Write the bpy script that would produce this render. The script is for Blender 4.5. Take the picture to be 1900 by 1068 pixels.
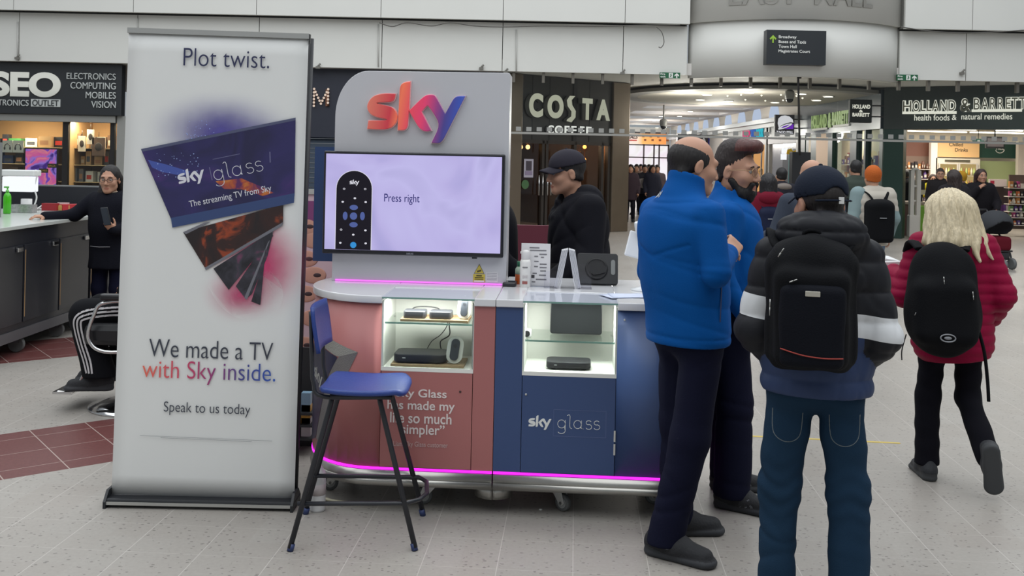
import bpy, math, random
import numpy as np
from mathutils import Vector, Matrix, Euler
for o in list(bpy.data.objects): bpy.data.objects.remove(o)
SC = bpy.context.scene; COL = SC.collection
PI = math.pi; R = math.radians
# ------------------------------------------------------------------ camera
FPX, CX, CY, ROLL, HC = 1840.0, 950.0, 297.0, 0.021, 1.62
cam = bpy.data.cameras.new('camera'); camo = bpy.data.objects.new('camera', cam); COL.objects.link(camo)
camo.matrix_world = Matrix.Translation((0, 0, HC)) @ Matrix.Rotation(PI/2, 4, 'X') @ Matrix.Rotation(ROLL, 4, 'Z')
cam.sensor_width = 36.0; cam.lens = FPX/1900*36; cam.shift_y = -(534-CY)/1900
cam.clip_start = .05; cam.clip_end = 200
SC.camera = camo
# ------------------------------------------------------------------ world, daylight, exposure
SC.view_settings.view_transform = 'Standard'; SC.view_settings.look = 'None'
SC.view_settings.gamma = 1.0; SC.view_settings.use_curve_mapping = False
SC.view_settings.exposure = 0.0
wd = bpy.data.worlds.new('world'); SC.world = wd; wd.use_nodes = True
wd.node_tree.nodes['Background'].inputs[0].default_value = (.86, .93, 1, 1)
wd.node_tree.nodes['Background'].inputs[1].default_value = .36
def area(name, loc, size, power, col=(1, 1, 1), rot=(0, 0, 0)):
    l = bpy.data.lights.new(name, 'AREA'); l.shape = 'RECTANGLE'; l.size, l.size_y = size; l.energy = power; l.color = col
    o = bpy.data.objects.new(name, l); o.location = loc; o.rotation_euler = rot; COL.objects.link(o); return o
area('atrium_skylight', (0, 6.0, 10.5), (26, 27), 4000, (.95, .98, 1))
def lamp(name, loc, power, col=(1, .95, .88), r=.35):
    l = bpy.data.lights.new(name, 'POINT'); l.energy = power; l.color = col; l.shadow_soft_size = r; o = bpy.data.objects.new(name, l); o.location = loc; COL.objects.link(o); return o
for x_, y_, p_ in ((4.2, 24.4, 90), (5.6, 23.6, 80), (6.0, 28.6, 110), (6.6, 33.5, 130), (6.6, 39.5, 150), (6.6, 46.5, 170), (6.6, 52.5, 120), (11.5, 22.6, 50)): lamp('corridor_fill', (x_, y_, 2.75), p_)  # unseen point lights without fittings, added to brighten corridor ceiling and walls
cy = SC.cycles
cy.max_bounces = 6; cy.diffuse_bounces = 3; cy.glossy_bounces = 3; cy.transmission_bounces = 4; cy.transparent_max_bounces = 12
cy.caustics_reflective = False; cy.caustics_refractive = False; cy.sample_clamp_indirect = 4.0

def W(px, py, Y):
    dx, dy = px-CX, py-CY; c, s = math.cos(ROLL), math.sin(ROLL)
    return Vector(((dx*c+dy*s)*Y/FPX, Y, HC+(dx*s-dy*c)*Y/FPX))
def G(px, py):
    dx, dy = px-CX, py-CY; c, s = math.cos(ROLL), math.sin(ROLL)
    return W(px, py, HC*FPX/(dy*c-dx*s))

# ------------------------------------------------------------------ materials
_M = {}
def lin(c):
    return tuple(((v/255)/12.92 if v/255 <= .04045 else ((v/255+.055)/1.055)**2.4) for v in c)
def mat(name, rgb=(200, 200, 200), rough=.6, metal=0., emit=0., spec=.5, bump=None, noise=None, alpha=None, coat=0.):
    """rgb in sRGB 0-255; bump=(scale,strength); noise=(scale,amount)"""
    if name in _M: return _M[name]
    m = bpy.data.materials.new(name); m.use_nodes = True; nt = m.node_tree; b = nt.nodes['Principled BSDF']
    col = (*lin(rgb), 1)
    b.inputs['Base Color'].default_value = col; b.inputs['Roughness'].default_value = rough
    b.inputs['Metallic'].default_value = metal; b.inputs['Specular IOR Level'].default_value = spec
    b.inputs['Coat Weight'].default_value = coat
    if emit:
        b.inputs['Emission Color'].default_value = col; b.inputs['Emission Strength'].default_value = emit
    if noise or bump:
        tc = nt.nodes.new('ShaderNodeTexCoord')
    if noise:
        n = nt.nodes.new('ShaderNodeTexNoise'); n.inputs['Scale'].default_value = noise[0]; n.inputs['Detail'].default_value = 4
        nt.links.new(tc.outputs['Object'], n.inputs['Vector'])
        mx = nt.nodes.new('ShaderNodeMix'); mx.data_type = 'RGBA'
        lo = tuple(max(0, v*(1-noise[1])) for v in col[:3])+(1,); hi = tuple(min(1, v*(1+noise[1])) for v in col[:3])+(1,)
        mx.inputs[6].default_value = lo; mx.inputs[7].default_value = hi
        nt.links.new(n.outputs['Fac'], mx.inputs[0]); nt.links.new(mx.outputs[2], b.inputs['Base Color'])
    if bump:
        n2 = nt.nodes.new('ShaderNodeTexNoise'); n2.inputs['Scale'].default_value = bump[0]; n2.inputs['Detail'].default_value = 3
        nt.links.new(tc.outputs['Object'], n2.inputs['Vector'])
        bp = nt.nodes.new('ShaderNodeBump'); bp.inputs['Strength'].default_value = bump[1]; bp.inputs['Distance'].default_value = .01
        nt.links.new(n2.outputs['Fac'], bp.inputs['Height']); nt.links.new(bp.outputs[0], b.inputs['Normal'])
    _M[name] = m; return m
def emis(name, rgb, s=1.0):
    if name in _M: return _M[name]
    m = bpy.data.materials.new(name); m.use_nodes = True; nt = m.node_tree; nt.nodes.clear()
    e = nt.nodes.new('ShaderNodeEmission'); e.inputs[0].default_value = (*lin(rgb), 1); e.inputs[1].default_value = s
    o = nt.nodes.new('ShaderNodeOutputMaterial'); nt.links.new(e.outputs[0], o.inputs[0]); _M[name] = m; return m
def glass(name, tint=(235, 245, 242), refl=.08, dark=0.0):
    """thin pane: see-through with a weak mirror reflection"""
    if name in _M: return _M[name]
    m = bpy.data.materials.new(name); m.use_nodes = True; nt = m.node_tree; nt.nodes.clear()
    t = nt.nodes.new('ShaderNodeBsdfTransparent'); t.inputs[0].default_value = (*lin(tint), 1)
    g = nt.nodes.new('ShaderNodeBsdfGlossy'); g.inputs['Roughness'].default_value = .03
    fr = nt.nodes.new('ShaderNodeFresnel'); fr.inputs[0].default_value = 1.4
    ad = nt.nodes.new('ShaderNodeMath'); ad.operation = 'MULTIPLY_ADD'; ad.inputs[1].default_value = 1.0; ad.inputs[2].default_value = refl*.3
    mx = nt.nodes.new('ShaderNodeMixShader'); o = nt.nodes.new('ShaderNodeOutputMaterial')
    ge = nt.nodes.new('ShaderNodeNewGeometry'); inv = nt.nodes.new('ShaderNodeMath'); inv.operation = 'SUBTRACT'; inv.inputs[0].default_value = 1.0; ml = nt.nodes.new('ShaderNodeMath'); ml.operation = 'MULTIPLY'
    nt.links.new(ge.outputs['Backfacing'], inv.inputs[1]); nt.links.new(fr.outputs[0], ad.inputs[0]); nt.links.new(ad.outputs[0], ml.inputs[0]); nt.links.new(inv.outputs[0], ml.inputs[1]); nt.links.new(ml.outputs[0], mx.inputs[0])
    nt.links.new(t.outputs[0], mx.inputs[1]); nt.links.new(g.outputs[0], mx.inputs[2]); nt.links.new(mx.outputs[0], o.inputs[0])
    _M[name] = m; return m
def ramp_mat(name, axis, stops, rough=.35, emit=0., lo=0., hi=1., spec=.5, coat=0., step=False, bump=None):
    """colour runs along a direction of the object's own coordinates (a printed gradient)"""
    if name in _M: return _M[name]
    m = bpy.data.materials.new(name); m.use_nodes = True; nt = m.node_tree; b = nt.nodes['Principled BSDF']
    tc = nt.nodes.new('ShaderNodeTexCoord'); d = nt.nodes.new('ShaderNodeVectorMath'); d.operation = 'DOT_PRODUCT'
    d.inputs[1].default_value = axis; nt.links.new(tc.outputs['Object'], d.inputs[0])
    mr = nt.nodes.new('ShaderNodeMapRange'); mr.inputs[1].default_value = lo; mr.inputs[2].default_value = hi
    nt.links.new(d.outputs['Value'], mr.inputs[0])
    rp = nt.nodes.new('ShaderNodeValToRGB'); el = rp.color_ramp.elements
    rp.color_ramp.interpolation = 'CONSTANT' if step else 'LINEAR'; b.inputs['Specular IOR Level'].default_value = spec
    while len(el) > 1: el.remove(el[0])
    for i, (p, c) in enumerate(stops):
        e = el[0] if i == 0 else el.new(p)
        e.position = p; e.color = (*lin(c), 1)
    nt.links.new(mr.outputs[0], rp.inputs[0]); nt.links.new(rp.outputs[0], b.inputs['Base Color'])
    b.inputs['Roughness'].default_value = rough; b.inputs['Coat Weight'].default_value = coat
    if emit:
        nt.links.new(rp.outputs[0], b.inputs['Emission Color']); b.inputs['Emission Strength'].default_value = emit
    _M[name] = m; return m

# ------------------------------------------------------------------ mesh building
class MB:
    def __init__(s): s.v = []; s.f = []; s.m = []; s.sm = []
    def add(s, vs, fs, mi=0, smooth=False):
        n = len(s.v); s.v += [tuple(v) for v in vs]
        for f in fs: s.f.append(tuple(i+n for i in f)); s.m.append(mi); s.sm.append(smooth)
        return s
    def box(s, c, d, mi=0, rot=None):
        x, y, z = d[0]/2, d[1]/2, d[2]/2
        vs = [Vector(p) for p in ((-x,-y,-z),(x,-y,-z),(x,y,-z),(-x,y,-z),(-x,-y,z),(x,-y,z),(x,y,z),(-x,y,z))]
        if rot is not None:
            M = rot if isinstance(rot, Matrix) else Euler(rot).to_matrix()
            vs = [M @ v for v in vs]
        return s.add([v+Vector(c) for v in vs], [(3,2,1,0),(4,5,6,7),(0,1,5,4),(1,2,6,5),(2,3,7,6),(3,0,4,7)], mi)
    def bb(s, lo, hi, mi=0):
        lo, hi = Vector(lo), Vector(hi); return s.box((lo+hi)/2, hi-lo, mi)
    def tube(s, pts, r, seg=10, mi=0, cap=True, closed=False, flat=1.0):
        pts = [Vector(p) for p in pts]; n = len(pts); rs = r if isinstance(r, (list, tuple)) else [r]*n
        vs = []; fs = []; up = None
        for i, p in enumerate(pts):
            a = pts[i-1] if (i > 0 or closed) else p; b = pts[(i+1) % n] if (i < n-1 or closed) else p
            t = (b-a); t = t.normalized() if t.length > 1e-9 else Vector((0, 0, 1))
            if up is None: up = Vector((0, 0, 1)) if abs(t.z) < .9 else Vector((1, 0, 0))
            e1 = t.cross(up).normalized(); e2 = e1.cross(t).normalized(); up = e2
            for k in range(seg):
                A = 2*PI*k/seg; vs.append(p+(e1*math.cos(A)+e2*math.sin(A)*flat)*rs[i])
        m = n if closed else n-1
        for i in range(m):
            j = (i+1) % n
            for k in range(seg):
                k2 = (k+1) % seg; fs.append((i*seg+k, i*seg+k2, j*seg+k2, j*seg+k))
        s.add(vs, fs, mi, True)
        if cap and not closed:
            b = len(s.v)-len(vs)
            s.f.append(tuple(b+k for k in reversed(range(seg)))); s.m.append(mi); s.sm.append(False)
            s.f.append(tuple(b+(n-1)*seg+k for k in range(seg))); s.m.append(mi); s.sm.append(False)
        return s
    def lathe(s, prof, c=(0, 0, 0), seg=24, mi=0, axis=None, smooth=True):
        """prof: (radius, height); axis: Matrix turning +Z into the wanted direction"""
        vs = []; fs = []; n = len(prof)
        for (r, h) in prof:
            for k in range(seg):
                A = 2*PI*k/seg; v = Vector((r*math.cos(A), r*math.sin(A), h))
                if axis is not None: v = axis @ v
                vs.append(v+Vector(c))
        for i in range(n-1):
            for k in range(seg):
                k2 = (k+1) % seg; fs.append((i*seg+k, i*seg+k2, (i+1)*seg+k2, (i+1)*seg+k))
        s.add(vs, fs, mi, smooth); b = len(s.v)-len(vs)
        s.f.append(tuple(b+k for k in reversed(range(seg)))); s.m.append(mi); s.sm.append(False)
        s.f.append(tuple(b+(n-1)*seg+k for k in range(seg))); s.m.append(mi); s.sm.append(False)
        return s
    def ball(s, c, r, mi=0, nu=16, nv=10, rot=None):
        r = r if isinstance(r, (list, tuple)) else (r, r, r); vs = []; fs = []
        for i in range(nv+1):
            T = PI*i/nv
            for k in range(nu):
                A = 2*PI*k/nu; v = Vector((r[0]*math.sin(T)*math.cos(A), r[1]*math.sin(T)*math.sin(A), r[2]*math.cos(T)))
                if rot is not None: v = rot @ v
                vs.append(v+Vector(c))
        for i in range(nv):
            for k in range(nu):
                k2 = (k+1) % nu; fs.append((i*nu+k, (i+1)*nu+k, (i+1)*nu+k2, i*nu+k2))
        return s.add(vs, fs, mi, True)
    def prism(s, poly, d0, d1, mi=0, plane='xz', smooth=False):
        """closed outline extruded: plane 'xz' -> depth along y, 'xy' -> along z, 'yz' -> along x"""
        f = {'xz': lambda a, b, d: (a, d, b), 'xy': lambda a, b, d: (a, b, d), 'yz': lambda a, b, d: (d, a, b)}[plane]
        n = len(poly); vs = [f(a, b, d0) for a, b in poly]+[f(a, b, d1) for a, b in poly]
        base = len(s.v); s.v += vs
        s.f.append(tuple(base+i for i in range(n))); s.m.append(mi); s.sm.append(False)
        s.f.append(tuple(base+n+i for i in reversed(range(n)))); s.m.append(mi); s.sm.append(False)
        for i in range(n):
            j = (i+1) % n; s.f.append((base+i, base+n+i, base+n+j, base+j)); s.m.append(mi); s.sm.append(smooth)
        return s
    def strip(s, pts, z0, z1, thk, mi=0, smooth=True):
        """upright wall of thickness thk along an open plan line (offset to the left of travel)"""
        P = [Vector((p[0], p[1])) for p in pts]; n = len(P); Q = []
        for i in range(n):
            a = P[max(i-1, 0)]; b = P[min(i+1, n-1)]; t = (b-a).normalized(); Q.append(P[i]+Vector((-t.y, t.x))*thk)
        vs = []
        for z in (z0, z1):
            vs += [(p.x, p.y, z) for p in P]+[(p.x, p.y, z) for p in Q]
        o = 2*n; fs = []
        for i in range(n-1):
            fs += [(i, i+1, o+i+1, o+i), (n+i+1, n+i, o+n+i, o+n+i+1), (o+i, o+i+1, o+n+i+1, o+n+i), (i+1, i, n+i, n+i+1)]
        fs += [(n, 0, o, o+n), (n-1, 2*n-1, o+2*n-1, o+n-1)]
        return s.add(vs, fs, mi, smooth)
    def grid(s, fn, nu, nv, mi=0, smooth=True):
        vs = [fn(i/nu, j/nv) for j in range(nv+1) for i in range(nu+1)]
        fs = [(j*(nu+1)+i, j*(nu+1)+i+1, (j+1)*(nu+1)+i+1, (j+1)*(nu+1)+i) for j in range(nv) for i in range(nu)]
        return s.add(vs, fs, mi, smooth)
    def quad(s, a, b, c, d, mi=0): return s.add([a, b, c, d], [(0, 1, 2, 3)], mi)
    def mesh(s, name):
        me = bpy.data.meshes.new(name); me.from_pydata(s.v, [], s.f); me.polygons.foreach_set('material_index', s.m)
        me.polygons.foreach_set('use_smooth', s.sm); me.update(); return me
    def build(s, name, mats, parent=None, loc=None, rot=None, bevel=0, seg=2, label=None, cat=None, group=None, kind=None, fix=True):
        me = s.mesh(name)
        if fix:
            import bmesh
            bm = bmesh.new(); bm.from_mesh(me); bmesh.ops.recalc_face_normals(bm, faces=bm.faces); bm.to_mesh(me); bm.free()
        return link(name, me, mats, parent, loc, rot, bevel, seg, label, cat, group, kind)
def link(name, me, mats, parent=None, loc=None, rot=None, bevel=0, seg=2, label=None, cat=None, group=None, kind=None):
    if not isinstance(mats, (list, tuple)): mats = [mats]
    for m in mats: me.materials.append(m)
    o = bpy.data.objects.new(name, me); COL.objects.link(o)
    if parent is not None: o.parent = parent
    if loc is not None: o.location = loc
    if rot is not None: o.rotation_euler = rot
    if bevel:
        b = o.modifiers.new('bevel', 'BEVEL'); b.width = bevel; b.segments = seg; b.limit_method = 'ANGLE'; b.angle_limit = R(40)
    tag(o, label, cat, group, kind); return o
def tag(o, label=None, cat=None, group=None, kind=None):
    if label: o['label'] = label
    if cat: o['category'] = cat
    if group: o['group'] = group
    if kind: o['kind'] = kind
    return o
def thing(name, label, cat, loc=(0, 0, 0), rz=0., group=None):
    o = bpy.data.objects.new(name, None); COL.objects.link(o); o.location = loc; o.rotation_euler = (0, 0, rz)
    o.empty_display_size = .1
    return tag(o, label, cat, group)
def copy_tree(o, parent=None, top=True):
    c = o.copy(); COL.objects.link(c)
    if parent is not None: c.parent = parent
    for ch in list(o.children): copy_tree(ch, c, False)
    return c
# flat outlines and lettering
def curve_mesh(cu):
    o = bpy.data.objects.new('tmp_outline', cu); COL.objects.link(o)
    dg = bpy.context.evaluated_depsgraph_get(); dg.update()
    me = bpy.data.meshes.new_from_object(o.evaluated_get(dg)); bpy.data.objects.remove(o); bpy.data.curves.remove(cu); return me
def poly_mesh(polys, depth=.002, bevel=0., offset=0., smooth=False):
    """outlines (x,y) filled, thickness along +z"""
    cu = bpy.data.curves.new('outline', 'CURVE'); cu.dimensions = '2D'; cu.fill_mode = 'BOTH'
    cu.extrude = depth; cu.bevel_depth = bevel; cu.bevel_resolution = 2; cu.offset = offset
    for P in polys:
        sp = cu.splines.new('BEZIER' if smooth else 'POLY')
        if smooth:
            sp.bezier_points.add(len(P)-1)
            for b, p in zip(sp.bezier_points, P):
                b.co = (p[0], p[1], 0)
                h = 'VECTOR' if (len(p) > 2 and p[2]) else 'AUTO'
                b.handle_left_type = b.handle_right_type = h
            sp.resolution_u = 6
        else:
            sp.points.add(len(P)-1)
            for b, p in zip(sp.points, P): b.co = (p[0], p[1], 0, 1)
        sp.use_cyclic_u = True
    return curve_mesh(cu)
_TX = {}
def text_mesh(s, bold=0., extrude=.002, spacing=1., align='LEFT', shear=0., line=1., fit=None, bevel=0.):
    """fit=(x0,x1,y0,y1): stretch the lettering's own extents onto that box"""
    key = (s, bold, spacing, align, shear, line, extrude, bevel)
    if key not in _TX:
        cu = bpy.data.curves.new('lettering', 'FONT'); cu.body = s; cu.size = 1; cu.offset = bold; cu.extrude = max(extrude, 1e-5)
        cu.space_character = spacing; cu.align_x = align; cu.shear = shear; cu.space_line = line; cu.resolution_u = 8; cu.bevel_depth = bevel
        me = curve_mesh(cu); v = np.zeros(len(me.vertices)*3, 'f'); me.vertices.foreach_get('co', v)
        _TX[key] = me
    me = _TX[key].copy(); n = len(me.vertices); v = np.zeros(n*3, 'f'); me.vertices.foreach_get('co', v); v = v.reshape(-1, 3)
    if fit:
        lo, hi = v.min(0), v.max(0)
        v[:, 0] = fit[0]+(v[:, 0]-lo[0])/(hi[0]-lo[0])*(fit[1]-fit[0])
        v[:, 1] = fit[2]+(v[:, 1]-lo[1])/(hi[1]-lo[1])*(fit[3]-fit[2])
        zz = v[:, 2]; zr = max(zz.max()-zz.min(), 1e-6); v[:, 2] = (zz-zz.min())/zr*extrude
    me.vertices.foreach_set('co', v.ravel()); me.update(); return me
UPR = (PI/2, 0, 0)    # lettering stood upright, facing -Y
def text(name, s, mats, parent, fit, y=0., bold=0., ext=.003, rot=UPR, loc=None, **k):
    """fit in the parent's x and z; stands at depth y, thickness towards -Y"""
    me = text_mesh(s, bold=bold, extrude=ext, fit=fit, **k); L = loc if loc is not None else (0, y, 0)
    for m2 in words(me, name): o = link(name, m2, mats, parent, L, rot)
    return o
def words(me, name):
    """one mesh per word: cut where the gap between letters is wide"""
    n = len(me.vertices); v = np.zeros(n*3, 'f'); me.vertices.foreach_get('co', v); v = v.reshape(-1, 3); F = [tuple(p.vertices) for p in me.polygons]
    if not F: return [me]
    r = np.array([(v[list(f), 0].min(), v[list(f), 0].max()) for f in F]); od = np.argsort(r[:, 0]); hi = -1e9; cuts = []; gap = .22*(v[:, 1].max()-v[:, 1].min())
    for i in od:
        if r[i, 0]-hi > gap and hi > -1e8: cuts.append((r[i, 0]+hi)/2)
        hi = max(hi, r[i, 1])
    if not cuts: return [me]
    w = np.searchsorted(cuts, r.mean(1)); out = []
    for c in range(len(cuts)+1):
        fs = [F[i] for i in range(len(F)) if w[i] == c]; ids = sorted({q for f in fs for q in f}); mp = {q: i for i, q in enumerate(ids)}
        m2 = bpy.data.meshes.new(name); m2.from_pydata([tuple(v[q]) for q in ids], [], [tuple(mp[q] for q in f) for f in fs]); m2.update(); out.append(m2)
    return out
def merge_meshes(items):
    """[(mesh, material index)] -> MB-like single mesh data"""
    b = MB()
    for me, mi in items:
        n = len(me.vertices); v = np.zeros(n*3, 'f'); me.vertices.foreach_get('co', v)
        b.add([tuple(p) for p in v.reshape(-1, 3)], [tuple(p.vertices) for p in me.polygons], mi)
    return b
def arc(cx, cy, r, a0, a1, n, ry=None):
    ry = ry or r
    return [(cx+r*math.cos(R(a0+(a1-a0)*i/n)), cy+ry*math.sin(R(a0+(a1-a0)*i/n))) for i in range(n+1)]
def rrect(x0, x1, y0, y1, r, n=5):
    return arc(x1-r, y0+r, r, -90, 0, n)+arc(x1-r, y1-r, r, 0, 90, n)+arc(x0+r, y1-r, r, 90, 180, n)+arc(x0+r, y0+r, r, 180, 270, n)
def stroke(pts, w):
    """outline of a pen stroke with round ends"""
    P = [Vector((p[0], p[1])) for p in pts]; L = []; Q = []; n = len(P)
    for i in range(n):
        t = (P[min(i+1, n-1)]-P[max(i-1, 0)]).normalized(); nn = Vector((-t.y, t.x))*w/2; L.append(P[i]+nn); Q.append(P[i]-nn)
    t0 = (P[0]-P[1]).normalized(); t1 = (P[-1]-P[-2]).normalized()
    def capp(c, t):
        a = math.atan2(t.y, t.x); return [c+Vector((math.cos(a+d), math.sin(a+d)))*w/2 for d in (R(60), R(20), R(-20), R(-60))]
    return [tuple(p) for p in L+capp(P[-1], t1)+Q[::-1]+capp(P[0], t0)]
# the wordmark of the stand: three outlines, unit width, origin at its lower left
def _nm(P): return [((x-563)/842., (768-y)/842.) for x, y in P]
SKY_S = _nm([(806,348),(740,345),(680,350),(625,367),(588,400),(566,450),(573,492),(602,527),(655,547),(710,557),(738,564),(742,573),(722,578),(650,580),(580,581),(572,648),(650,652),(730,650),(785,632),(818,590),(828,545),(818,500),(788,466),(740,452),(680,441),(648,435),(645,425),(665,419),(730,417),(775,413),(800,395)])
SKY_K = _nm([(933,240),(890,246),(860,262),(848,290),(845,330),(835,655),(885,655),(910,640),(920,600)])
SKY_Y = _nm([(930,490),(1050,368),(1090,350),(1140,350),(1165,380),(1240,515),(1310,378),(1340,358),(1405,357),(1245,690),(1222,735),(1190,762),(1130,757),(1200,605),(1135,495),(1090,440),(1072,447),(1035,495),(1120,652),(1085,662),(1045,652),(1010,622)])
def round_poly(P, it=2):
    """soften gentle bends, keep true corners"""
    for _ in range(it):
        Q = []; n = len(P)
        for i in range(n):
            a, b, c = Vector(P[i-1]), Vector(P[i]), Vector(P[(i+1) % n]); 
            if (b-a).angle(c-b, 0) > R(62): Q.append(tuple(b))
            else: Q += [tuple(b+(a-b)*.22), tuple(b+(c-b)*.22)]
        P = Q
    return P
def grow(P, d):
    n = len(P); A = sum(P[i-1][0]*P[i][1]-P[i][0]*P[i-1][1] for i in range(n)); sg = 1 if A > 0 else -1; out = []
    for i in range(n):
        a, b, c = Vector(P[i-1]), Vector(P[i]), Vector(P[(i+1) % n]); t1 = (b-a).normalized(); t2 = (c-b).normalized(); n1 = Vector((t1.y, -t1.x))*sg; n2 = Vector((t2.y, -t2.x))*sg; m = n1+n2
        m = m.normalized() if m.length > 1e-6 else n1; out.append(tuple(b+m*d/max(m.dot(n1), .6)))
    return out
def sky_mesh(w, depth, bevel=0., offset=0.):
    b = []
    for P in (SKY_S, SKY_K, SKY_Y):
        P = round_poly([(x*w, y*w) for x, y in P], 2 if w > .1 else 1)
        b.append((poly_mesh([grow(P, offset) if offset else P], depth, bevel), 0))
    return merge_meshes(b).mesh('wordmark')
def glass_word():
    """thin single-line script lettering, unit width, baseline 0, x-height about .27"""
    def A(cx, cy, rx, ry, a0, a1, n=14): return arc(cx, cy, rx, a0, a1, n, ry)
    L = []
    L.append(A(.105, .14, .085, .125, 60, 410)); L.append([(.19, .26), (.192, .1), (.19, -.05)]+A(.105, -.06, .085, .09, 0, -150))
    L.append([(.235, .40), (.26, .425), (.285, .42), (.295, .38), (.29, .10), (.30, .03), (.335, .01)])
    L.append(A(.465, .14, .085, .125, 60, 410)); L.append([(.55, .26), (.55, .08), (.565, .02), (.60, .01)])
    for ox in (.64, .82):
        L.append(A(ox+.075, .205, .06, .065, 35, 250, 9)+A(ox+.075, .08, .068, .075, 75, -150, 9))
    return [[(x, y*.74) for x, y in P] for P in L]
def glass_mesh(w, thick=.03, depth=.002):
    return poly_mesh([[(x*w, y*w) for x, y in stroke(P, thick)] for P in glass_word()], depth)
# ------------------------------------------------------------------ smooth bodies: blended round shapes turned into one surface
def rotm(yaw=0, pitch=0, roll=0):
    return np.array(Euler((pitch, roll, yaw), 'XYZ').to_matrix()) if False else np.array((Matrix.Rotation(yaw, 3, 'Z') @ Matrix.Rotation(pitch, 3, 'X') @ Matrix.Rotation(roll, 3, 'Y')))
class Pr:
    """one round shape: kind c (tapered limb), e (ellipsoid), b (rounded box); R, t its own frame; sub cuts away"""
    __slots__ = ('k', 'a', 'b', 'ra', 'rb', 'bl', 'Rm', 't', 'fl', 'sub', 'lo', 'hi')
    def __init__(s, k, a, b=None, ra=.05, rb=None, bl=.02, Rm=None, t=None, fl=None, sub=False):
        s.k = k; s.a = np.array(a, float); s.b = np.array(b, float) if b is not None else None
        s.ra = ra; s.rb = ra if rb is None else rb; s.bl = bl; s.sub = sub; s.fl = fl
        s.Rm = np.eye(3) if Rm is None else np.array(Rm, float); s.t = np.zeros(3) if t is None else np.array(t, float)
        if k == 'c':
            m = max(s.ra, s.rb)*(1 if fl is None else max(1, 1/min(fl))); lo = np.minimum(s.a, s.b)-m; hi = np.maximum(s.a, s.b)+m
        else:
            e = np.array(s.b); lo = s.a-e; hi = s.a+e
            if k == 'b': lo -= s.ra; hi += s.ra
        cs = np.array([[(lo, hi)[i][0], (lo, hi)[j][1], (lo, hi)[l][2]] for i in (0, 1) for j in (0, 1) for l in (0, 1)])
        cs = cs @ s.Rm.T + s.t; s.lo = cs.min(0); s.hi = cs.max(0)
    def d(s, P):
        Q = (P-s.t) @ s.Rm
        if s.k == 'c':
            if s.fl is not None:      # flattened limb: scale across x,y,z about a
                f = np.array(s.fl); A = s.a*f; B = s.b*f; Q = Q*f; sc = max(f)
            else: A, B, sc = s.a, s.b, 1.
            ab = B-A; L = float(ab @ ab); h = np.clip(((Q-A) @ ab)/max(L, 1e-9), 0, 1)
            v = Q-A-h[:, None]*ab; return (np.sqrt((v*v).sum(1))-(s.ra+h*(s.rb-s.ra)))/sc
        if s.k == 'e':
            q = (Q-s.a); k0 = np.sqrt(((q/s.b)**2).sum(1)); k1 = np.sqrt(((q/(s.b**2))**2).sum(1)); return k0*(k0-1)/np.maximum(k1, 1e-6)
        q = np.abs(Q-s.a)-(s.b-s.ra); o = np.maximum(q, 0); return np.sqrt((o*o).sum(1))+np.minimum(q.max(1), 0)-s.ra
def C(a, b, ra, rb=None, bl=.02, **k): return Pr('c', a, b, ra, rb, bl, **k)
def E(a, r, bl=.02, **k): return Pr('e', a, r if hasattr(r, '__len__') else (r, r, r), bl=bl, **k)
def B(a, half, ra=.01, bl=.01, **k): return Pr('b', a, half, ra, bl=bl, **k)
def frame(prs, Rm, t):
    """the same shapes carried into another frame"""
    Rm = np.array(Rm); t = np.array(t, float)
    for p in prs: p.__init__(p.k, p.a, p.b, p.ra, p.rb, p.bl, Rm @ p.Rm, Rm @ p.t + t, p.fl, p.sub)
    return prs
def sdf_eval(prs, P, slack):
    lo, hi = P.min(0), P.max(0); D = np.full(len(P), .5)
    for p in prs:
        m = p.bl+slack
        if (p.lo-m > hi).any() or (p.hi+m < lo).any(): continue
        d = p.d(P); k = max(p.bl, 1e-4)
        if p.sub:
            h = np.maximum(k-np.abs(D+d), 0)/k; D = np.maximum(D, -d)+h*h*k*.25
        else:
            h = np.maximum(k-np.abs(D-d), 0)/k; D = np.minimum(D, d)-h*h*k*.25
    return D
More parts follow.
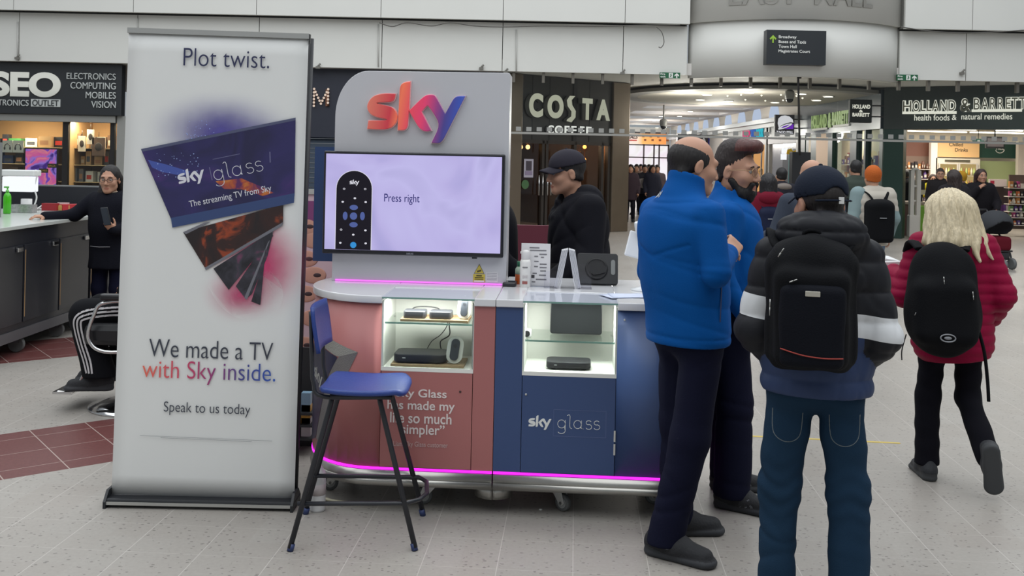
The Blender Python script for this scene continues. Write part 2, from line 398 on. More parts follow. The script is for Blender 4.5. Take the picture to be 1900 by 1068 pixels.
def sdf_mesh(prs, cell=.008, disp=None, cuts=(), matfn=None, name='body', smooth=1):
    """cuts: (point, normal) keep the side opposite to the normal; disp(P)->added distance; matfn(P)->material number per face"""
    add = [p for p in prs if not p.sub]
    lo = np.min([p.lo for p in add], 0)-3*cell-.01; hi = np.max([p.hi for p in add], 0)+3*cell+.01
    BK = 6; nb = np.ceil((hi-lo)/(cell*BK)).astype(int)
    cx = [lo[i]+(np.arange(nb[i])+.5)*cell*BK for i in range(3)]
    Gx = np.stack(np.meshgrid(*cx, indexing='ij'), -1).reshape(-1, 3)
    def full(P, slack):
        D = sdf_eval(prs, P, slack)
        if disp is not None:
            near = np.abs(D) < .06
            if near.any(): D[near] += disp(P[near])
        for c, n in cuts: D = np.maximum(D, (P-np.array(c)) @ np.array(n, float))
        return D
    big = cell*BK
    Dc = np.empty(len(Gx))
    for i in range(0, len(Gx), 4000): Dc[i:i+4000] = sdf_eval(prs, Gx[i:i+4000], .5)
    for c, n in cuts: Dc = np.maximum(Dc, (Gx-np.array(c)) @ np.array(n, float))
    Dc = Dc.reshape(nb)
    F = np.repeat(np.repeat(np.repeat(np.where(Dc < 0, -1., 1.).astype('f'), BK, 0), BK, 1), BK, 2)
    act = np.argwhere(np.abs(Dc) < big*1.25+.03)
    ii = np.arange(BK); off = np.stack(np.meshgrid(ii, ii, ii, indexing='ij'), -1).reshape(-1, 3)
    key = act[:, 2]//3*10000+act[:, 0]//3*100+act[:, 1]//3; od = np.argsort(key, kind='stable'); act = act[od]; key = key[od]
    st = np.flatnonzero(np.r_[True, key[1:] != key[:-1]]); en = np.r_[st[1:], len(act)]
    for a, b in zip(st, en):
        I = (act[a:b, None, :]*BK+off[None]).reshape(-1, 3)
        F[I[:, 0], I[:, 1], I[:, 2]] = full(lo+(I+.5)*cell, cell*2)
    S = F < 0
    cnt = np.zeros(tuple(n-1 for n in F.shape), 'i1')
    cor = [(i, j, k) for i in (0, 1) for j in (0, 1) for k in (0, 1)]
    nx, ny, nz = F.shape
    for i, j, k in cor: cnt += S[i:nx-1+i, j:ny-1+j, k:nz-1+k]
    mx = (cnt > 0) & (cnt < 8); ci = np.argwhere(mx); n = len(ci)
    idx = np.full(cnt.shape, -1, 'i4'); idx[mx] = np.arange(n)
    acc = np.zeros((n, 3)); num = np.zeros(n)
    for a in cor:
        for ax in range(3):
            if a[ax]: continue
            b = list(a); b[ax] = 1
            fa = F[ci[:, 0]+a[0], ci[:, 1]+a[1], ci[:, 2]+a[2]]; fb = F[ci[:, 0]+b[0], ci[:, 1]+b[1], ci[:, 2]+b[2]]
            w = (fa < 0) != (fb < 0); t = np.where(w, fa/np.where(w, fa-fb, 1), 0)
            q = np.tile(np.array(a, float), (n, 1)); q[:, ax] += t; acc += q*w[:, None]; num += w
    V = lo+(ci+acc/np.maximum(num, 1)[:, None]+.5)*cell
    FA = []
    for ax in range(3):
        o1, o2 = (ax+1) % 3, (ax+2) % 3
        s0 = [slice(1, None)]*3; s0[ax] = slice(0, -1); s1 = list(s0); s1[ax] = slice(1, None)
        A = S[tuple(s0)]; Bq = S[tuple(s1)]
        E_ = np.argwhere(A != Bq); 
        if not len(E_): continue
        full_ = E_.copy(); full_[:, o1] += 1; full_[:, o2] += 1
        ok = (full_[:, o1] < cnt.shape[o1]) & (full_[:, o2] < cnt.shape[o2]); full_ = full_[ok]; E_ = E_[ok]
        sg = A[tuple(E_.T)]
        def cellat(d1, d2):
            q = full_.copy(); q[:, o1] += d1; q[:, o2] += d2; return idx[tuple(q.T)]
        q = np.stack([cellat(-1, -1), cellat(0, -1), cellat(0, 0), cellat(-1, 0)], 1)
        q[~sg] = q[~sg][:, ::-1]; FA.append(q)
    FA = np.concatenate(FA); FA = FA[(FA >= 0).all(1)]
    for _ in range(smooth):     # light relaxing
        e = np.concatenate([FA[:, [0, 1]], FA[:, [1, 2]], FA[:, [2, 3]], FA[:, [3, 0]]]); sm = np.zeros_like(V); dg = np.zeros(n)
        np.add.at(sm, e[:, 0], V[e[:, 1]]); np.add.at(sm, e[:, 1], V[e[:, 0]]); np.add.at(dg, e[:, 0], 1); np.add.at(dg, e[:, 1], 1)
        V = V*.5+.5*sm/np.maximum(dg, 1)[:, None]
    me = bpy.data.meshes.new(name)
    me.vertices.add(n); me.vertices.foreach_set('co', V.ravel().astype('f'))
    me.loops.add(len(FA)*4); me.loops.foreach_set('vertex_index', FA.ravel().astype('i4'))
    me.polygons.add(len(FA)); me.polygons.foreach_set('loop_start', np.arange(len(FA), dtype='i4')*4)
    me.polygons.foreach_set('use_smooth', np.ones(len(FA), bool))
    if matfn is not None:
        me.polygons.foreach_set('material_index', np.asarray(matfn(V[FA].mean(1)), 'i4'))
    me.update(calc_edges=True); me.validate()
    return me
_rs = np.random.RandomState(7)
def wrinkle(amp, freq, seed=0, stretch=(1, 1, 1)):
    """soft cloth folds as a sum of warped waves"""
    r = np.random.RandomState(seed); D = r.normal(size=(5, 3)); D /= np.linalg.norm(D, axis=1)[:, None]; ph = r.uniform(0, 6, 5); fr = freq*r.uniform(.6, 1.5, 5)
    st = np.array(stretch, float)
    def f(P):
        Q = P*st; w = .25/freq*np.sin(Q[:, [2, 0, 1]]*freq*.8+ph[0]); Q = Q+w; s = 0
        for d, p, q in zip(D, ph, fr): s = s+np.sin(Q @ d*q+p)
        return amp*s/2.2
    return f
def crease(amp, freq, seed=0, stretch=(1, 1, 1), sharp=5):
    r = np.random.RandomState(seed); D = r.normal(size=(3, 3)); D /= np.linalg.norm(D, axis=1)[:, None]; ph = r.uniform(0, 6, 3); st = np.array(stretch, float)
    def f(P):
        Q = P*st; Q = Q+.5/freq*np.sin(Q[:, [1, 2, 0]]*freq*.7+ph[1]); s = 0; m = .5+.5*np.sin(Q @ D[2]*freq*.45+ph[2])
        for d, p in zip(D, ph): s = s+(1-np.abs(np.sin(Q @ d*freq*.5+p)))**sharp
        return amp*s*m
    return f
def addf(*fs): return lambda P: sum(f(P) for f in fs)
# ------------------------------------------------------------------ people
def hand_prims(side, curl=.35, spread=.10, thumb=.5, s=1.):
    """wrist at 0, fingers to +Y, back of the hand +Z; side +1: thumb towards -X"""
    out = [C((.0, -.03, 0), (0, .02, 0), .026*s, .03*s, bl=.02, fl=(1, 1, 1.25)),
           B((0, .055*s, 0), (.041*s, .05*s, .0145*s), .013*s, bl=.02)]
    for i, (x, L, r) in enumerate(((-.031, .072, .0092), (-.0105, .081, .0095), (.0105, .075, .0092), (.030, .058, .0082))):
        x *= side*s; L *= s; y = (.098 if i in (1, 2) else .092)*s; p = np.array((x, y, 0.)); a = 0; az = spread*(i-1.5)*side
        c = curl[i] if hasattr(curl, '__len__') else curl*(1+.12*i)
        for seg, fr in ((0, .46), (1, .30), (2, .24)):
            a -= c*(1.0, 1.15, .8)[seg]
            q = p+L*fr*np.array((math.sin(az)*math.cos(a), math.cos(az)*math.cos(a), math.sin(a)))
            out.append(C(p, q, r*s*(1-.08*seg), r*s*(.92-.08*seg), bl=.005)); p = q
    p0 = np.array((-.026*side*s, .018*s, -.006*s)); d1 = np.array((-.75*side, .62, -.25-.3*thumb)); d1 /= np.linalg.norm(d1)
    p1 = p0+d1*.042*s; d2 = np.array((-.35*side, .85, -.3-.5*thumb)); d2 /= np.linalg.norm(d2); p2 = p1+d2*.034*s
    d3 = np.array((-.1*side, .9, -.3-.6*thumb)); d3 /= np.linalg.norm(d3); p3 = p2+d3*.026*s
    out += [C(p0, p1, .0165*s, .0125*s, bl=.014), C(p1, p2, .0118*s, .0105*s, bl=.005), C(p2, p3, .0105*s, .0085*s, bl=.005)]
    return out
def dir_frame(d, n):
    """columns X, Y=d, Z~n"""
    d = np.array(d, float); d /= np.linalg.norm(d); n = np.array(n, float); n = n-d*(n @ d); n /= np.linalg.norm(n); return np.stack([np.cross(d, n), d, n], 1)
def head_prims(fem=False, ear=True):
    j = .93 if fem else 1.
    o = [E((0, -.018, .035), (.076, .096, .084), .02), E((0, .022, -.03), (.063*j, .070, .085), .03),
         C((-.048*j, .0, -.062), (-.016, .066, -.098), .020, .018, .03), C((.048*j, .0, -.062), (.016, .066, -.098), .020, .018, .03),
         E((0, .076, -.098), (.022*j, .018, .017), .02), E((-.042, .058, -.028), (.024, .026, .022), .03), E((.042, .058, -.028), (.024, .026, .022), .03),
         C((-.038, .079, .024), (.038, .079, .024), .0125, None, .02),
         C((0, .092, .012), (0, .110, -.033), .0085, .0125, .012), E((-.012, .101, -.039), (.0095, .010, .008), .008), E((.012, .101, -.039), (.0095, .010, .008), .008),
         E((-.031, .101, .003), (.017, .013, .0115), .012, sub=True), E((.031, .101, .003), (.017, .013, .0115), .012, sub=True),
         E((0, .088, -.066), (.024, .011, .0075), .006), E((0, .0875, -.078), (.021, .0105, .0075), .006), C((-.022, .1005, -.0715), (.022, .1005, -.0715), .0022, None, .004, sub=True)]
    if ear:
        for s in (-1, 1):
            o += [E((s*.079, -.012, -.012), (.010, .020, .033), .008, Rm=rotm(0, R(-10), 0)), E((s*.088, -.006, -.010), (.006, .011, .019), .006, sub=True)]
    return o
def cat_rom_(P, n=5):
    P = [Vector(p) for p in P]; out = []
    for i in range(len(P)-1):
        a = P[max(i-1, 0)]; b = P[i]; c = P[i+1]; d = P[min(i+2, len(P)-1)]
        for j in range(n): t = j/n; out.append(.5*((2*b)+(c-a)*t+(2*a-5*b+4*c-d)*t*t+(3*b-a-3*c+d)*t**3))
    return out+[P[-1]]
SKIN = dict(tan=(176, 132, 108), dark=(150, 108, 86), pale=(200, 158, 138), mid=(165, 120, 97))
class Figure:
    """a posed person: skeleton in its own frame (faces +Y, right hand +X), then body, clothes and hair as surfaces"""
    def __init__(s, label, loc, rz, H=1.72, name='person', group=None, pose=None, head=(0, 0, 0), skin='tan', fem=False, cell=.009, girth=1., yaw_feet=(10, 10)):
        s.root = thing(name, label, 'person', loc, rz, group); s.k = k = H/1.75; s.cell = cell; s.fem = fem; s.girth = girth
        J = dict(pel=(0, 0, .95), che=(0, 0, 1.28), nk=(0, -.025, 1.47), hd=(0, .012, 1.635), hipR=(.09, 0, .93), hipL=(-.09, 0, .93), knR=(.10, .02, .50), knL=(-.10, .02, .50), anR=(.10, -.03, .085), anL=(-.10, -.03, .085),
                 shR=(.185 if not fem else .165, -.02, 1.425), shL=(-.185 if not fem else -.165, -.02, 1.425), elR=(.245, -.045, 1.14), elL=(-.245, -.045, 1.14), wrR=(.25, .08, .90), wrL=(-.25, .08, .90))
        if pose: J.update(pose)
        s.J = {a: np.array(v, float)*k for a, v in J.items()}
        s.Hm = rotm(R(head[0]), R(head[1]), R(head[2])); s.skin = skin; s.yf = yaw_feet
        s.kh = .97 if not fem else .93
        s.hands = {}
    def hand(s, side, d, n, curl=.35, thumb=.5, spread=.08, sc=1.): s.hands[side] = (d, n, curl, thumb, spread, sc)
    def body(s, disp=None, lips=True, matfn=None, extra=()):
        J, k, g = s.J, s.k, s.girth; q = .84
        P = [C(J['pel'], J['che'], .105*k, .12*k, .05, fl=(.82, 1.05, 1)), C(J['shR']*.8+J['shL']*.2, J['shL']*.8+J['shR']*.2, .062*k, None, .06),
             C(J['nk']-(0, .0, .05), J['hd']+s.Hm @ np.array((0, -.03, -.06)), .058*k, .054*k, .035)]
        for a in 'RL':
            P += [C(J['hip'+a], J['kn'+a], .068*k, .048*k, .04), C(J['kn'+a], J['an'+a], .048*k, .036*k, .03), C(J['sh'+a], J['el'+a], .044*k, .036*k, .03),
                  C(J['el'+a], J['wr'+a], .037*k, .025*k, .02), C(J['an'+a], J['an'+a]+rotm(R(s.yf[0]*(-1 if a == 'R' else 1))) @ np.array((0, .10, -.05))*k, .032*k, .020*k, .03)]
            if a in s.hands: d, n, cu, th, sp, sc = s.hands[a]
            else:
                d = J['wr'+a]-J['el'+a]; d = d/np.linalg.norm(d)+np.array((0, .0, -.25)); n = np.array((1. if a == 'R' else -1., .3, 0)); cu, th, sp, sc = .35, .5, .06, 1.
            P += frame(hand_prims(1 if a == 'R' else -1, cu, sp, th, .95*k*sc), dir_frame(d, n), J['wr'+a])
        P += frame(head_prims(s.fem), s.Hm*s.kh if False else s.Hm, J['hd']) + list(extra)
        lipc = s.toH
        def mf(Q):
            H = s.toH(Q); m = ((H[:, 0]/.022)**2+((H[:, 2]+.0715)/.0115)**2 < 1) & (H[:, 1] > .085); o = m.astype(int)
            return matfn(H, o) if matfn is not None else o
        c = SKIN[s.skin]; sk = mat('skin_'+s.skin, c, .55, bump=(60, .05)); lp = mat('lips_'+s.skin, (int(c[0]*.88), int(c[1]*.74), int(c[2]*.74)), .5)
        hr = mat('stubble', (40, 32, 30), .8)
        return link('body', sdf_mesh(P, s.cell, disp, matfn=mf, name='body'), [sk, lp, hr], s.root)
    def toH(s, Q): return (Q-s.J['hd']) @ s.Hm
    def H(s, p): return s.J['hd']+s.Hm @ np.array(p, float)
    def eyes(s, brow=(30, 24, 22), iris=(50, 34, 26)):
        for x in (-.031, .031):
            b = MB(); b.ball(s.H((x, .0775, .003)), .0125, 0, 14, 10); b.ball(s.H((x, .0856, .003)), (.0055, .0055, .0055), 1, 10, 8)
            b.build('eye', [mat('eye_white', (150, 143, 138), .3), mat('iris_%d' % iris[0], iris, .2)], s.root)
            e = MB(); e.tube([s.H((x-.018, .090, .0235)), s.H((x, .0955, .0285)), s.H((x+.018, .090, .0235))], [.003, .0042, .003], 8, flat=.7); e.build('eyebrow', mat('brow_%d' % brow[0], brow, .9), s.root)
    def part(s, name, prs, m, cell=None, disp=None, cuts=(), matfn=None, label=None, kind=None, parent=None, smooth=1):
        return link(name, sdf_mesh(prs, cell or s.cell, disp, cuts, matfn, name, smooth), m, parent or s.root, label=label, kind=kind)
    def shoes(s, m, sole, L=.275, frames=None, label=None):
        for i, a in enumerate('RL'):
            k = s.k; an = s.J['an'+a]
            if frames and a in frames: Rm, t = frames[a]; t = np.array(t)*k
            else: Rm = rotm(R(s.yf[i]*(-1 if a == 'R' else 1))); t = np.array((an[0], an[1], 0))
            P = [C((0, -.048, .048), (0, .05, .052), .043, .047, .03), C((0, .05, .050), (0, L-.115, .036), .047, .038, .03, fl=(.93, 1, 1.05)), C((0, -.035, .07), (0, -.022, .112), .042, .045, .03), C((0, .02, .085), (0, .075, .062), .030, .030, .03),
                 C((0, -.046, .016), (0, .02, .016), .046, .046, .006, fl=(.98, 1, 1.7)), C((0, .02, .016), (0, L-.112, .016), .046, .052, .006, fl=(.96, 1, 1.9)), C((0, -.03, .125), (0, -.02, .2), .030, .032, .006, sub=True)]
            P = [Pr(p.k, p.a*k, p.b*k, p.ra*k, p.rb*k, p.bl, fl=p.fl, sub=p.sub) for p in P]
            me = sdf_mesh(P, max(.0055, s.cell*.7), None, [((0, 0, 0), (0, 0, -1))], lambda Q: (Q[:, 2] < .031*k+.014*np.clip(-Q[:, 1]/.06, 0, 1)).astype(int), 'shoe')
            o = link('shoe', me, [m, sole], s.root, label=label); o.matrix_local = Matrix.Translation(Vector(t)) @ Matrix(Rm).to_4x4()
            if s.cell < .0076:
                lc = MB()
                for j in range(4): y = (.045+.022*j)*k; zt = (.112-.0105*j)*k; lc.tube(cat_rom_([(-.034*k, y, zt-.030*k), (-.016*k, y+.004, zt-.006*k), (.016*k, y+.004, zt-.006*k), (.034*k, y, zt-.030*k)]), .0032, 5)
                lc.tube(cat_rom_([(.0, .04*k, .115*k), (-.03*k, .02*k, .125*k), (-.045*k, .03*k, .10*k), (0, .04*k, .112*k)]), .0025, 5)
                lc.build('lace', mat('lace_dark', (38, 38, 42), .8), o)
    def legs(s, infl=.018, top=1.0, hem=.05, flare=0., waist=.13, seat=.0, hu={'R': 0, 'L': 0}):
        """trouser shapes"""
        J, k = s.J, s.k; P = [C(J['pel']+(0, 0, .06*k), J['pel']-(0, 0, .02*k), waist*k, (waist+.012)*k, .05, fl=(.80, 1., 1)) ]
        for a in 'RL':
            d = J['an'+a]-J['kn'+a]; d = d/np.linalg.norm(d); e = J['an'+a]+d*hem*k*.0
            P += [E(J['hip'+a]+np.array((0, -.055-seat, -.01))*k, (.085*k, .075*k, .095*k), .05), C(J['hip'+a], J['kn'+a], (.078+infl*.6)*k, (.055+infl)*k, .045), C(J['kn'+a], J['an'+a]-d*(hu[a]-.03)*k, (.055+infl)*k, (.040+infl+flare)*k, .03)]
        return P
    def top(s, infl=.02, hem=.85, slv=1., belly=0., chest=0., collar=None, hip=.145, loose=0., wrist=.034):
        """jacket shapes from shoulders to hem (height hem) with sleeves to the wrist"""
        J, k = s.J, s.k; ax = np.array((0, 0, hem*k)); pz = J['pel'].copy(); hemp = pz+(J['pel']-J['che'])*0; hemp[2] = hem*k+.03
        P = [C(J['che']+(0, 0, .02*k), hemp, (.135+infl+chest)*k, (hip+infl)*k, .06, fl=(.80, 1.02, 1)), C(J['shR']*.82+J['shL']*.18+(0, 0, -.03*k), J['shL']*.82+J['shR']*.18+(0, 0, -.03*k), (.075+infl*.7)*k, None, .09),
             C(J['che']+(0, 0, .08*k), J['che']-(0, 0, .12*k), (.125+infl)*k, (.125+infl)*k, .08, fl=(.78, 1.05, 1)),
             C(J['nk']-(0, 0, .06*k), J['nk']+(0, .0, .01*k), (.095+infl)*k, (.066+infl*.5)*k, .06)]
        if belly: P.append(E((J['pel']+J['che'])/2+np.array((0, .05, .0))*k, ((.13+belly*.4)*k, (.09+belly)*k, .17*k), .09))
        for a in 'RL':
            f = J['wr'+a]-J['el'+a]; f = f/np.linalg.norm(f); e = J['wr'+a]-f*(1-slv)*.2
            P += [C(J['sh'+a], J['el'+a], (.056+infl)*k, (.047+infl+loose)*k, .018), C(J['el'+a], e-f*.005, (.046+infl+loose)*k, (wrist+infl*.7)*k, .025)]
        return P
# ------------------------------------------------------------------ floor
def floor_mat():
    m = bpy.data.materials.new('terrazzo_tiles'); m.use_nodes = True; nt = m.node_tree; N = nt.nodes; L = nt.links; b = N['Principled BSDF']
    def nd(t, **k):
        n = N.new('ShaderNode'+t)
        for a, v in k.items(): setattr(n, a, v)
        return n
    def mth(op, a, bb=None, c=None):
        n = nd('Math', operation=op)
        for i, v in enumerate((a, bb, c)):
            if v is None: continue
            if isinstance(v, (int, float)): n.inputs[i].default_value = v
            else: L.new(v, n.inputs[i])
        return n.outputs[0]
    def mixc(f, a, c):
        n = nd('Mix', data_type='RGBA')
        for i, v in ((0, f), (6, a), (7, c)):
            if isinstance(v, tuple): n.inputs[i].default_value = (*lin(v), 1)
            elif isinstance(v, (int, float)): n.inputs[i].default_value = v
            else: L.new(v, n.inputs[i])
        return n.outputs[2]
    geo = nd('NewGeometry'); pos = geo.outputs['Position']
    def rot(ang, off=(0, 0, 0)):
        v = nd('VectorRotate', rotation_type='Z_AXIS'); v.inputs['Angle'].default_value = ang; L.new(pos, v.inputs['Vector'])
        s = nd('SeparateXYZ'); L.new(v.outputs[0], s.inputs[0]); return s.outputs[0], s.outputs[1]
    def grout(u, per, off, w):
        f = mth('FRACT', mth('MULTIPLY_ADD', u, 1/per, off)); d = mth('ABSOLUTE', mth('SUBTRACT', f, .5)); return mth('GREATER_THAN', d, .5-w/per/2)
    u, v = rot(R(3.7)); gl = mth('MAXIMUM', grout(u, .302, .93, .0035), mth('MULTIPLY', grout(v, .302, .02, .0035), .55))
    # random tint per tile
    fl = nd('CombineXYZ'); L.new(mth('FLOOR', mth('MULTIPLY_ADD', u, 1/.302, .43)), fl.inputs[0]); L.new(mth('FLOOR', mth('MULTIPLY_ADD', v, 1/.302, -.48)), fl.inputs[1])
    wn = nd('TexWhiteNoise', noise_dimensions='3D'); L.new(fl.outputs[0], wn.inputs['Vector'])
    mp = nd('Mapping'); mp.inputs['Scale'].default_value = (40, 62, 1); L.new(pos, mp.inputs['Vector'])
    vo = nd('TexVoronoi', feature='F1'); vo.inputs['Scale'].default_value = 1.0; vo.inputs['Randomness'].default_value = 1; L.new(mp.outputs[0], vo.inputs['Vector'])
    sp = nd('SeparateColor'); L.new(vo.outputs['Color'], sp.inputs[0])
    fleck = mth('MULTIPLY', mth('LESS_THAN', vo.outputs['Distance'], mth('MULTIPLY', sp.outputs[0], .33)), mth('GREATER_THAN', sp.outputs[1], .3))
    n1 = nd('TexNoise'); n1.inputs['Scale'].default_value = 55; n1.inputs['Detail'].default_value = 5; L.new(pos, n1.inputs['Vector'])
    n2 = nd('TexNoise'); n2.inputs['Scale'].default_value = .7; n2.inputs['Detail'].default_value = 3; L.new(pos, n2.inputs['Vector'])
    base = mixc(n1.outputs['Fac'], (146, 142, 136), (168, 164, 158)); base = mixc(mth('MULTIPLY', wn.outputs['Value'], .25), base, (138, 128, 120)); base = mixc(mth('MULTIPLY', n2.outputs['Fac'], .25), base, (150, 142, 134))
    base = mixc(mth('MULTIPLY', fleck, .62), base, (76, 72, 70)); base = mixc(mth('MULTIPLY', gl, .75), base, (190, 186, 180))
    # dark red diagonal bands
    a, bq = rot(R(-38.3))
    inb = mth('MAXIMUM', mth('MULTIPLY', mth('GREATER_THAN', bq, 5.35), mth('LESS_THAN', bq, 6.21)), mth('MULTIPLY', mth('GREATER_THAN', bq, 8.27), mth('LESS_THAN', bq, 9.13)))
    sx = nd('SeparateXYZ'); L.new(pos, sx.inputs[0]); inb = mth('MULTIPLY', inb, mth('LESS_THAN', sx.outputs[0], -.9))
    rg = mth('MAXIMUM', grout(a, .307, .47, .006), grout(bq, .287, .86, .004))
    red = mixc(n1.outputs['Fac'], (84, 48, 46), (116, 70, 68)); red = mixc(mth('MULTIPLY', rg, .8), red, (176, 160, 152))
    base = mixc(inb, base, red)
    L.new(base, b.inputs['Base Color'])
    rn = mth('MULTIPLY_ADD', n2.outputs['Fac'], .25, .22); L.new(rn, b.inputs['Roughness']); b.inputs['Specular IOR Level'].default_value = .45
    return m
MB().bb((-26, -8, -.1), (26, 70, 0)).build('floor', floor_mat(), kind='structure')
# ------------------------------------------------------------------ white bulkhead over the shops
WHITE = mat('painted_white', (212, 212, 207), .55, noise=(1.2, .03)); GROOVE = mat('panel_joint', (120, 120, 116), .8)
YF = 21.0; ZB, ZL = 3.497, 4.54
jx = [-15.6, -13.03, -10.47, -7.97, -5.4, -2.8, -.25, 2.3, 3.66]
wf = MB()
def bulk(xs, mb, dz=0):
    for a, b in zip(xs[:-1], xs[1:]):
        mb.bb((a+.008, YF-.04, ZB+.0), (b-.008, YF+.05, ZL-.02), 0); mb.bb((a+.006, YF-.30, ZL), (b-.006, YF-.2, 8.6), 0)
    mb.bb((xs[0], YF+.03, ZB+.01), (xs[-1], YF+.18, ZL), 1); mb.bb((xs[0], YF-.22, ZL+.02), (xs[-1], YF+.18, 8.6), 1)
bulk(jx, wf); bulk([8.14, 9.55, 12.1, 14.7, 17.2], wf)
wf.build('wall_front', [WHITE, GROOVE], kind='structure')
MB().bb((-8.05, 21.5, 0), (-4.5, 21.6, ZB)).build('wall_left', mat('plain_grey_wall', (150, 148, 144), .7), kind='structure')
# convex drum between the two bulkheads
DX, DY, DR = 5.94, 23.24, 3.24
dr = MB()
def drum(z0, z1, r, a=46.2):
    dr.strip([(DX+r*math.sin(R(t)), DY-r*math.cos(R(t))) for t in np.linspace(-a, a, 40)], z0, z1, .25)
drum(3.44, 4.60, DR-.13); drum(4.60, 8.6, DR-.04); dr.build('wall_drum', WHITE, kind='structure')
def on_drum(me, r):
    n = len(me.vertices); v = np.zeros(n*3, 'f'); me.vertices.foreach_get('co', v); v = v.reshape(-1, 3)
    a = (v[:, 0]-DX)/r; rr = r+v[:, 2]; o = np.stack([DX+rr*np.sin(a), DY-rr*np.cos(a), v[:, 1]], 1); me.vertices.foreach_set('co', o.ravel()); me.update(); return me
t = thing('wall_lettering', 'big grey EAST MALL lettering on the curved white drum', 'lettering', (DX, DY-DR-.1, 4.885))
for s_, x0, x1 in (('EAST', -1.60, -.22), ('MALL', .10, 1.42)): link('letters', on_drum(text_mesh(s_, bold=.012, extrude=.03, fit=(DX+x0, DX+x1, 4.885, 5.33)), DR-.04), mat('grey_letter', (132, 130, 124), .4), t, loc=(-DX, -(DY-DR-.1), -4.885))
# conduits, cable runs and clips fixed to the bulkhead
for px, y0, y1 in ((33, 40, 112), (256, 34, 60), (702, 45, 124), (958, 55, 132)):
    p = W(px, y0, YF-.06); q = W(px, y1, YF-.06); b = MB(); b.tube([(0, 0, 0), (q.x-p.x, 0, q.z-p.z)], .014, 6)
    o = b.build('conduit', mat('conduit_grey', (190, 190, 186), .5), loc=p)
    tag(o, {33: 'thin white conduit on the white wall above the electronics shop sign', 256: 'short white conduit on the wall just above the tall banner', 702: 'thin white conduit on the wall above the tower of the stand', 958: 'thin white conduit on the wall above the glazed coffee shop'}[px], 'conduit')
def cable(name, pts, r, m, label, cat='cable'):
    base = Vector(pts[0]); b = MB(); P = [Vector(p)-base for p in pts]
    b.tube(P, r, 7); return b.build(name, m, loc=base, label=label, cat=cat)
def cat_rom(P, n=8):
    P = [Vector(p) for p in P]; out = []
    for i in range(len(P)-1):
        a = P[max(i-1, 0)]; b = P[i]; c = P[i+1]; d = P[min(i+2, len(P)-1)]
        for j in range(n):
            t = j/n; out.append(.5*((2*b)+(c-a)*t+(2*a-5*b+4*c-d)*t*t+(3*b-a-3*c+d)*t**3))
    return out+[P[-1]]
DK = mat('cable_dark', (88, 86, 82), .6)
cable('wall_cable', cat_rom([W(x, y, YF-.33) for x, y in ((704, 42), (728, 49), (756, 42), (800, 48), (836, 42), (880, 48), (935, 50), (1010, 48), (1100, 49), (1180, 47), (1262, 46))]), .011, DK, 'dark cable looping along the ledge of the white wall')
cable('wall_cable', cat_rom([W(x, y, YF-.33) for x, y in ((1218, 50), (1228, 60), (1232, 78), (1227, 88), (1222, 87))]), .009, DK, 'short loose cable end hanging under the white ledge beside the drum')
cable('wall_cable', cat_rom([W(x, y, YF-.36) for x, y in ((1672, 50), (1720, 57), (1775, 61), (1835, 60), (1900, 56), (1960, 52))]), .012, DK, 'long cable sagging across the white wall beyond the drum')
for i, (x, y) in enumerate(((32, 108), (590, 125), (893, 127), (938, 134), (1155, 136), (1785, 136))):
    p = W(x, y, YF-.09); b = MB(); b.box((0, 0, 0), (.09, .06, .05)).tube([(-.02, 0, 0), (.05, -.01, .08)], .02, 8); o = b.build('wall_clip', mat('conduit_dark', (110, 108, 102), .5), loc=p)
    tag(o, ('small metal clip at the foot of the white wall above the electronics sign', 'small metal clip low on the white wall beside the banner top', 'small metal clip low on the white wall above the tower corner', 'small metal clip low on the white wall over the coffee shop pillar', 'small metal clip on the white wall beside the coffee shop fire exit sign', 'small metal clip low on the white wall over the health food shop')[i], 'clip')
# ------------------------------------------------------------------ hanging signs on the wall
def frsign(name, label, px0, py0, px1, py1, Y, th, m, cat='sign', bevel=0.):
    a, b = W(px0, py0, Y), W(px1, py1, Y); c = (a+b)/2
    t = thing(name, label, cat, (c.x, Y, b.z)); w, h = b.x-a.x, a.z-b.z
    MB().bb((-w/2, 0, 0), (w/2, th, h)).build('board', m, t, bevel=bevel)
    return t, w, h, (lambda x, y: (x-px0)/(px1-px0)*w-w/2), (lambda x, y: h-(y-py0)/(py1-py0)*h)
SW = mat('sign_white', (225, 226, 222), .5); SB = mat('sign_navy_black', (28, 33, 38), .4)
t, w, h, fx, fz = frsign('direction_sign', 'black wayfinding sign with white place names on the curved drum', 1423, 55, 1532, 121, 19.9, .24, SB)
for i, s in enumerate(('Broadway', 'Buses and Taxis', 'Town Hall', 'Magistrates Court')):
    wd_ = (.30, .46, .305, .53)[i]; z = h*(.80-.138*i); text('lettering', s, SW, t, (-w/2+w*.20, -w/2+w*(.20+wd_), z-.032-(.012 if i in (0, 3) else 0), z+.03), -.004, bold=.012)
lime = mat('sign_lime', (150, 190, 60), .5); b = MB(); zc = h*.72
b.prism([(-.02, -.1), (.02, -.1), (.02, .1), (-.02, .1)], 0, -.006); b.prism([(-.10, .02), (-.065, -.01), (0, .065), (.065, -.01), (.10, .02), (0, .125)], 0, -.0065)
b.build('arrow', lime, t, loc=(-w/2+w*.105, -.002, zc)).scale = (.7, 1, .7)
GREEN = mat('exit_green', (22, 92, 58), .5)
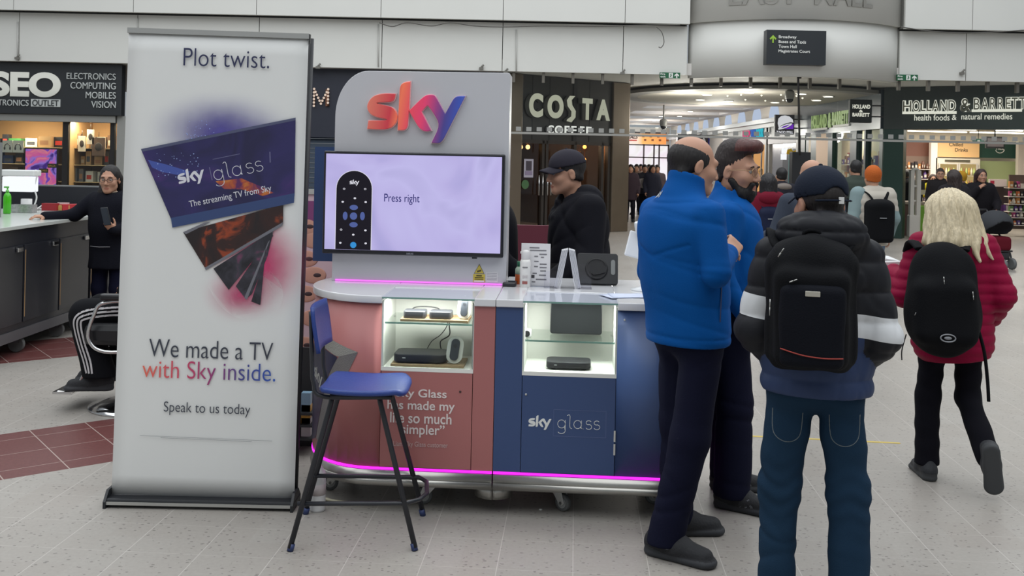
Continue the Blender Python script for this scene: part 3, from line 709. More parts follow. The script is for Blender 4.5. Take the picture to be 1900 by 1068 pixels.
for i, (x0, y0, x1, y1) in enumerate(((1224.5, 134, 1262, 145.5), (1664.5, 138, 1703, 150))):
    t, w, h, fx, fz = frsign('fire_exit_sign', ('green fire exit sign on the white wall by the coffee shop', 'green fire exit sign on the white wall over the health food shop')[i], x0, y0, x1, y1, YF-.12, .05, GREEN)
    text('lettering', 'Fire', SW, t, (-w*.47, -w*.24, h*.55, h*.88), -.004, bold=.02); text('lettering', 'exit', SW, t, (-w*.47, -w*.22, h*.12, h*.42), -.004, bold=.02)
    b = MB(); b.bb((-w*.06, -.006, h*.1), (w*.14, 0, h*.9), 0)
    b.prism([(w*.04+(x_-.03)*.28, z_*h*2.9-h*.12) for x_, z_ in ((-.02, .1), (.03, .12), (.06, .2), (.1, .16), (.11, .19), (.05, .26), (.075, .3), (.05, .33), (-.01, .3), (-.01, .24), (.01, .2), (-.05, .16))], -.008, -.006, 1); b.build('running_figure', [SW, GREEN], t)
    b = MB(); b.prism([((x_-.02)*.42, z_*h*2.9) for x_, z_ in ((.06, 0), (.12, 0), (.12, .16), (.2, .09), (.2, .18), (.09, .29), (-.02, .18), (-.02, .09), (.06, .16))], -.006, 0); b.build('arrow', SW, t, loc=(w*.26, 0, h*.06))
# ------------------------------------------------------------------ smoke curtain of glass under the bulkhead
RAIL = mat('rail_steel', (172, 170, 164), .35, metal=.6)
t = thing('smoke_curtain', 'clear glass curtain with chequered edge hung below the white bulkhead', 'glass screen', (7, YF+.1, 2.2))
g = MB()
gp = glass('curtain_glass', (250, 252, 251), .0)
for a in np.arange(-7.2, 6.3, 1.42): g.bb((a+.004, -.006, .0), (a+1.416, .006, ZB-2.2))
g.build('glass_panes', gp, t)
MB().bb((-7.2, -.025, -.02), (6.9, .025, .025)).build('bottom_rail', RAIL, t)
ck = MB().bb((0, -.010, .045), (.11, -.007, .135)).build('chequer_square', mat('chequer_white', (150, 150, 146), .5), t, loc=(-7.15, 0, 0))
for i in range(1, 64): c = ck.copy(); COL.objects.link(c); c.location.x = -7.15+i*.22
for i in range(22):
    MB().bb((-.03, -.04, 0), (.03, .05, .22)).build('bracket', mat('bracket_grey', (112, 108, 100), .4, metal=.5), t, loc=(-7.0+i*.63, 0, ZB-2.2-.22))
# ------------------------------------------------------------------ soffit and corridor shell
CEIL = mat('soffit_paint', (205, 202, 197), .7); WARM = mat('corridor_wall', (205, 196, 186), .6)
MB().bb((-16, YF+.02, ZB), (18, 31.0, ZB+.25)).build('ceiling_soffit', CEIL, kind='structure')
cc = MB(); zc = 3.62
ys = [31.0, 31.9, 33.2, 34.7, 36.2, 38.2, 40.2, 42.6, 44.6, 47.2, 49.2, 52, 54.8]
for i in range(0, len(ys)-1, 2): cc.bb((2, ys[i], zc), (8.8, ys[i+1], zc+.2))
for i in range(1, len(ys)-1, 2): cc.bb((2, ys[i], zc), (4.7, ys[i+1], zc+.2)); cc.bb((8.35, ys[i], zc), (8.8, ys[i+1], zc+.2))
cc.build('ceiling_corridor', mat('corridor_ceiling', (190, 180, 176), .7), kind='structure')
SKYL = emis('skylight_glow', (214, 234, 252), 1.15)
for i in range(1, len(ys)-1, 2):
    MB().bb((-1.82, -(ys[i+1]-ys[i])/2, 0), (1.82, (ys[i+1]-ys[i])/2, .05)).build('roof_light', SKYL, loc=(6.53, (ys[i]+ys[i+1])/2, zc+.22), label='pale blue roof light strip between the beams of the far corridor ceiling', cat='roof light', group='roof lights of the far corridor')
MB().bb((2, 31, zc+.3), (8.8, 54.8, zc+.35)).build('ceiling_void', mat('void_grey', (200, 205, 210), .8), kind='structure')
cw = MB(); cw.bb((8.75, 29.9, 0), (9.0, 54.9, 3.62)).build('wall_right', WARM, kind='structure')
# white cornice shelf and glowing arches that imitate wall-washer light above it
MB().bb((8.30, 30.0, 3.02), (8.76, 54.9, 3.16)).bb((8.52, 30, 2.9), (8.76, 54.9, 3.02)).build('trim_1', mat('cornice_white', (214, 214, 216), .5), kind='structure')
SCALLOP = emis('scallop_glow', (206, 218, 244), .8)
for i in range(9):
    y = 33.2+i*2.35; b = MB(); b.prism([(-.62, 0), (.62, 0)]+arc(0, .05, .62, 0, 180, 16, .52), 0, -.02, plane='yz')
    b.build('light_scallop', SCALLOP, loc=(8.75, y, 3.17), label='pale blue arch imitating a light scallop high on the far corridor wall', cat='light scallop', group='painted light scallops above the corridor shops')
# circular dropped ring with downlights and little star lights
t = thing('ceiling_ring', 'large dropped ceiling disc with grey ring edge under the soffit', 'ceiling disc', (6.3, 25.9, ZB-.16))
b = MB()
for r0, r1, z0, z1 in ((3.05, 3.5, 0.02, .10),):
    n = 64; P = [(math.cos(2*PI*i/n), math.sin(2*PI*i/n)) for i in range(n)]
    vs = [(r*x, r*y, z) for r, z in ((r0, z0), (r1, z0), (r1, z1), (r0, z1)) for x, y in P]
    b.add(vs, [(k*n+i, k*n+(i+1) % n, ((k+1) % 4)*n+(i+1) % n, ((k+1) % 4)*n+i) for k in range(4) for i in range(n)], 0, False)
b.build('ring', mat('ring_grey', (128, 126, 120), .5), t)
MB().lathe([(3.04, .02), (3.04, .12)], seg=64).build('disc', mat('disc_warm', (168, 162, 150), .7), t)
LAMP = emis('downlight_glow', (255, 248, 232), 4.0); RIMW = mat('downlight_rim', (220, 218, 212), .4)
def downlight(x, y, z, r, label, group):
    t = thing('downlight', label, 'downlight', (x, y, z), 0, group)
    MB().lathe([(r*1.25, 0), (r*1.25, -.012), (r*1.02, -.018)], seg=20).build('rim', RIMW, t); MB().lathe([(r, -.02), (r, -.026)], seg=20).build('lens', LAMP, t); return t
def ground_at(px, py, z):
    dx, dy = px-CX, py-CY; k = dx*math.sin(ROLL)-dy*math.cos(ROLL); return W(px, py, (z-HC)*FPX/k)
for px, py in ((1299, 184), (1312, 175), (1352, 186.5), (1390, 171), (1438, 189), (1487, 173), (1515, 185), (1537, 178)):
    p = ground_at(px, py, ZB-.14); downlight(p.x, p.y, ZB-.14, .11, 'round recessed downlight in the dropped ceiling disc', 'downlights of the ceiling disc')
STAR = emis('star_glow', (255, 246, 220), 3.)
for px, py in ((1375, 175), (1413, 176), (1449, 175), (1383, 184), (1420, 186), (1350, 177), (1478, 177), (1453, 185), (1489, 181)):
    p = ground_at(px, py, ZB-.14); b = MB().ball((0, 0, -.012), .02, 0, 10, 6); b.build('star_light', STAR, loc=(p.x, p.y, ZB-.14), label='tiny star light dotted between downlights of the ceiling disc', cat='light', group='star lights of the ceiling disc')
for px, py in ((1305, 193.5), (1281, 206), (1261, 215), (1227, 215), (1214, 223), (1231, 230), (1219, 236)):
    p = ground_at(px, py, zc-.005); downlight(p.x, p.y, zc-.005, .10, 'small round downlight on a beam of the far corridor ceiling', 'downlights of the far corridor')
# security cameras and the black hanging pole
def dome(px, py, Y, s, label, zt=ZB-.15):
    p = W(px, py, Y); t = thing('security_camera', label, 'camera', p)
    MB().tube([(0, 0, .2*s), (0, 0, zt-p.z)], .03*s, 8).build('mount', mat('camera_grey', (140, 138, 132), .4), t); MB().lathe([(.05*s, .24*s), (.13*s, .2*s), (.15*s, .12*s), (.13*s, -.02*s), (.12*s, -.04*s)], seg=20).build('housing', mat('camera_grey', (140, 138, 132), .4), t)
    MB().ball((0, 0, -.05*s), (.115*s, .115*s, .11*s), 0, 16, 10).build('dome', mat('camera_black', (22, 22, 26), .15), t)
dome(1465, 181, 22.6, .75, 'grey dome security camera hanging under the ceiling disc'); dome(1231, 251-19, 34, .9, 'small dome security camera far along the corridor ceiling', 3.62)
p = W(1481, 144, 20.3); q = W(1484, 288, 20.3); MB().tube([(0, 0, 3.45-p.z), (0, 0, 0), (q.x-p.x, 0, q.z-p.z)], .022, 8).bb((-.02, -.02, -.02), (.06, .02, .03)).build('hanging_pole', mat('pole_black', (32, 30, 30), .5), loc=p, label='thin black pole hanging from the bulkhead in front of taco sign', cat='pole')
p = W(1484, 306, 20.6); MB().bb((-.19, -.12, -p.z), (.19, .12, .27)).build('black_cabinet', mat('cab_black', (20, 20, 24), .5), loc=p, label='tall black speaker cabinet on the pole near the health food shop', cat='speaker', bevel=.01)
# ------------------------------------------------------------------ shops around the atrium
rng = random.Random(11)
def on_plane(px, py, O, rz):
    """where the ray of a pixel meets an upright plane through O whose own x axis is turned by rz: (x along it, height)"""
    d = W(px, py, 1.)-Vector((0, 0, HC)); n = Vector((math.sin(rz), -math.cos(rz), 0)); t = (Vector(O)-Vector((0, 0, HC))).dot(n)/d.dot(n); p = Vector((0, 0, HC))+d*t
    u = Vector((math.cos(rz), math.sin(rz), 0)); return (p-Vector(O)).dot(u), p.z
METG = mat('shutter_grey', (150, 150, 146), .5, metal=.3); BLKM = mat('frame_black', (26, 24, 24), .5)
# ---- electronics shop
Y = 21.35; O = (W(-60, 300, Y).x, Y, 0); t = thing('electronics_shop', 'electronics outlet shopfront with dark sign over lit display windows', 'shop', O)
def ex(px, py=300): return W(px, py, Y).x-O[0]
def ez(px, py): return W(px, py, Y).z
zt, zs0 = ez(100, 119), ez(100, 213)
MB().bb((0, -.22, zs0), (ex(233, 160), 0, zt)).build('sign_board', mat('seo_black', (40, 43, 46), .4), t, bevel=.01)
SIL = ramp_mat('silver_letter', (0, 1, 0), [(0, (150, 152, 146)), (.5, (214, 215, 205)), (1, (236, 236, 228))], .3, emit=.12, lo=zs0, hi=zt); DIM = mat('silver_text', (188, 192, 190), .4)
def et(s, x0, x1, y0, y1, m, bold, n='lettering'): text(n, s, m, t, (ex(x0, (y0+y1)/2), ex(x1, (y0+y1)/2), ez((x0+x1)/2, y1), ez((x0+x1)/2, y0)), -.225, bold=bold, ext=.02)
et('SEO', -6, 122, 135, 181, SIL, .045)
et('CTRONICS', -2, 63, 186, 197, DIM, .0); et('OUTLET', 70, 118, 186.5, 197.5, mat('seo_black', (40, 43, 46)), .0)
b = MB(); b.bb((ex(67, 192), -.232, ez(93, 199)), (ex(121, 192), -.222, ez(93, 185))); b.build('outlet_plate', DIM, t)
et('ELECTRONICS', 133, 223, 137.5, 149, DIM, .0); et('COMPUTING', 140, 223, 154.5, 166.5, DIM, .0); et('MOBILES', 168, 223, 172, 184, DIM, .0); et('VISION', 178, 223, 189, 201, DIM, .0)
MB().bb((0, -.16, ez(100, 226)), (ex(219, 220), .05, zs0)).build('shutter_box', METG, t, bevel=.01)
MB().bb((ex(219, 300), -.1, 0), (ex(237, 300), .12, zs0)).build('shutter_guide', METG, t); MB().bb((ex(236.5, 200), -.05, 0), (ex(246, 200), .12, zt)).build('side_post', BLKM, t)
for a, bq in ((117, 127), (205, 213)): MB().bb((ex(a, 300), -.05, 0), (ex(bq, 300), .05, zs0)).build('window_post', BLKM, t)
MB().bb((0, -.05, 0), (ex(219, 300), .05, .55)).build('plinth', BLKM, t)
MB().bb((0, -.006, .55), (ex(219, 300), .006, zs0-.15)).build('window_glass', glass('shop_glass', (240, 243, 240), .06), t)
dep = 1.3; wI = ex(219, 300)
b = MB(); b.bb((0, dep, 0), (wI, dep+.05, zs0), 0); b.bb((0, 0, zs0-.05), (wI, dep, zs0), 0); b.bb((0, .06, .0), (wI, dep, .55), 1); b.bb((ex(119), .06, .55), (ex(124), dep, zs0), 0)
b.build('window_interior', [mat('amber_back', (176, 140, 96), .7), mat('shop_dark', (60, 50, 44), .7)], t)
shz = [.95, 1.32, 1.69]
for k, z in enumerate(shz): MB().bb((0, .35, z-.015), (wI, dep, z)).build('shelf', mat('shelf_wood', (196, 172, 130), .5), t)
for xx in (.9, 2.2, 3.4): area('shop_window_lamp', (O[0]+xx, Y+.25, zs0-.12), (.5, .2), 42, (1, .84, .62), (R(15), 0, 0))
cols = [('black', (30, 30, 36)), ('dark blue', (34, 52, 96)), ('white', (214, 212, 204)), ('grey', (92, 94, 98)), ('green', (54, 110, 60)), ('brown', (104, 76, 56)), ('tan', (176, 144, 104))]
tall = {0: .3, 1: .3, 2: .34}
nb = 0
for k, z in enumerate(shz):
    x = .06
    while x < wI-.3:
        amb = x > ex(124); wB = rng.uniform(.12, .3) if not amb else rng.uniform(.09, .17); hB = rng.uniform(.17, .33)
        cn, cc_ = rng.choice(cols if not amb else [cols[2], cols[3], cols[5], cols[6], cols[6], cols[2], cols[5]])
        if amb or x+wB < ex(46) or x > ex(108) or k == 2:
            bo = MB().bb((-wB/2, -.09, 0), (wB/2, .09, hB)); bo.bb((-wB*.36, -.0915, hB*.22), (wB*.30, -.0905, hB*.62), 1)
            bo.build('product_box', [mat('box_'+cn.replace(' ', '_'), cc_, .5), mat('box_print_%d' % (nb % 4), ((200, 190, 170), (70, 74, 84), (150, 110, 80), (190, 60, 50))[nb % 4], .5)], loc=(O[0]+x+wB/2, Y+.5+rng.uniform(0, .2), z), rot=(0, 0, rng.uniform(-.15, .15)),
                     label='small %s boxed product on the lit shelves of the electronics shop' % cn, cat='box', group='%s boxes in the electronics shop window' % cn); nb += 1
        x += wB+rng.uniform(.015, .07)
# purple screen, hang-up cards
for i, (px, py, lab) in enumerate(((152, 252, 'white hanging pack with dark oval picture in the amber window'), (168, 240, 'tall white hanging pack near the top of the amber window'), (183, 255, 'brown pair of hanging bags in the amber window'), (131, 285, 'yellow hanging tag by the dark post of the amber window'))):
    p = W(px, py, Y+.3); sz = ((.16, .34), (.15, .32), (.28, .40), (.07, .22))[i]; c_ = ((206, 196, 178), (210, 200, 184), (92, 72, 60), (214, 160, 44))[i]
    bo = MB().bb((-sz[0]/2, 0, -sz[1]), (sz[0]/2, .03, 0)); bo.ball((0, -.002, -sz[1]*.5), (sz[0]*.3, .008, sz[1]*.22), 1); bo.tube([(0, .015, 0), (0, .015, .12)], .006, 6, 2)
    bo.build('hanging_pack', [mat('pack_%d' % i, c_, .6), mat('pack_dark', (60, 54, 52), .5), BLKM], loc=p, label=lab, cat='pack')
def ramp3(nm, cols3, sc=3.2):
    if nm in _M: return _M[nm]
    m = bpy.data.materials.new(nm); m.use_nodes = True; nt = m.node_tree; nt.nodes.clear(); tc = nt.nodes.new('ShaderNodeTexCoord'); n = nt.nodes.new('ShaderNodeTexNoise'); n.inputs['Scale'].default_value = sc; n.inputs['Distortion'].default_value = 1.4
    rp = nt.nodes.new('ShaderNodeValToRGB'); el = rp.color_ramp.elements
    while len(el) > 1: el.remove(el[0])
    for i, c in enumerate(cols3):
        e = el[0] if i == 0 else el.new(.32+.36*i/(len(cols3)-1)); e.position = .32+.36*i/(len(cols3)-1); e.color = (*lin(c), 1)
    e = nt.nodes.new('ShaderNodeEmission'); o = nt.nodes.new('ShaderNodeOutputMaterial'); nt.links.new(tc.outputs['Object'], n.inputs['Vector']); nt.links.new(n.outputs['Fac'], rp.inputs[0]); nt.links.new(rp.outputs[0], e.inputs[0]); e.inputs[1].default_value = .95; nt.links.new(e.outputs[0], o.inputs[0]); _M[nm] = m; return m
a, bq = W(48, 276, Y+.2), W(104, 344, Y+.2); s = thing('display_screen', 'glowing purple and pink television in the electronics shop window', 'television', (a.x, Y+.2, bq.z))
MB().bb((-.02, .0, -.02), (bq.x-a.x+.02, .05, a.z-bq.z+.02)).build('casing', BLKM, s); MB().bb((0, -.01, 0), (bq.x-a.x, 0, a.z-bq.z)).build('screen', ramp3('purple_screen', [(70, 40, 130), (150, 120, 220), (210, 90, 160), (230, 130, 150), (120, 70, 190)]), s)
for i, (px, py, s_) in enumerate(((72, 320, '1 CABLE'), (88, 311, 'BACK'))):
    p = W(px, py, Y+.1); o = thing('price_card', ('black and gold price card low on the purple television', 'black and gold price card on the edge of the purple television')[i], 'card', p); MB().bb((0, 0, 0), (.2, .01, .09)).build('card', mat('card_black', (40, 34, 30), .5), o); text('lettering', s_, mat('card_gold', (190, 150, 60), .5), o, (.02, .18, .025, .065), -.002, bold=.02)
p = W(24, 275, Y+.18)
for i in (0, 1):
    o = thing('headphone_box', 'white headphone box standing in the electronics shop window', 'box', (p.x-.12+i*.23, p.y, p.z-.09), 0, 'white headphone boxes in the electronics shop'); MB().bb((-.11, 0, 0), (.11, .06, .26)).build('carton', mat('carton_white', (210, 206, 196), .5), o)
    b = MB(); b.tube([(.06*math.cos(R(a_)), -.004, .11+.08*math.sin(R(a_))) for a_ in range(0, 181, 15)], .009, 6); b.ball((-.06, -.004, .09), (.02, .008, .035)); b.ball((.06, -.004, .09), (.02, .008, .035)); b.build('headphone_picture', mat('print_grey', (74, 72, 74), .5), o)
# ---- shuttered shop with bulb letters (behind the tower)
Y = 21.3; a, bq = W(560, 130, Y), W(935, 232, Y); O = (a.x, Y, 0)
t = thing('shuttered_shop', 'dark navy shopfront with bulb letters and closed slatted shutter', 'shop', O)
wS = bq.x-a.x; MB().bb((0, -.1, 2.02), (wS, 0, ZB)).build('sign_board', mat('navy_board', (32, 36, 50), .5), t)
sh = MB(); z = 0
while z < 2.02: sh.box((wS/2, .03, z+.055), (wS, .015, .10), 0, (R(-14), 0, 0)); z += .105
sh.build('shutter', mat('shutter_navy', (40, 52, 66), .45, metal=.4), t)
BULB = emis('bulb_glow', (236, 214, 196), .8); COPP = mat('copper', (120, 82, 62), .4, metal=.5)
def letter(pts, ox):
    b = MB(); b.tube([(p[0]+ox, -.12, p[1]) for p in pts], .045, 6, 0, flat=.5); return b
lm = letter([(0, 0), (0, .36), (.15, .05), (.30, .36), (.30, 0)], W(585, 197, Y).x-O[0]); zl = W(585, 197, Y).z
o = lm.build('bulb_letter', COPP, t, loc=(0, 0, zl)); x0 = W(585, 197, Y).x-O[0]
for p0, p1 in (((0, 0), (0, .36)), ((0, .36), (.15, .05)), ((.15, .05), (.30, .36)), ((.30, .36), (.30, 0))):
    for i in range(5): f = i/5; MB().ball((x0+p0[0]+(p1[0]-p0[0])*f, -.16, zl+p0[1]+(p1[1]-p0[1])*f), .026, 0, 8, 6).build('bulb', BULB, o, loc=(0, 0, -zl))
MB().bb((W(609, 190, Y).x-O[0]-.03, -.15, zl), (W(609, 190, Y).x-O[0]+.03, -.1, zl+.36)).build('bulb_letter', COPP, t)
# ---- coffee shop, set at an angle
O = Vector((-.16, 21.25, 0)); rz = math.atan2(2.1, 2.8); t = thing('coffee_shop', 'dark glazed coffee shop front with bronze pillars and big cream lettering', 'shop', O, rz)
def cp(px, py): return on_plane(px, py, O, rz)
BRZ = mat('bronze_panel', (116, 104, 90), .33, metal=.55, noise=(3, .12)); COST = mat('costa_board', (52, 50, 48), .35)
xA, xB, xC, xD = 0.0, cp(965, 300)[0], cp(1133, 300)[0], cp(1164, 300)[0]
zh = 2.34; zl = cp(1050, 262)[1]
for u, v in ((xA, xB), (xC, xD)): MB().bb((u, -.06, 0), (v, .3, ZB-.01)).build('pillar', BRZ, t, bevel=.015)
MB().bb((xB, 0, zl), (xC, .12, ZB-.01)).build('sign_board', COST, t)
for px in (988, 1020, 1062, 1094): x = cp(px, 200)[0]; MB().bb((x-.006, -.006, zl), (x+.006, 0, ZB-.02)).build('board_joint', BLKM, t)
x = cp(1067, 200)[0]; MB().bb((x-.05, -.012, zl), (x+.05, 0, ZB-.02)).build('board_post', BLKM, t)
CRM = emis('cream_glow', (206, 206, 184), .62); EDGE = mat('letter_edge', (30, 28, 27), .5)
def ct(s, x0, y0, x1, y1, m, bold, ext=.07, yy=-.06):
    a = cp(x0, y1); b_ = cp(x1, y0); 
    zlo = cp(x0, y1)[1]; zhi = cp(x0, y0)[1]; text('letter', s, m, t, (a[0], b_[0], zlo, zhi), yy, bold=bold, ext=ext)
for s, x0, y0, x1, y1 in (('C', 976, 172, 1002.5, 217), ('O', 1010, 175, 1040.5, 219), ('T', 1074.5, 182, 1094, 222), ('A', 1101, 184, 1126.5, 223)):
    ct(s, x0-5, y0, x1-5, y1, EDGE, .05, .04, -.01); ct(s, x0, y0, x1, y1, CRM, .05, .012, -.1)
sp = [(1061.5, 178.5), (1052, 178), (1046.5, 186), (1048, 197), (1055, 207), (1054.5, 216), (1047, 221.5), (1046, 224.5), (1054.5, 227), (1062, 218), (1062.5, 206), (1056, 195), (1055, 186)]
q = [cp(x, y) for x, y in sp]; b = MB(); b.prism(q[::-1], -.11, -.10, 0); b.prism([(x-.05, z) for x, z in q][::-1], -.05, -.01, 1); b.build('letter', [CRM, EDGE], t)
for s, x0, x1 in (('C', 1012, 1023), ('O', 1025, 1040), ('F', 1043, 1052), ('F', 1055.5, 1065), ('E', 1071.5, 1080), ('E', 1083, 1093)):
    yy = 232+(x0-1012)*.04; ct(s, x0-2.5, yy, x1-2.5, yy+16, EDGE, .05, .04, -.01); ct(s, x0, yy, x1, yy+16, emis('coffee_glow', (236, 236, 230), .9), .02, .012, -.08)
# glazing, doors, interior
MB().bb((xB, .04, 0), (xC, .05, zl)).build('window_glass', glass('cafe_glass', (214, 210, 206), .05), t)
for px in (1007, 1014, 1066, 1117, 1129): x = cp(px, 300)[0]; MB().bb((x-.035, -.02, 0), (x+.035, .09, zl)).build('door_frame', mat('frame_bronze', (50, 44, 40), .4), t)
zb_ = cp(1000, 262)[1]; MB().bb((xB, -.02, zb_-.05), (xC, .09, zb_+.03)).build('transom', mat('frame_bronze', (50, 44, 40), .4), t)
for px in (997, 1004, 1013, 1019): x = cp(px, 320)[0]; MB().tube([(x, -.07, cp(px, 362)[1]), (x, -.07, cp(px, 325)[1])], .014, 8).build('door_handle', mat('chrome', (200, 200, 200), .15, metal=1.), t)
DRK = mat('cafe_wall', (66, 48, 40), .8)
b = MB(); b.bb((xB-.2, 4.0, 0), (xC+.4, 4.1, ZB-.02)).bb((xB-.3, .1, 0), (xB-.2, 4, ZB-.02)).bb((xC+.3, .1, 0), (xC+.4, 4, ZB-.02)); b.build('interior_wall', DRK, t)
MB().bb((xB, 3.0, 0), (xB+1.3, 3.6, 1.05)).build('cafe_counter', mat('counter_wood', (96, 64, 44), .5), t)
MB().bb((xD-.02, .1, 0), (xD+.0, 8.5, ZB-.01)).build('side_wall', BRZ, t)
a = cp(984, 300); b = MB(); x0, z0 = cp(973, 329); x1, z1 = cp(991, 295); b.bb((x0, .02, z0), (x1, .03, z1), 0); b.bb((x0+.05, .015, (z0+z1)/2-.05), (x1-.05, .02, (z0+z1)/2+.16), 1); b.bb((x0+.03, .015, z0+.05), (x1-.03, .02, z0+.14), 2)
b.build('door_poster', [mat('poster_pale', (178, 172, 184), .6), mat('poster_dark', (70, 62, 72), .6), mat('poster_lilac', (140, 126, 150), .6)], t)
x0, z0 = cp(965, 342); MB().lathe([(.1, 0), (.1, .01)], axis=Matrix.Rotation(PI/2, 3, 'X'), seg=20).build('green_sticker', mat('sticker_green', (70, 104, 66), .6), t, loc=(x0+.15, .02, z0))
FIL = emis('filament', (255, 190, 110), 9.); BGL = glass('bulb_glass', (255, 226, 190), .1)
def pendant(px, py, yd, n, label, group=None):
    x, z = cp(px, py); P0 = Matrix.Rotation(rz, 3, 'Z') @ Vector((x, 0, 0))+O; P0.z = z; loc = Vector((0, 0, HC))+(P0-Vector((0, 0, HC)))*(1+.035*yd); z = loc.z; o = thing('pendant_lamp', label, 'lamp', (loc.x, loc.y, z), rz, group)
    if n == 1:
        MB().tube([(0, 0, .08), (0, 0, ZB-z-.02)], .008, 6).build('cord', BLKM, o); MB().lathe([(.03, .1), (.035, .04)], seg=12).build('socket', COPP, o); MB().ball((0, 0, -.02), .05, 0, 12, 8).build('bulb', FIL, o)
    else:
        MB().tube([(0, 0, .2), (0, 0, ZB-z-.02)], .012, 6).build('rod', COPP, o)
        for i, (dx, dz) in enumerate(((-.20, .08), (-.1, .16), (.1, .14), (.22, .10), (.02, -.12), (-.15, -.3), (.05, -.42))):
            MB().tube([(0, 0, .2), (dx, .02*i, dz+.08)], .01, 6).build('arm', COPP, o); MB().ball((dx, .02*i, dz), .045, 0, 10, 8).build('bulb', FIL, o); MB().ball((dx, .02*i, dz-.01), (.09, .09, .1), 0, 14, 10).build('globe', BGL, o)
pendant(966, 271, .8, 1, 'single glowing bulb nearest the bronze pillar inside the coffee shop'); pendant(979.5, 271, .8, 1, 'single glowing bulb second from the bronze pillar inside the coffee shop'); pendant(1088, 263, .9, 7, 'chandelier of amber glass globes glowing inside the coffee shop')
l = bpy.data.lights.new('cafe_lamp', 'POINT'); l.energy = 90; l.color = (1, .74, .5); l.shadow_soft_size = .2; o = bpy.data.objects.new('cafe_lamp', l); o.location = O+Matrix.Rotation(rz, 3, 'Z') @ Vector((1.9, 1.6, 2.2)); COL.objects.link(o)
# ---- far end of the corridor: glazed entrance, banner, small shops
Y = 55.; t = thing('entrance_glazing', 'bright glazed mall entrance at the far end of corridor', 'entrance', (7.6, Y, 0))
def q_(px, py): p = W(px, py, Y); return p.x-7.6, p.z
b = MB(); b.bb((-4, .02, 0), (1.1, .03, 2.66)); b.build('daylight', ramp3('street_glow', [(250, 236, 246), (255, 250, 255), (244, 240, 236), (255, 255, 255)], .6), t)
for x in (-3.0, -1.2, q_(1194, 300)[0], q_(1213, 300)[0], .55, 1.06): MB().bb((x-.04, -.05, 0), (x+.04, .02, 2.66)).build('mullion', mat('mullion_dark', (70, 58, 62), .5), t)
for z in (q_(1200, 292)[1], 2.62): MB().bb((-4, -.05, z-.035), (1.1, .02, z+.035)).build('transom', mat('mullion_dark', (70, 58, 62), .5), t)
MB().bb((-4.8, .05, 0), (1.12, .2, 3.6)).build('end_wall', WARM, t)
a, bq = W(1150, 247, 50), W(1236, 268, 50); t = thing('menu_banner', 'orange and white MEALS banner hung above the far entrance', 'banner', (a.x, 50, bq.z)); w, h = bq.x-a.x, a.z-bq.z
MB().bb((0, 0, 0), (w, .05, h)).build('board', ramp_mat('meals_board', (1, 0, 0), [(0, (226, 222, 224)), (.38, (236, 214, 196)), (.5, (244, 176, 96)), (1, (240, 150, 80))], .6, emit=.45, lo=0, hi=w), t)
text('lettering', 'MEALS', mat('meals_dark', (70, 34, 24), .6), t, (w*.10, w*.39, h*.50, h*.80), -.02, bold=.04, ext=.01, shear=.2); MB().bb((w*.14, -.02, h*.28), (w*.37, -.01, h*.40)).build('red_line', mat('meals_red', (206, 60, 50), .6), t)
for i in range(7): x = w*(.52+.16*(i//2)-.04*(i % 2)); z = h*(.30+.36*(i % 2)); MB().bb((x, -.02, z), (x+.12, -.01, z+.1)).build('price_mark', mat('meals_brown', (150, 84, 40), .6), t)
[MB().tube([(x_, .02, h), (x_, .02, 3.62-bq.z)], .02, 6).build('hanger', BLKM, t) for x_ in (.2, w-.2)]; MB().bb((0, -.05, h), (w, .05, h+.09)).build('top_rail', mat('mullion_dark', (70, 58, 62)), t)
def flag(name, label, px0, py0, px1, py1, Y, m, words, cat='sign'):
    t, w, h, fx, fz = frsign(name, label, px0, py0, px1, py1, Y, .12, m, cat); 
    for s, x0, x1, y0, y1, mm, bo in words: text('lettering', s, mm, t, (fx(x0, 0), fx(x1, 0), fz(0, y1), fz(0, y0)), -.01, bold=bo, ext=.012)
    return t, w, h, fx, fz
GOLD = mat('gold_text', (214, 180, 120), .5, emit=.25)
t, w, h, fx, fz = flag('coffee_sign', 'small dark square coffee sign beside the blue card shop sign', 1296, 254, 1315, 273, 44.2, mat('coffee_board', (66, 58, 58), .5), [('COFFEE', 1297.5, 1314, 267.5, 271, SW, .0)])
MB().prism([(0, -.14), (.1, -.05), (.07, .05), (0, .16), (-.07, .05), (-.1, -.05)], -.02, -.01).build('leaf_mark', SW, t, loc=(0, 0, h*.62))
flag('card_shop_sign', 'blue card shop sign with gold lettering at the corridor end', 1315, 253.5, 1346, 273, 44.0, mat('card_blue', (44, 46, 116), .5, emit=.12), [('Card', 1322, 1337, 255, 261.5, GOLD, .03), ('Factory', 1317.5, 1342.5, 262.5, 270, GOLD, .03)])
Y = 45.0; t = thing('card_shop', 'pale shopfront with bright windows below the blue card sign', 'shop', (W(1320, 300, Y).x, Y, 0)); ox = t.location.x
MB().bb((W(1262, 300, Y).x-ox, 0, 0), (W(1346, 300, Y).x-ox, .3, W(1320, 274, Y).z)).build('front', mat('shop_pale', (150, 142, 146), .6), t)
MB().bb((W(1256, 300, Y).x-ox, -.05, W(1320, 274, Y).z), (W(1346, 300, Y).x-ox, .3, W(1320, 250, Y).z)).build('sign_band', mat('band_dark', (52, 48, 52), .5), t)
for x0, x1, m_ in ((1300, 1306, BLKM), (1308, 1313, emis('win_green', (205, 236, 226), .9)), (1316, 1326, emis('win_cold', (214, 226, 232), .8)), (1329, 1336, mat('win_dim', (120, 122, 130), .4)), (1338, 1345, emis('win_cold', (214, 226, 232), .8))):
    MB().bb((W(x0, 300, Y).x-ox, -.02, .3), (W(x1, 300, Y).x-ox, 0, W(x1, 279, Y).z)).build('shop_window', m_, t)
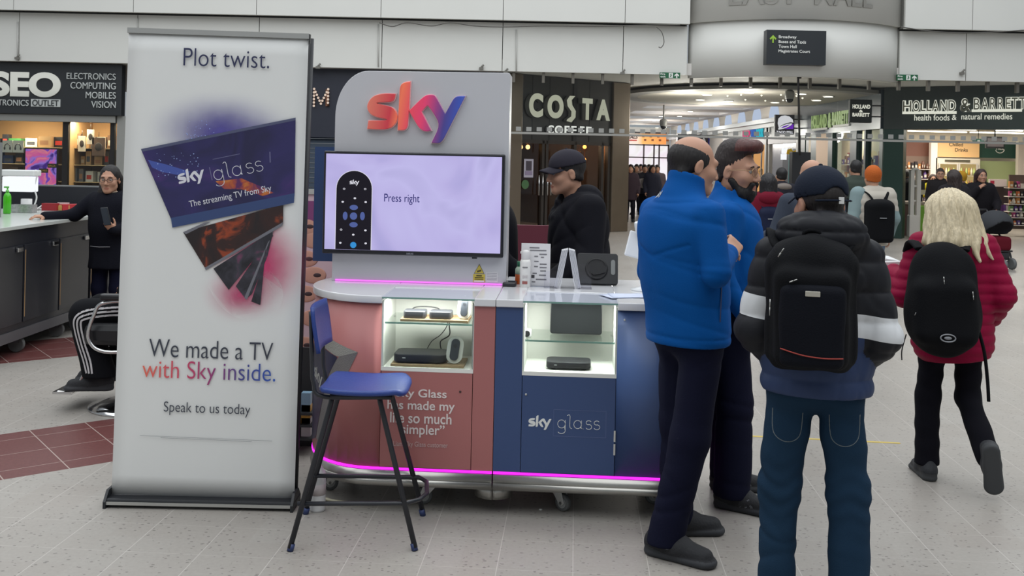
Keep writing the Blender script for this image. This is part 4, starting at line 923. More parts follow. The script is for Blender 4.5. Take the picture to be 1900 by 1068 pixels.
# shops along the right wall, seen along the wall (x runs towards the viewer)
def side_shop(name, label, pxa, pxb, ybot, board, words, win, seed, ytop=None):
    ya, yb = 8.75*FPX/(pxa-CX), 8.75*FPX/(pxb-CX); O = Vector((8.74, ya, 0)); rz = -PI/2; t = thing(name, label, 'shop', O, rz); L = ya-yb
    zz = on_plane(pxb, ybot, O, rz)[1]
    MB().bb((0, -.12, zz), (L, 0, 2.9)).build('sign_board', board, t)
    for s, x0, x1, y0, y1, m_, bo in words:
        a = on_plane(x0, y1, O, rz); b_ = on_plane(x1, y0, O, rz); zl_ = on_plane(x1, y1, O, rz)[1]; text('lettering', s, m_, t, (a[0], b_[0], zl_, b_[1]), -.13, bold=bo, ext=.03)
    for i, (f0, f1, m_) in enumerate(win): MB().bb((L*f0, -.05, .0), (L*f1, -.02, zz)).build('shop_window' if i % 2 == 0 else 'door_panel', m_, t)
    MB().bb((0, -.1, 0), (.12, 0, zz)).build('pilaster', METG, t); MB().bb((L-.2, -.14, 0), (L, 0, 2.9)).build('pilaster', METG, t)
    return t, O, rz, L
AMB = emis('amber_window', (236, 176, 112), .75); DKW = mat('dark_window', (34, 30, 30), .2); PNK = emis('pink_neon', (240, 70, 130), 1.); BLU = emis('blue_neon', (70, 110, 200), .8); CYA = emis('cyan_neon', (60, 190, 210), .9)
side_shop('beauty_shop', 'dark shopfront with red lettering beyond the pink and blue lettered shop', 1346, 1384, 270, mat('board_dark', (46, 42, 46), .4), [('NAILS', 1360, 1376, 259, 264, emis('red_neon', (200, 40, 50), .8), .02)], [(.1, .5, DKW), (.5, .9, mat('mid_window', (90, 86, 92), .3))], 1)
side_shop('hair_shop', 'shopfront with pink, blue and cyan POP THE LOOK lettering and amber door', 1384, 1429, 268, mat('board_dark2', (38, 34, 40), .4), [('POP', 1386, 1398, 242, 258, PNK, .02), ('THE', 1400, 1410, 240, 256, BLU, .02), ('LOOK', 1411, 1424, 238, 254, CYA, .02)], [(.05, .35, DKW), (.40, .68, AMB), (.70, .74, DKW), (.76, .88, AMB)], 2)
side_shop('taco_shop', 'dark taco restaurant front with menu screens by purple bell sign', 1431, 1489, 264, mat('taco_board', (52, 52, 56), .4), [('T', 1434, 1437, 231, 248, SW, .03)], [(.1, .45, mat('mid_window2', (92, 92, 98), .25)), (.45, .95, DKW)], 3)
for i, (py, lab) in enumerate(((280, 'upper glowing white menu screen inside the taco restaurant'), (291, 'lower glowing white menu screen inside the taco restaurant'))):
    p = W(1456-i*1.5, py, 31.2); MB().bb((-.1, -.03, -.09), (.1, .0, .09)).build('menu_screen', emis('menu_white', (236, 240, 244), 1.1), loc=(p.x, p.y, p.z), rot=(0, 0, R(-50)), label=lab, cat='screen')
TB = mat('taco_sign', (48, 46, 52), .5)
t, w, h, fx, fz = flag('taco_sign', 'square hanging sign with white bell and purple swoosh', 1438.5, 212.5, 1473.5, 249.5, 29.4, TB, [('TACO BELL', 1441, 1471.5, 243, 248, emis('sign_glow_white', (232, 230, 236), .8), .05)])
WG = emis('sign_glow_white', (232, 230, 236), .8); PU = emis('sign_purple', (116, 50, 190), .8)
b = MB(); P = [(1443, 229), (1444, 220), (1449, 215), (1456, 213.5), (1464, 215.5), (1470, 221), (1471.5, 227), (1466, 226.5), (1458, 228.5), (1450, 232.5), (1445, 237)]; b.prism([(fx(x, 0), fz(0, y)) for x, y in P][::-1], -.02, -.01, 0)
b.prism([(fx(x, 0), fz(0, y)) for x, y in ((1471.5, 229), (1471.5, 239), (1456, 239.5), (1463, 235.5), (1469, 231))][::-1], -.02, -.01, 1)
b.prism([(fx(x, 0), fz(0, y)) for x, y in ((1443.5, 240), (1446, 236), (1452, 232.8), (1460, 229.5), (1468, 228.3), (1469.5, 229.5), (1466, 233), (1458, 237.5), (1450, 240), (1445.5, 241))][::-1], -.026, -.02, 0)
b.prism([(fx(x, 0), fz(0, y)) for x, y in ((1449, 237.5), (1453, 234.5), (1461, 231.5), (1465, 230.8), (1460, 234.5), (1452, 237.8))][::-1], -.030, -.026, 1); b.build('bell_mark', [WG, PU], t)
MB().bb((w/2, .04, h*.3), (w/2+.3, .08, h*.36)).bb((w/2, .04, h*.75), (w/2+.3, .08, h*.81)).build('bracket', BLKM, t)
p = W(1465, 405, 27.); t = thing('promo_flag', 'narrow teal promotional flag with yellow top near taco restaurant', 'flag', (p.x, 27., 0))
MB().bb((-.05, -.02, .05), (.07, .02, 1.95)).build('panel', mat('flag_teal', (54, 128, 130), .6), t); MB().prism([(-.12, 1.95), (.1, 1.9), (.14, 2.06), (.05, 2.02), (.0, 2.1), (-.1, 2.06)], -.02, .02).build('crest', mat('flag_yellow', (206, 170, 40), .6), t); MB().ball((.01, -.025, .95), (.05, .01, .3)).ball((.02, -.025, 1.6), (.04, .01, .2)).build('picture', SW, t); MB().lathe([(.2, 0), (.2, .03), (.03, .05)], seg=16).build('base', BLKM, t)
# ---- health food shop on the corner
HG = mat('hb_board', (44, 52, 48), .35); HGD = mat('hb_green', (18, 52, 44), .4); CW = emis('hb_letter', (236, 234, 220), .9); LF = mat('hb_letter_face', (120, 118, 100), .5)
O = Vector((8.67, 23.15, 0)); rz = R(-31); t = thing('health_shop', 'dark green corner health food shopfront with white framed lettering', 'shop', O, rz)
def hp(px, py): return on_plane(px, py, O, rz)
zb = hp(1700, 240)[1]; LH = 3.45
MB().bb((0, -.08, zb), (LH, .25, ZB-.01)).build('sign_board', HG, t)
MB().bb((0, -.1, 0), (hp(1677, 300)[0], .3, zb)).build('pillar', HGD, t, bevel=.01)
def ht(s, x0, x1, ya, yb, m, bold, ext, yy, n='letter', rise=0.):
    a, b_ = hp(x0, (ya+yb)/2), hp(x1, (ya+yb)/2); zm = [hp(x0, y)[1] for y in (ya, yb)]; text(n, s, m, t, (a[0], b_[0], zm[1], zm[0]), yy, bold=bold, ext=ext)
# tall serif capitals: heavy stems with thin white edges and slab feet
def serif(s, x0, x1, ya, yb):
    ht(s, x0, x1, ya, yb, CW, .075, .03, -.10); ht(s, x0+.9, x1-.9, ya+1.2, yb-1.2, LF, .0, .012, -.131)
for ch, x0, x1 in (('H', 1676.5, 1693.5), ('O', 1694.5, 1708.5), ('L', 1710, 1720), ('L', 1721, 1731), ('A', 1730.5, 1744), ('N', 1745.5, 1759), ('D', 1761, 1775)):
    r_ = (x0-1676)*.018; serif(ch, x0, x1, 187-r_-(0), 208.5-r_)
serif('&', 1783, 1803, 183, 208)
for ch, x0, x1 in (('B', 1807.5, 1820), ('A', 1821, 1836), ('R', 1837.5, 1850), ('R', 1852, 1864.5), ('E', 1866.5, 1877), ('T', 1877, 1890), ('T', 1891, 1904)):
    r_ = (x0-1807)*.022; serif(ch, x0, x1, 182-r_, 205-r_)
for x0, x1, y in ((1676, 1776, 209.5), (1804, 1897, 205.5)):
    a = hp(x0, y); b_ = hp(x1, y-1.6); MB().bb((a[0], -.13, a[1]-.03), (b_[0], -.09, a[1]+.025)).build('underline', CW, t)
for s, x0, x1, ya, yb in (('health foods', 1698, 1763, 213, 224), ('&', 1767.5, 1776, 213.5, 223), ('natural remedies', 1785, 1879, 211, 222)): ht(s, x0, x1, ya, yb, CW, .0, .015, -.1, 'lettering')
# side face along the corridor
yb_ = 29.9; O2 = Vector((8.68, yb_, 0)); L2 = yb_-23.15; t2 = thing('corner_shopfront', 'health food shop side front with green lettering and display windows along the corridor', 'shop', O2, -PI/2)
def h2(px, py): return on_plane(px, py, O2, -PI/2)
zb2 = h2(1625, 240)[1]
MB().bb((0, -.1, zb2), (L2, .15, ZB-.05)).build('sign_board', mat('hb_side', (40, 54, 60), .25), t2)
GL = mat('hb_lime_letter', (150, 176, 110), .45, emit=.2)
for s, x0, x1, y0, y1 in (('HOLLAND', 1514, 1543, 213, 238), ('&', 1545, 1552, 209, 237), ('BARRETT', 1553, 1584, 206, 231)):
    a, b_ = h2(x0, y1), h2(x1, y0); zq = h2((x0+x1)/2, y1)[1]; zt_ = h2((x0+x1)/2, y0)[1]; text('letter', s, GL, t2, (a[0], b_[0], zq, zt_), -.12, bold=.05, ext=.02)
for x0, x1, y in ((1515, 1543, 241), (1554, 1584, 234.5)): a, b_ = h2(x0, y), h2(x1, y); MB().bb((a[0], -.13, a[1]-.03), (b_[0], -.1, a[1]+.03)).build('underline', SW, t2)
for x0, x1, m_ in ((1488, 1496, HGD), (1498, 1503, HGD), (1503, 1507, mat('cream_panel', (216, 206, 184), .6)), (1507, 1517, HGD), (1517, 1539, mat('blush_panel', (222, 196, 172), .6)), (1539, 1547, HGD), (1580, 1592, mat('hb_post', (44, 60, 62), .4)), (1606, 1609, mat('hb_post', (44, 60, 62), .4)), (1635, 1641, HGD)):
    a, b_ = h2(x0, 300)[0], h2(x1, 300)[0]; MB().bb((a, -.05, 0), (b_, .1, zb2)).build('post', m_, t2)
MB().bb((h2(1547, 300)[0], .02, .0), (L2, .03, zb2)).build('window_glass', glass('side_glass', (226, 238, 234), .06), t2)
# shop interior
IW = mat('store_wall', (206, 198, 186), .7)
b = MB(); b.bb((8.7, 29.0, 0), (16, 29.1, ZB)).bb((15.9, 18, 0), (16, 29, ZB)).bb((9.2, 29.7, 0), (9.3, 29.9, ZB)); b.build('wall_back', IW, kind='structure')
MB().prism([(8.95, 23.2), (11.6, 21.6), (16, 21.6), (16, 29), (8.95, 29)], 2.72, 2.8, 0, 'xy').build('ceiling_shop', mat('store_ceiling', (205, 198, 186), .7), kind='structure')
TUBE = emis('tube_glow', (255, 246, 228), 5.)
for i, (x0, x1, y) in enumerate(((1676, 1760, 244.5), (1676, 1716, 249.5), (1730, 1810, 240), (1752, 1830, 250.5), (1797, 1836, 246), (1847, 1897, 242.5), (1715, 1790, 254.5), (1872, 1912, 252), (1862, 1905, 257))):
    p = ground_at((x0+x1)/2, y, 2.7); L = (x1-x0)*p.y/FPX
    p.y = min(p.y, 28.6)
    MB().bb((-L/2, -.05, -.03), (L/2, .05, 0)).build('tube_light', TUBE, loc=(p.x, p.y, 2.715), label='long white tube light on the ceiling of the health food shop', cat='tube light', group='tube lights in the health food shop')
for x, y in ((10.3, 25.5), (12.6, 25.0), (12., 27.3), (9.6, 27.6)): area('store_panel_lamp', (x, y, 2.69), (1.8, .5), 55, (1, .93, .82))
YB = 28.9
def pb(name, px0, py0, px1, py1, Y, th, m, parent=None, **k):
    a, c_ = W(px0, py0, Y), W(px1, py1, Y); return MB().bb((-(c_.x-a.x)/2, 0, 0), ((c_.x-a.x)/2, th, a.z-c_.z)).build(name, m, parent, loc=Vector(((a.x+c_.x)/2, Y, c_.z))-(parent.location if parent else Vector()), **k)
o = pb('wood_panel', 1676, 262, 1731, 291, YB-.2, .1, mat('slat_wood', (112, 74, 62), .6)); tag(o, 'reddish slatted wood panel high on the shop back wall', 'panel')
t = thing('drinks_sign', 'peach Chilled Drinks sign above the glass door fridge', 'sign', W(1773, 292, YB-.45)); tl = t.location
pb('board', 1731, 260, 1817, 292, YB-.45, .1, mat('peach_board', (226, 184, 128), .6, emit=.12), t)
INK = mat('sign_ink', (52, 44, 36), .6)
for s, x0, x1, y0, y1 in (('Chilled', 1761, 1786.5, 264.5, 271.5), ('Drinks', 1772, 1795.5, 274.5, 281.5)): a, c_ = W(x0, y0, YB-.45), W(x1, y1, YB-.45); text('lettering', s, INK, t, (a.x-tl.x, c_.x-tl.x, c_.z-tl.z, a.z-tl.z), -.003, bold=.012)
t = thing('green_sign', 'dark green wall sign with round white emblem in the shop', 'sign', W(1855, 294, YB-.3)); tl = t.location
pb('board', 1817, 262, 1892, 294, YB-.3, .1, mat('green_board', (36, 74, 64), .6), t); p = W(1855, 276, YB-.3); b = MB(); b.tube([(p.x-tl.x+.13*math.cos(R(a_)), -.012, p.z-tl.z+.12*math.sin(R(a_))) for a_ in range(200, 345, 12)], .012, 6); b.build('emblem', SW, t); text('lettering', 'FREE', SW, t, (p.x-tl.x-.11, p.x-tl.x+.13, p.z-tl.z-.03, p.z-tl.z+.07), -.004, bold=.03)
o = pb('wall_cladding', 1816, 298, 1888, 345, YB-.2, .08, mat('pale_green', (172, 186, 136), .6)); tag(o, 'pale green wall panels behind the shop counter', 'panel')
for px0, px1, lab in ((1728, 1737, 'white wall post beside the chilled drinks fridge'), (1890, 1899, 'white wall post at the right edge of the green shop sign')): o = pb('wall_post', px0, 262, px1, 400, YB-.55, .15, mat('store_white', (226, 218, 208), .6)); tag(o, lab, 'post')
# fridge
t = thing('drinks_fridge', 'white double door drinks fridge glowing under the peach sign', 'fridge', W(1776, 420, YB-.6)); tl = t.location
pb('cabinet', 1737, 293, 1816, 420, YB-.55, .5, mat('fridge_white', (222, 214, 196), .4), t); pb('header', 1754, 296, 1800, 300.5, YB-.58, .03, mat('fridge_header', (84, 80, 64), .5), t)
FG = emis('fridge_glow', (226, 196, 130), .55)
for x0, x1 in ((1742, 1776), (1779, 1812)):
    d = pb('door', x0, 302, x1, 415, YB-.6, .04, mat('fridge_frame', (206, 200, 190), .4), t); pb('glow', x0+3, 304, x1-3, 412, YB-.61, .01, FG, t)
for r_, py in enumerate((325, 348, 370)):
    for i in range(14):
        x = 1746+i*4.7
        if abs(x-1777) < 4: continue
        p = W(x, py, YB-.66); c_ = rng.choice(((200, 170, 60), (180, 196, 120), (222, 214, 190), (150, 96, 50), (196, 150, 60)))
        MB().lathe([(.03, 0), (.032, .1), (.028, .14), (.012, .18), (.012, .21)], seg=10).build('drink_bottle', mat('drink_%d' % c_[0], c_, .3), loc=p, label='small drink bottle in the row inside the glowing fridge', cat='bottle', group='bottles in the drinks fridge')
    o = pb('fridge_shelf', 1742, py+.2, 1812, py+1.2, YB-.69, .09, SW, t)
# shelving at the back left and at the right
def shelf_unit(name, label, px0, px1, pys, Y, m, group, lab, palette, w=(.07, .13), hh=(.14, .24)):
    t = thing(name, label, 'shelf', W((px0+px1)/2, pys[-1]+8, Y)); tl = t.location
    pb('back_panel', px0, pys[0]-24, px1, pys[-1]+8, Y+.25, .04, m, t)
    for py in pys:
        pb('shelf', px0, py, px1, py+2.2, Y-.02, .28, mat('shelf_edge', (206, 200, 190), .5), t); a, c_ = W(px0, py, Y), W(px1, py, Y); x = a.x+.02
        while x < c_.x-.1:
            ww = rng.uniform(*w); h_ = rng.uniform(*hh); cn, c3 = rng.choice(palette); 
            bo = MB()
            if rng.random() < .5: bo.lathe([(ww*.42, 0), (ww*.42, h_*.75), (ww*.25, h_*.85), (ww*.27, h_)], seg=10)
            else: bo.bb((-ww*.45, -.04, 0), (ww*.45, .04, h_))
            bo.bb((-ww*.3, -ww*.46 if False else -.045, h_*.2), (ww*.3, -.035, h_*.55), 1)
            bo.build('shelf_product', [mat('prod_'+cn.replace(' ', '_'), c3, .5), mat('prod_label', (210, 204, 190), .5)], loc=(x+ww/2, Y+.08, a.z+.0), label='%s pack %s' % (cn, lab), cat='product', group='%s packs, %s' % (cn, group)); x += ww+.015
    return t
pal = [('black', (40, 36, 40)), ('white', (214, 206, 196)), ('purple', (84, 60, 120)), ('green', (84, 116, 70)), ('amber', (180, 120, 60)), ('brown', (96, 60, 46))]
shelf_unit('wall_shelving', 'tall shelving with dark jars and packs left of the fridge', 1675, 1731, (313, 331, 352, 374), YB-.5, mat('shelf_back', (120, 100, 88), .6), 'shelves left of the fridge', 'on the shelves left of the drinks fridge', pal)
shelf_unit('product_shelving', 'product shelving with small boxes and jars at far right', 1873, 1912, (348, 364, 378, 392, 403, 417), 24.5, mat('shelf_back2', (96, 80, 74), .6), 'shelves at the far right', 'on the shelving at the far right', pal+[('magenta', (160, 50, 110)), ('orange', (206, 110, 60))], (.06, .11), (.10, .16))
o = thing('display_tower', 'dark grey display tower with boxed products near the shop counter', 'display', W(1858, 425, 25.2)); 
pb('tower', 1842, 346, 1872, 425, 25.2, .4, mat('tower_grey', (74, 64, 64), .5), o); pb('topper', 1836, 332, 1868, 346, 25.15, .05, mat('topper_white', (222, 208, 204), .5), o); pb('topper_mark', 1838, 335, 1845, 341, 25.14, .01, mat('topper_pink', (180, 40, 70), .5), o)
for i in range(5): pb('tower_product', 1847+i*5, 381-(i % 2), 1851+i*5, 392, 25.15, .05, mat('tp_%d' % (i % 3), ((110, 70, 140), (200, 190, 200), (90, 50, 110))[i % 3], .5), o)
# counter, screens, hanging monitor
t = thing('shop_counter', 'shop counter with dark wood base behind the security gate', 'counter', W(1720, 442, 23.9)); 
pb('base', 1672, 379, 1694, 441, 23.9, .6, mat('counter_brown', (84, 58, 48), .5), t); pb('front', 1704, 381, 1750, 441, 24.3, .5, mat('counter_grey', (116, 104, 92), .5), t); pb('worktop', 1672, 374, 1752, 380, 23.85, .9, mat('counter_top', (150, 136, 122), .4), t)
o = pb('green_bag', 1703, 381, 1722, 441, 23.7, .35, mat('bag_green', (108, 158, 40), .6, bump=(6, .6)), bevel=.04); tag(o, 'bright green shopping bags hanging at the shop counter front', 'bags')
t = thing('till_screen', 'black till screen on the shop counter by the staff in yellow', 'till', W(1711, 374, 24.0)); pb('screen', 1703, 336, 1716, 352, 24.0, .05, BLKM, t); pb('stand', 1707, 352, 1712, 374, 24.02, .06, BLKM, t); pb('keypad', 1702, 352, 1718, 361, 23.95, .1, mat('keypad', (190, 184, 160), .5), t)
t = thing('security_gate', 'white security gate standing at the health food shop entrance', 'gate', W(1702, 440, 23.0)); tl = t.location
GW = mat('gate_white', (198, 194, 186), .4)
for x0, x1 in ((1690.5, 1695), (1702.5, 1707)): pb('post', x0, 316, x1, 440, 23.0, .12, GW, t)
a = W(1692.5, 318, 23.06); c_ = W(1705, 318, 23.06); MB().tube([(a.x-tl.x, .06, a.z-tl.z)]+[(a.x-tl.x+(c_.x-a.x)*(1-math.cos(PI*i/8))/2, .06, a.z-tl.z+.06*math.sin(PI*i/8)) for i in range(1, 8)]+[(c_.x-tl.x, .06, a.z-tl.z)], .035, 8).build('top_arch', GW, t)
for y0, y1 in ((343, 347), (371, 374)): pb('crossbar', 1692, y0, 1706, y1, 23.03, .06, GW, t)
pb('base', 1688, 399, 1706, 440, 22.97, .18, GW, t, bevel=.02)
p = W(1846, 258, 23.5); t = thing('hanging_monitor', 'black monitor hung from the ceiling at the shop entrance', 'monitor', p); MB().bb((-.22, -.03, -.22), (.22, .03, .06)).build('casing', BLKM, t); MB().bb((-.19, -.035, -.18), (.19, -.03, .02)).build('screen', mat('dull_screen', (120, 110, 110), .3), t); MB().tube([(0, 0, .05), (0, 0, 2.72-p.z)], .015, 6).build('pole', BLKM, t)
p = W(1815, 262, 23.3); o = thing('exit_light', 'small green exit light hung inside the health food shop', 'sign', p); MB().bb((-.13, -.02, -.05), (.13, .02, .06)).build('board', mat('exit_teal', (30, 110, 84), .5), o); MB().bb((-.03, -.025, -.02), (.03, -.02, .03)).build('mark', SW, o); MB().tube([(0, 0, .05), (0, 0, 2.72-p.z)], .008, 6).build('rod', BLKM, o)
# dark projecting sign on the corner
t, w, h, fx, fz = frsign('projecting_sign', 'dark projecting square sign with white HOLLAND & BARRETT words', 1577, 184, 1618, 228, 23.0, .1, mat('hb_black', (36, 42, 40), .5), bevel=.02)
for s, x0, x1, y0, y1 in (('HOLLAND', 1582, 1614, 193.5, 201.5), ('&', 1594, 1601, 203.5, 208.5), ('BARRETT', 1582, 1613, 209.5, 216.5)): text('lettering', s, CW, t, (fx(x0, 0), fx(x1, 0), fz(0, y1), fz(0, y0)), -.006, bold=.03)
b = MB(); [b.bb((w/2, .03, h*f), (w/2+.28, .07, h*f+.03)) for f in (.25, .72)]; b.build('bracket', BLKM, t)
MB().bb((9.6, 25.5, 0), (9.7, 28.9, 2.7)).build('wall_inner', mat('store_partition', (206, 184, 164), .7), kind='structure'); lamp('side_window_fill', (9.15, 27.2, 2.3), 28, (1, .92, .8), .15)  # the point light is unseen, added to brighten the view through the side window
for k, z in enumerate((.9, 1.3, 1.7)):
    MB().bb((9.42, 25.7, z-.02), (9.6, 28.6, z)).build('window_shelf', mat('shelf_edge', (206, 200, 190), .5), label='%s shelf of packs behind the side window of the health food shop' % ('lowest', 'middle', 'top')[k], cat='shelf')
    for i in range(11):
        cn, c3 = pal[(i*3+k) % len(pal)]; h_ = .14+.05*((i*7+k) % 3); MB().bb((-.05, -.07, 0), (.05, .07, h_)).bb((-.052, -.04, h_*.25), (-.05, .04, h_*.6), 1).build('shelf_product', [mat('prod_'+cn, c3, .5), mat('prod_label', (210, 204, 190), .5)], loc=(9.51, 25.9+i*.25, z), label='%s pack on a shelf behind the side window' % cn, cat='product', group='%s packs behind the side window' % cn)
# items behind the side window
for i, (px, py, wpx, hpx, c_, lab) in enumerate(((1560, 300, 18, 34, (150, 60, 56), 'red display board behind the shop side window'), (1556, 288, 12, 5, (214, 204, 190), 'white shelf card behind the shop side window'), (1562, 322, 20, 20, (120, 96, 74), 'low shelf with packs behind the shop side window'), (1625, 300, 14, 40, (150, 80, 60), 'reddish poster board behind the corner window'))):
    p = W(px, py+hpx/2, 28.2 if i < 3 else 25.5); s_ = p.y/FPX; o = MB().bb((-wpx*s_/2, 0, 0), (wpx*s_/2, .12, hpx*s_)).build('window_display', mat('wdisp_%d' % i, c_, .6), loc=(p.x+ (.35 if i < 3 else .2), p.y, max(p.z, .02)), label=lab, cat='display')
# ------------------------------------------------------------------ promotional stand
KO = Vector((-.059, 4.51, 0)); KR = R(-3.5)
KM = Matrix.Translation(KO) @ Matrix.Rotation(KR, 4, 'Z')
def kw(x, y, z=0.): return KM @ Vector((x, y, z))
STEEL = mat('brushed_steel', (170, 168, 162), .3, metal=.85, noise=(30, .06)); CTOP = mat('counter_white', (214, 214, 216), .18, coat=.3)
PINK = mat('coral_panel', (168, 106, 104), .35, spec=.4); BLUEP = mat('indigo_panel', (56, 76, 118), .35, spec=.4); INNER = mat('case_white', (226, 226, 220), .5)
LED = emis('magenta_led', (236, 44, 232), 1.7); RUB = mat('caster_rubber', (96, 98, 98), .6); ZINC = mat('zinc', (205, 205, 202), .3, metal=.6)
CG = glass('case_glass', (248, 251, 249), .0); CGE = mat('glass_edge', (120, 158, 148), .2, spec=.6)
DEP = .87; RAD = .435
def stad(sgn, off=0., x0=0.):
    """plan of one half of the stand, front joint to back joint; sgn -1 left half, +1 right half"""
    if sgn < 0: return [(x0, -off)]+[(-(.560+(.370+off)*math.sin(R(a))), RAD-(RAD+off)*math.cos(R(a))) for a in range(0, 181, 9)]+[(x0, DEP+off)]
    r = .13+off; return [(x0, -off)]+[(.80+r*math.sin(R(a)), .13-r*math.cos(R(a))) for a in range(0, 91, 10)]+[(.80+r*math.sin(R(a)), DEP-.13-r*math.cos(R(a))) for a in range(90, 181, 10)]+[(x0, DEP+off)]
def caster(parent, x, y, ang):
    c = thing('caster', None, None, (x, y, 0), ang); c.parent = parent
    f = MB(); f.box((0, 0, .118), (.095, .095, .008)); f.lathe([(.036, .09), (.042, .115)], seg=14)
    for s in (-1, 1): f.prism([(-.036, .098), (.030, .098), (.050, .042), (.036, .028), (.018, .036)], s*.017-.002, s*.017+.002)
    f.build('fork', ZINC, c, bevel=.001)
    ax = Matrix.Rotation(PI/2, 3, 'X'); w = MB(); w.lathe([(.026, -.012), (.036, -.013), (.040, -.009), (.040, .009), (.036, .013), (.026, .012)], (.030, 0, .040), 22, 0, ax); w.lathe([(.025, -.013), (.025, .013)], (.030, 0, .040), 18, 1, ax); w.build('wheel', [RUB, mat('hub_grey', (150, 152, 150), .4)], c)
    MB().lathe([(.007, -.022), (.007, .022)], (.030, 0, .040), 10, 0, ax).build('axle', mat('bolt', (120, 120, 118), .3, metal=.9), c)
def half(name, label, sgn, m, cx0, cx1):
    """cx0..cx1: the display case opening along the front"""
    t = thing(name, label, 'display counter', KO, KR); P = stad(sgn)
    poly = P if sgn > 0 else P[::-1]
    wl = (lambda pts, z0, z1, th, mb, mi=0: mb.strip(pts if sgn > 0 else pts, z0, z1, th*sgn, mi))
    b = MB(); b.prism(stad(sgn, -.012, sgn*.003), .13, .14, 0, 'xy'); wl(stad(sgn, .004, sgn*.003), .122, .19, .01, b); wl(stad(sgn, .008, sgn*.003), .122, .152, .006, b); b.build('plinth', STEEL, t)
    b = MB(); wl(stad(sgn, .003, sgn*.003), .193, .203, .008, b); b.build('led_strip', LED, t)
    lo, hi = min(cx0, cx1), max(cx0, cx1)
    # side panels of the front, curved end and back
    b = MB(); outer = hi if sgn > 0 else lo; inner = lo if sgn > 0 else hi
    body = [(outer, 0)]+[p for p in P[1:]]
    wl(body, .205, .955, .018, b); b.bb((min(0.0015*sgn, inner), 0, .205), (max(.0015*sgn, inner), .018, .955)); b.bb((lo-.02, .022, .205), (hi+.02, .03, .64)); b.build('side_panels', m, t)
    MB().bb((min(0, sgn*.018), .02, .205), (max(0, sgn*.018), DEP-.02, .955)).build('joint_panel', m, t)
    d = MB().bb((lo+.003, -.002, .207), (hi-.003, .018, .655)).build('door', m, t)
    # display case
    zc = .66; cd = .33; b = MB(); b.bb((lo, .0, zc-.012), (hi, cd, zc)); b.bb((lo, cd-.01, zc), (hi, cd, .965)); b.bb((lo, .0, zc), (lo+.008, cd, .965)); b.bb((hi-.008, .0, zc), (hi, cd, .965)); b.bb((lo, -.003, zc-.014), (hi, .004, zc+.004)); b.build('display_case', INNER, t)
    zs = .862 if sgn < 0 else .800
    b = MB(); b.bb((lo+.01, .02, zs-.004), (hi-.01, cd-.02, zs+.004), 0); b.bb((lo+.01, .0185, zs-.004), (hi-.01, .0195, zs+.004), 1); b.build('glass_shelf', [CG, CGE], t)
    for x in (lo+.012, hi-.012):
        for y in (.07, .27): MB().lathe([(.006, -.008), (.006, .0)], (x, y, zs-.004), 8).build('shelf_peg', ZINC, t)
    MB().bb((lo+.002, -.004, zc+.004), (hi-.002, .0, .972)).build('front_glass', CG, t)
    b = MB(); b.bb((lo-.002, -.008, .976), (hi+.002, .31, .984), 0); b.bb((lo-.002, -.0095, .976), (hi+.002, -.0085, .984), 1); b.build('glass_top', [mat('frosted_glass', (190, 194, 204), .08, spec=.6), CGE], t)
    # light under the top
    l = area('case_light', kw((lo+hi)/2, .075, .972), (hi-lo-.06, .10), 3.6, (1, 1, .97), (0, 0, KR)); l.parent = None
    # worktop in three slabs around the glass
    z0, z1 = .953, .988
    outp = [(outer, -.012)]+stad(sgn, .012)[1:-1]+[(outer, DEP+.012)]
    b = MB(); b.prism(outp, z0, z1, 0, 'xy', True)
    b.bb((lo, .313, z0), (hi, DEP+.012, z1)); b.bb((min(sgn*.001, inner), -.012, z0), (max(sgn*.001, inner), DEP+.012, z1)); b.build('worktop', CTOP, t, bevel=.004)
    for x, y, a in ((sgn*.30, .13, R(185 if sgn < 0 else -40)), (sgn*.78, .27, R(190)), (sgn*.30, .77, R(60)), (sgn*.78, .62, R(140))): caster(t, x, y, a)
    ft = MB(); n = 14; pts = [(sgn*(.002+.088*math.sin(PI*i/n)), .10-.088*math.cos(PI*i/n)) for i in range(n+1)]; ft.prism(pts, .070, .13, 0, 'xy', True); ft.build('joint_foot', STEEL, t)
    return t, lo, hi
red, rlo, rhi = half('coral_counter', 'coral pink half of the promo counter with a lit display case', -1, PINK, -.098, -.522)
blu, blo, bhi = half('indigo_counter', 'indigo blue half of the promo counter with a lit display case', 1, BLUEP, .125, .552)
WT = mat('print_white', (224, 214, 212), .5); WT2 = mat('print_soft', (200, 172, 170), .5)
def kp(px, py, y=0.): return on_plane(px, py, kw(0, y), KR)
def ktext(par, s, x0, x1, y0, y1, m, y=0., bold=.0, ext=.0012, **k):
    a, b_ = kp(x0, (y0+y1)/2, y), kp(x1, (y0+y1)/2, y); z1_, z0_ = kp((x0+x1)/2, y0, y)[1], kp((x0+x1)/2, y1, y)[1]; return text('lettering', s, m, par, (a[0], b_[0], z0_, z1_), y-.003, bold=bold, ext=ext, **k)
for s, x0, x1, y0, y1 in (('“Sky Glass', 724, 829, 721, 741), ('has made my', 719, 844, 743, 765), ('life so much', 724, 838, 765, 785), ('simpler”', 745, 825, 787, 811)): ktext(red, s, x0, x1, y0, y1, WT, bold=.012)
ktext(red, 'Liam, Sky Glass customer', 730, 831, 819, 831, WT2, bold=-.0)
a = kp(980, 796); sm = sky_mesh((kp(1023, 785)[0]-a[0])*1.0, .001); link('wordmark', sm, SW, blu, loc=(a[0], -.003, a[1]), rot=UPR)
a = kp(1033, 794); gm = glass_mesh(kp(1116, 790)[0]-a[0], .0105, .001); link('script_lettering', gm, SW, blu, loc=(a[0], -.003, a[1]), rot=UPR)
x0, z1 = kp(1027.5, 759); x1, z0 = kp(1124, 812); b = MB()
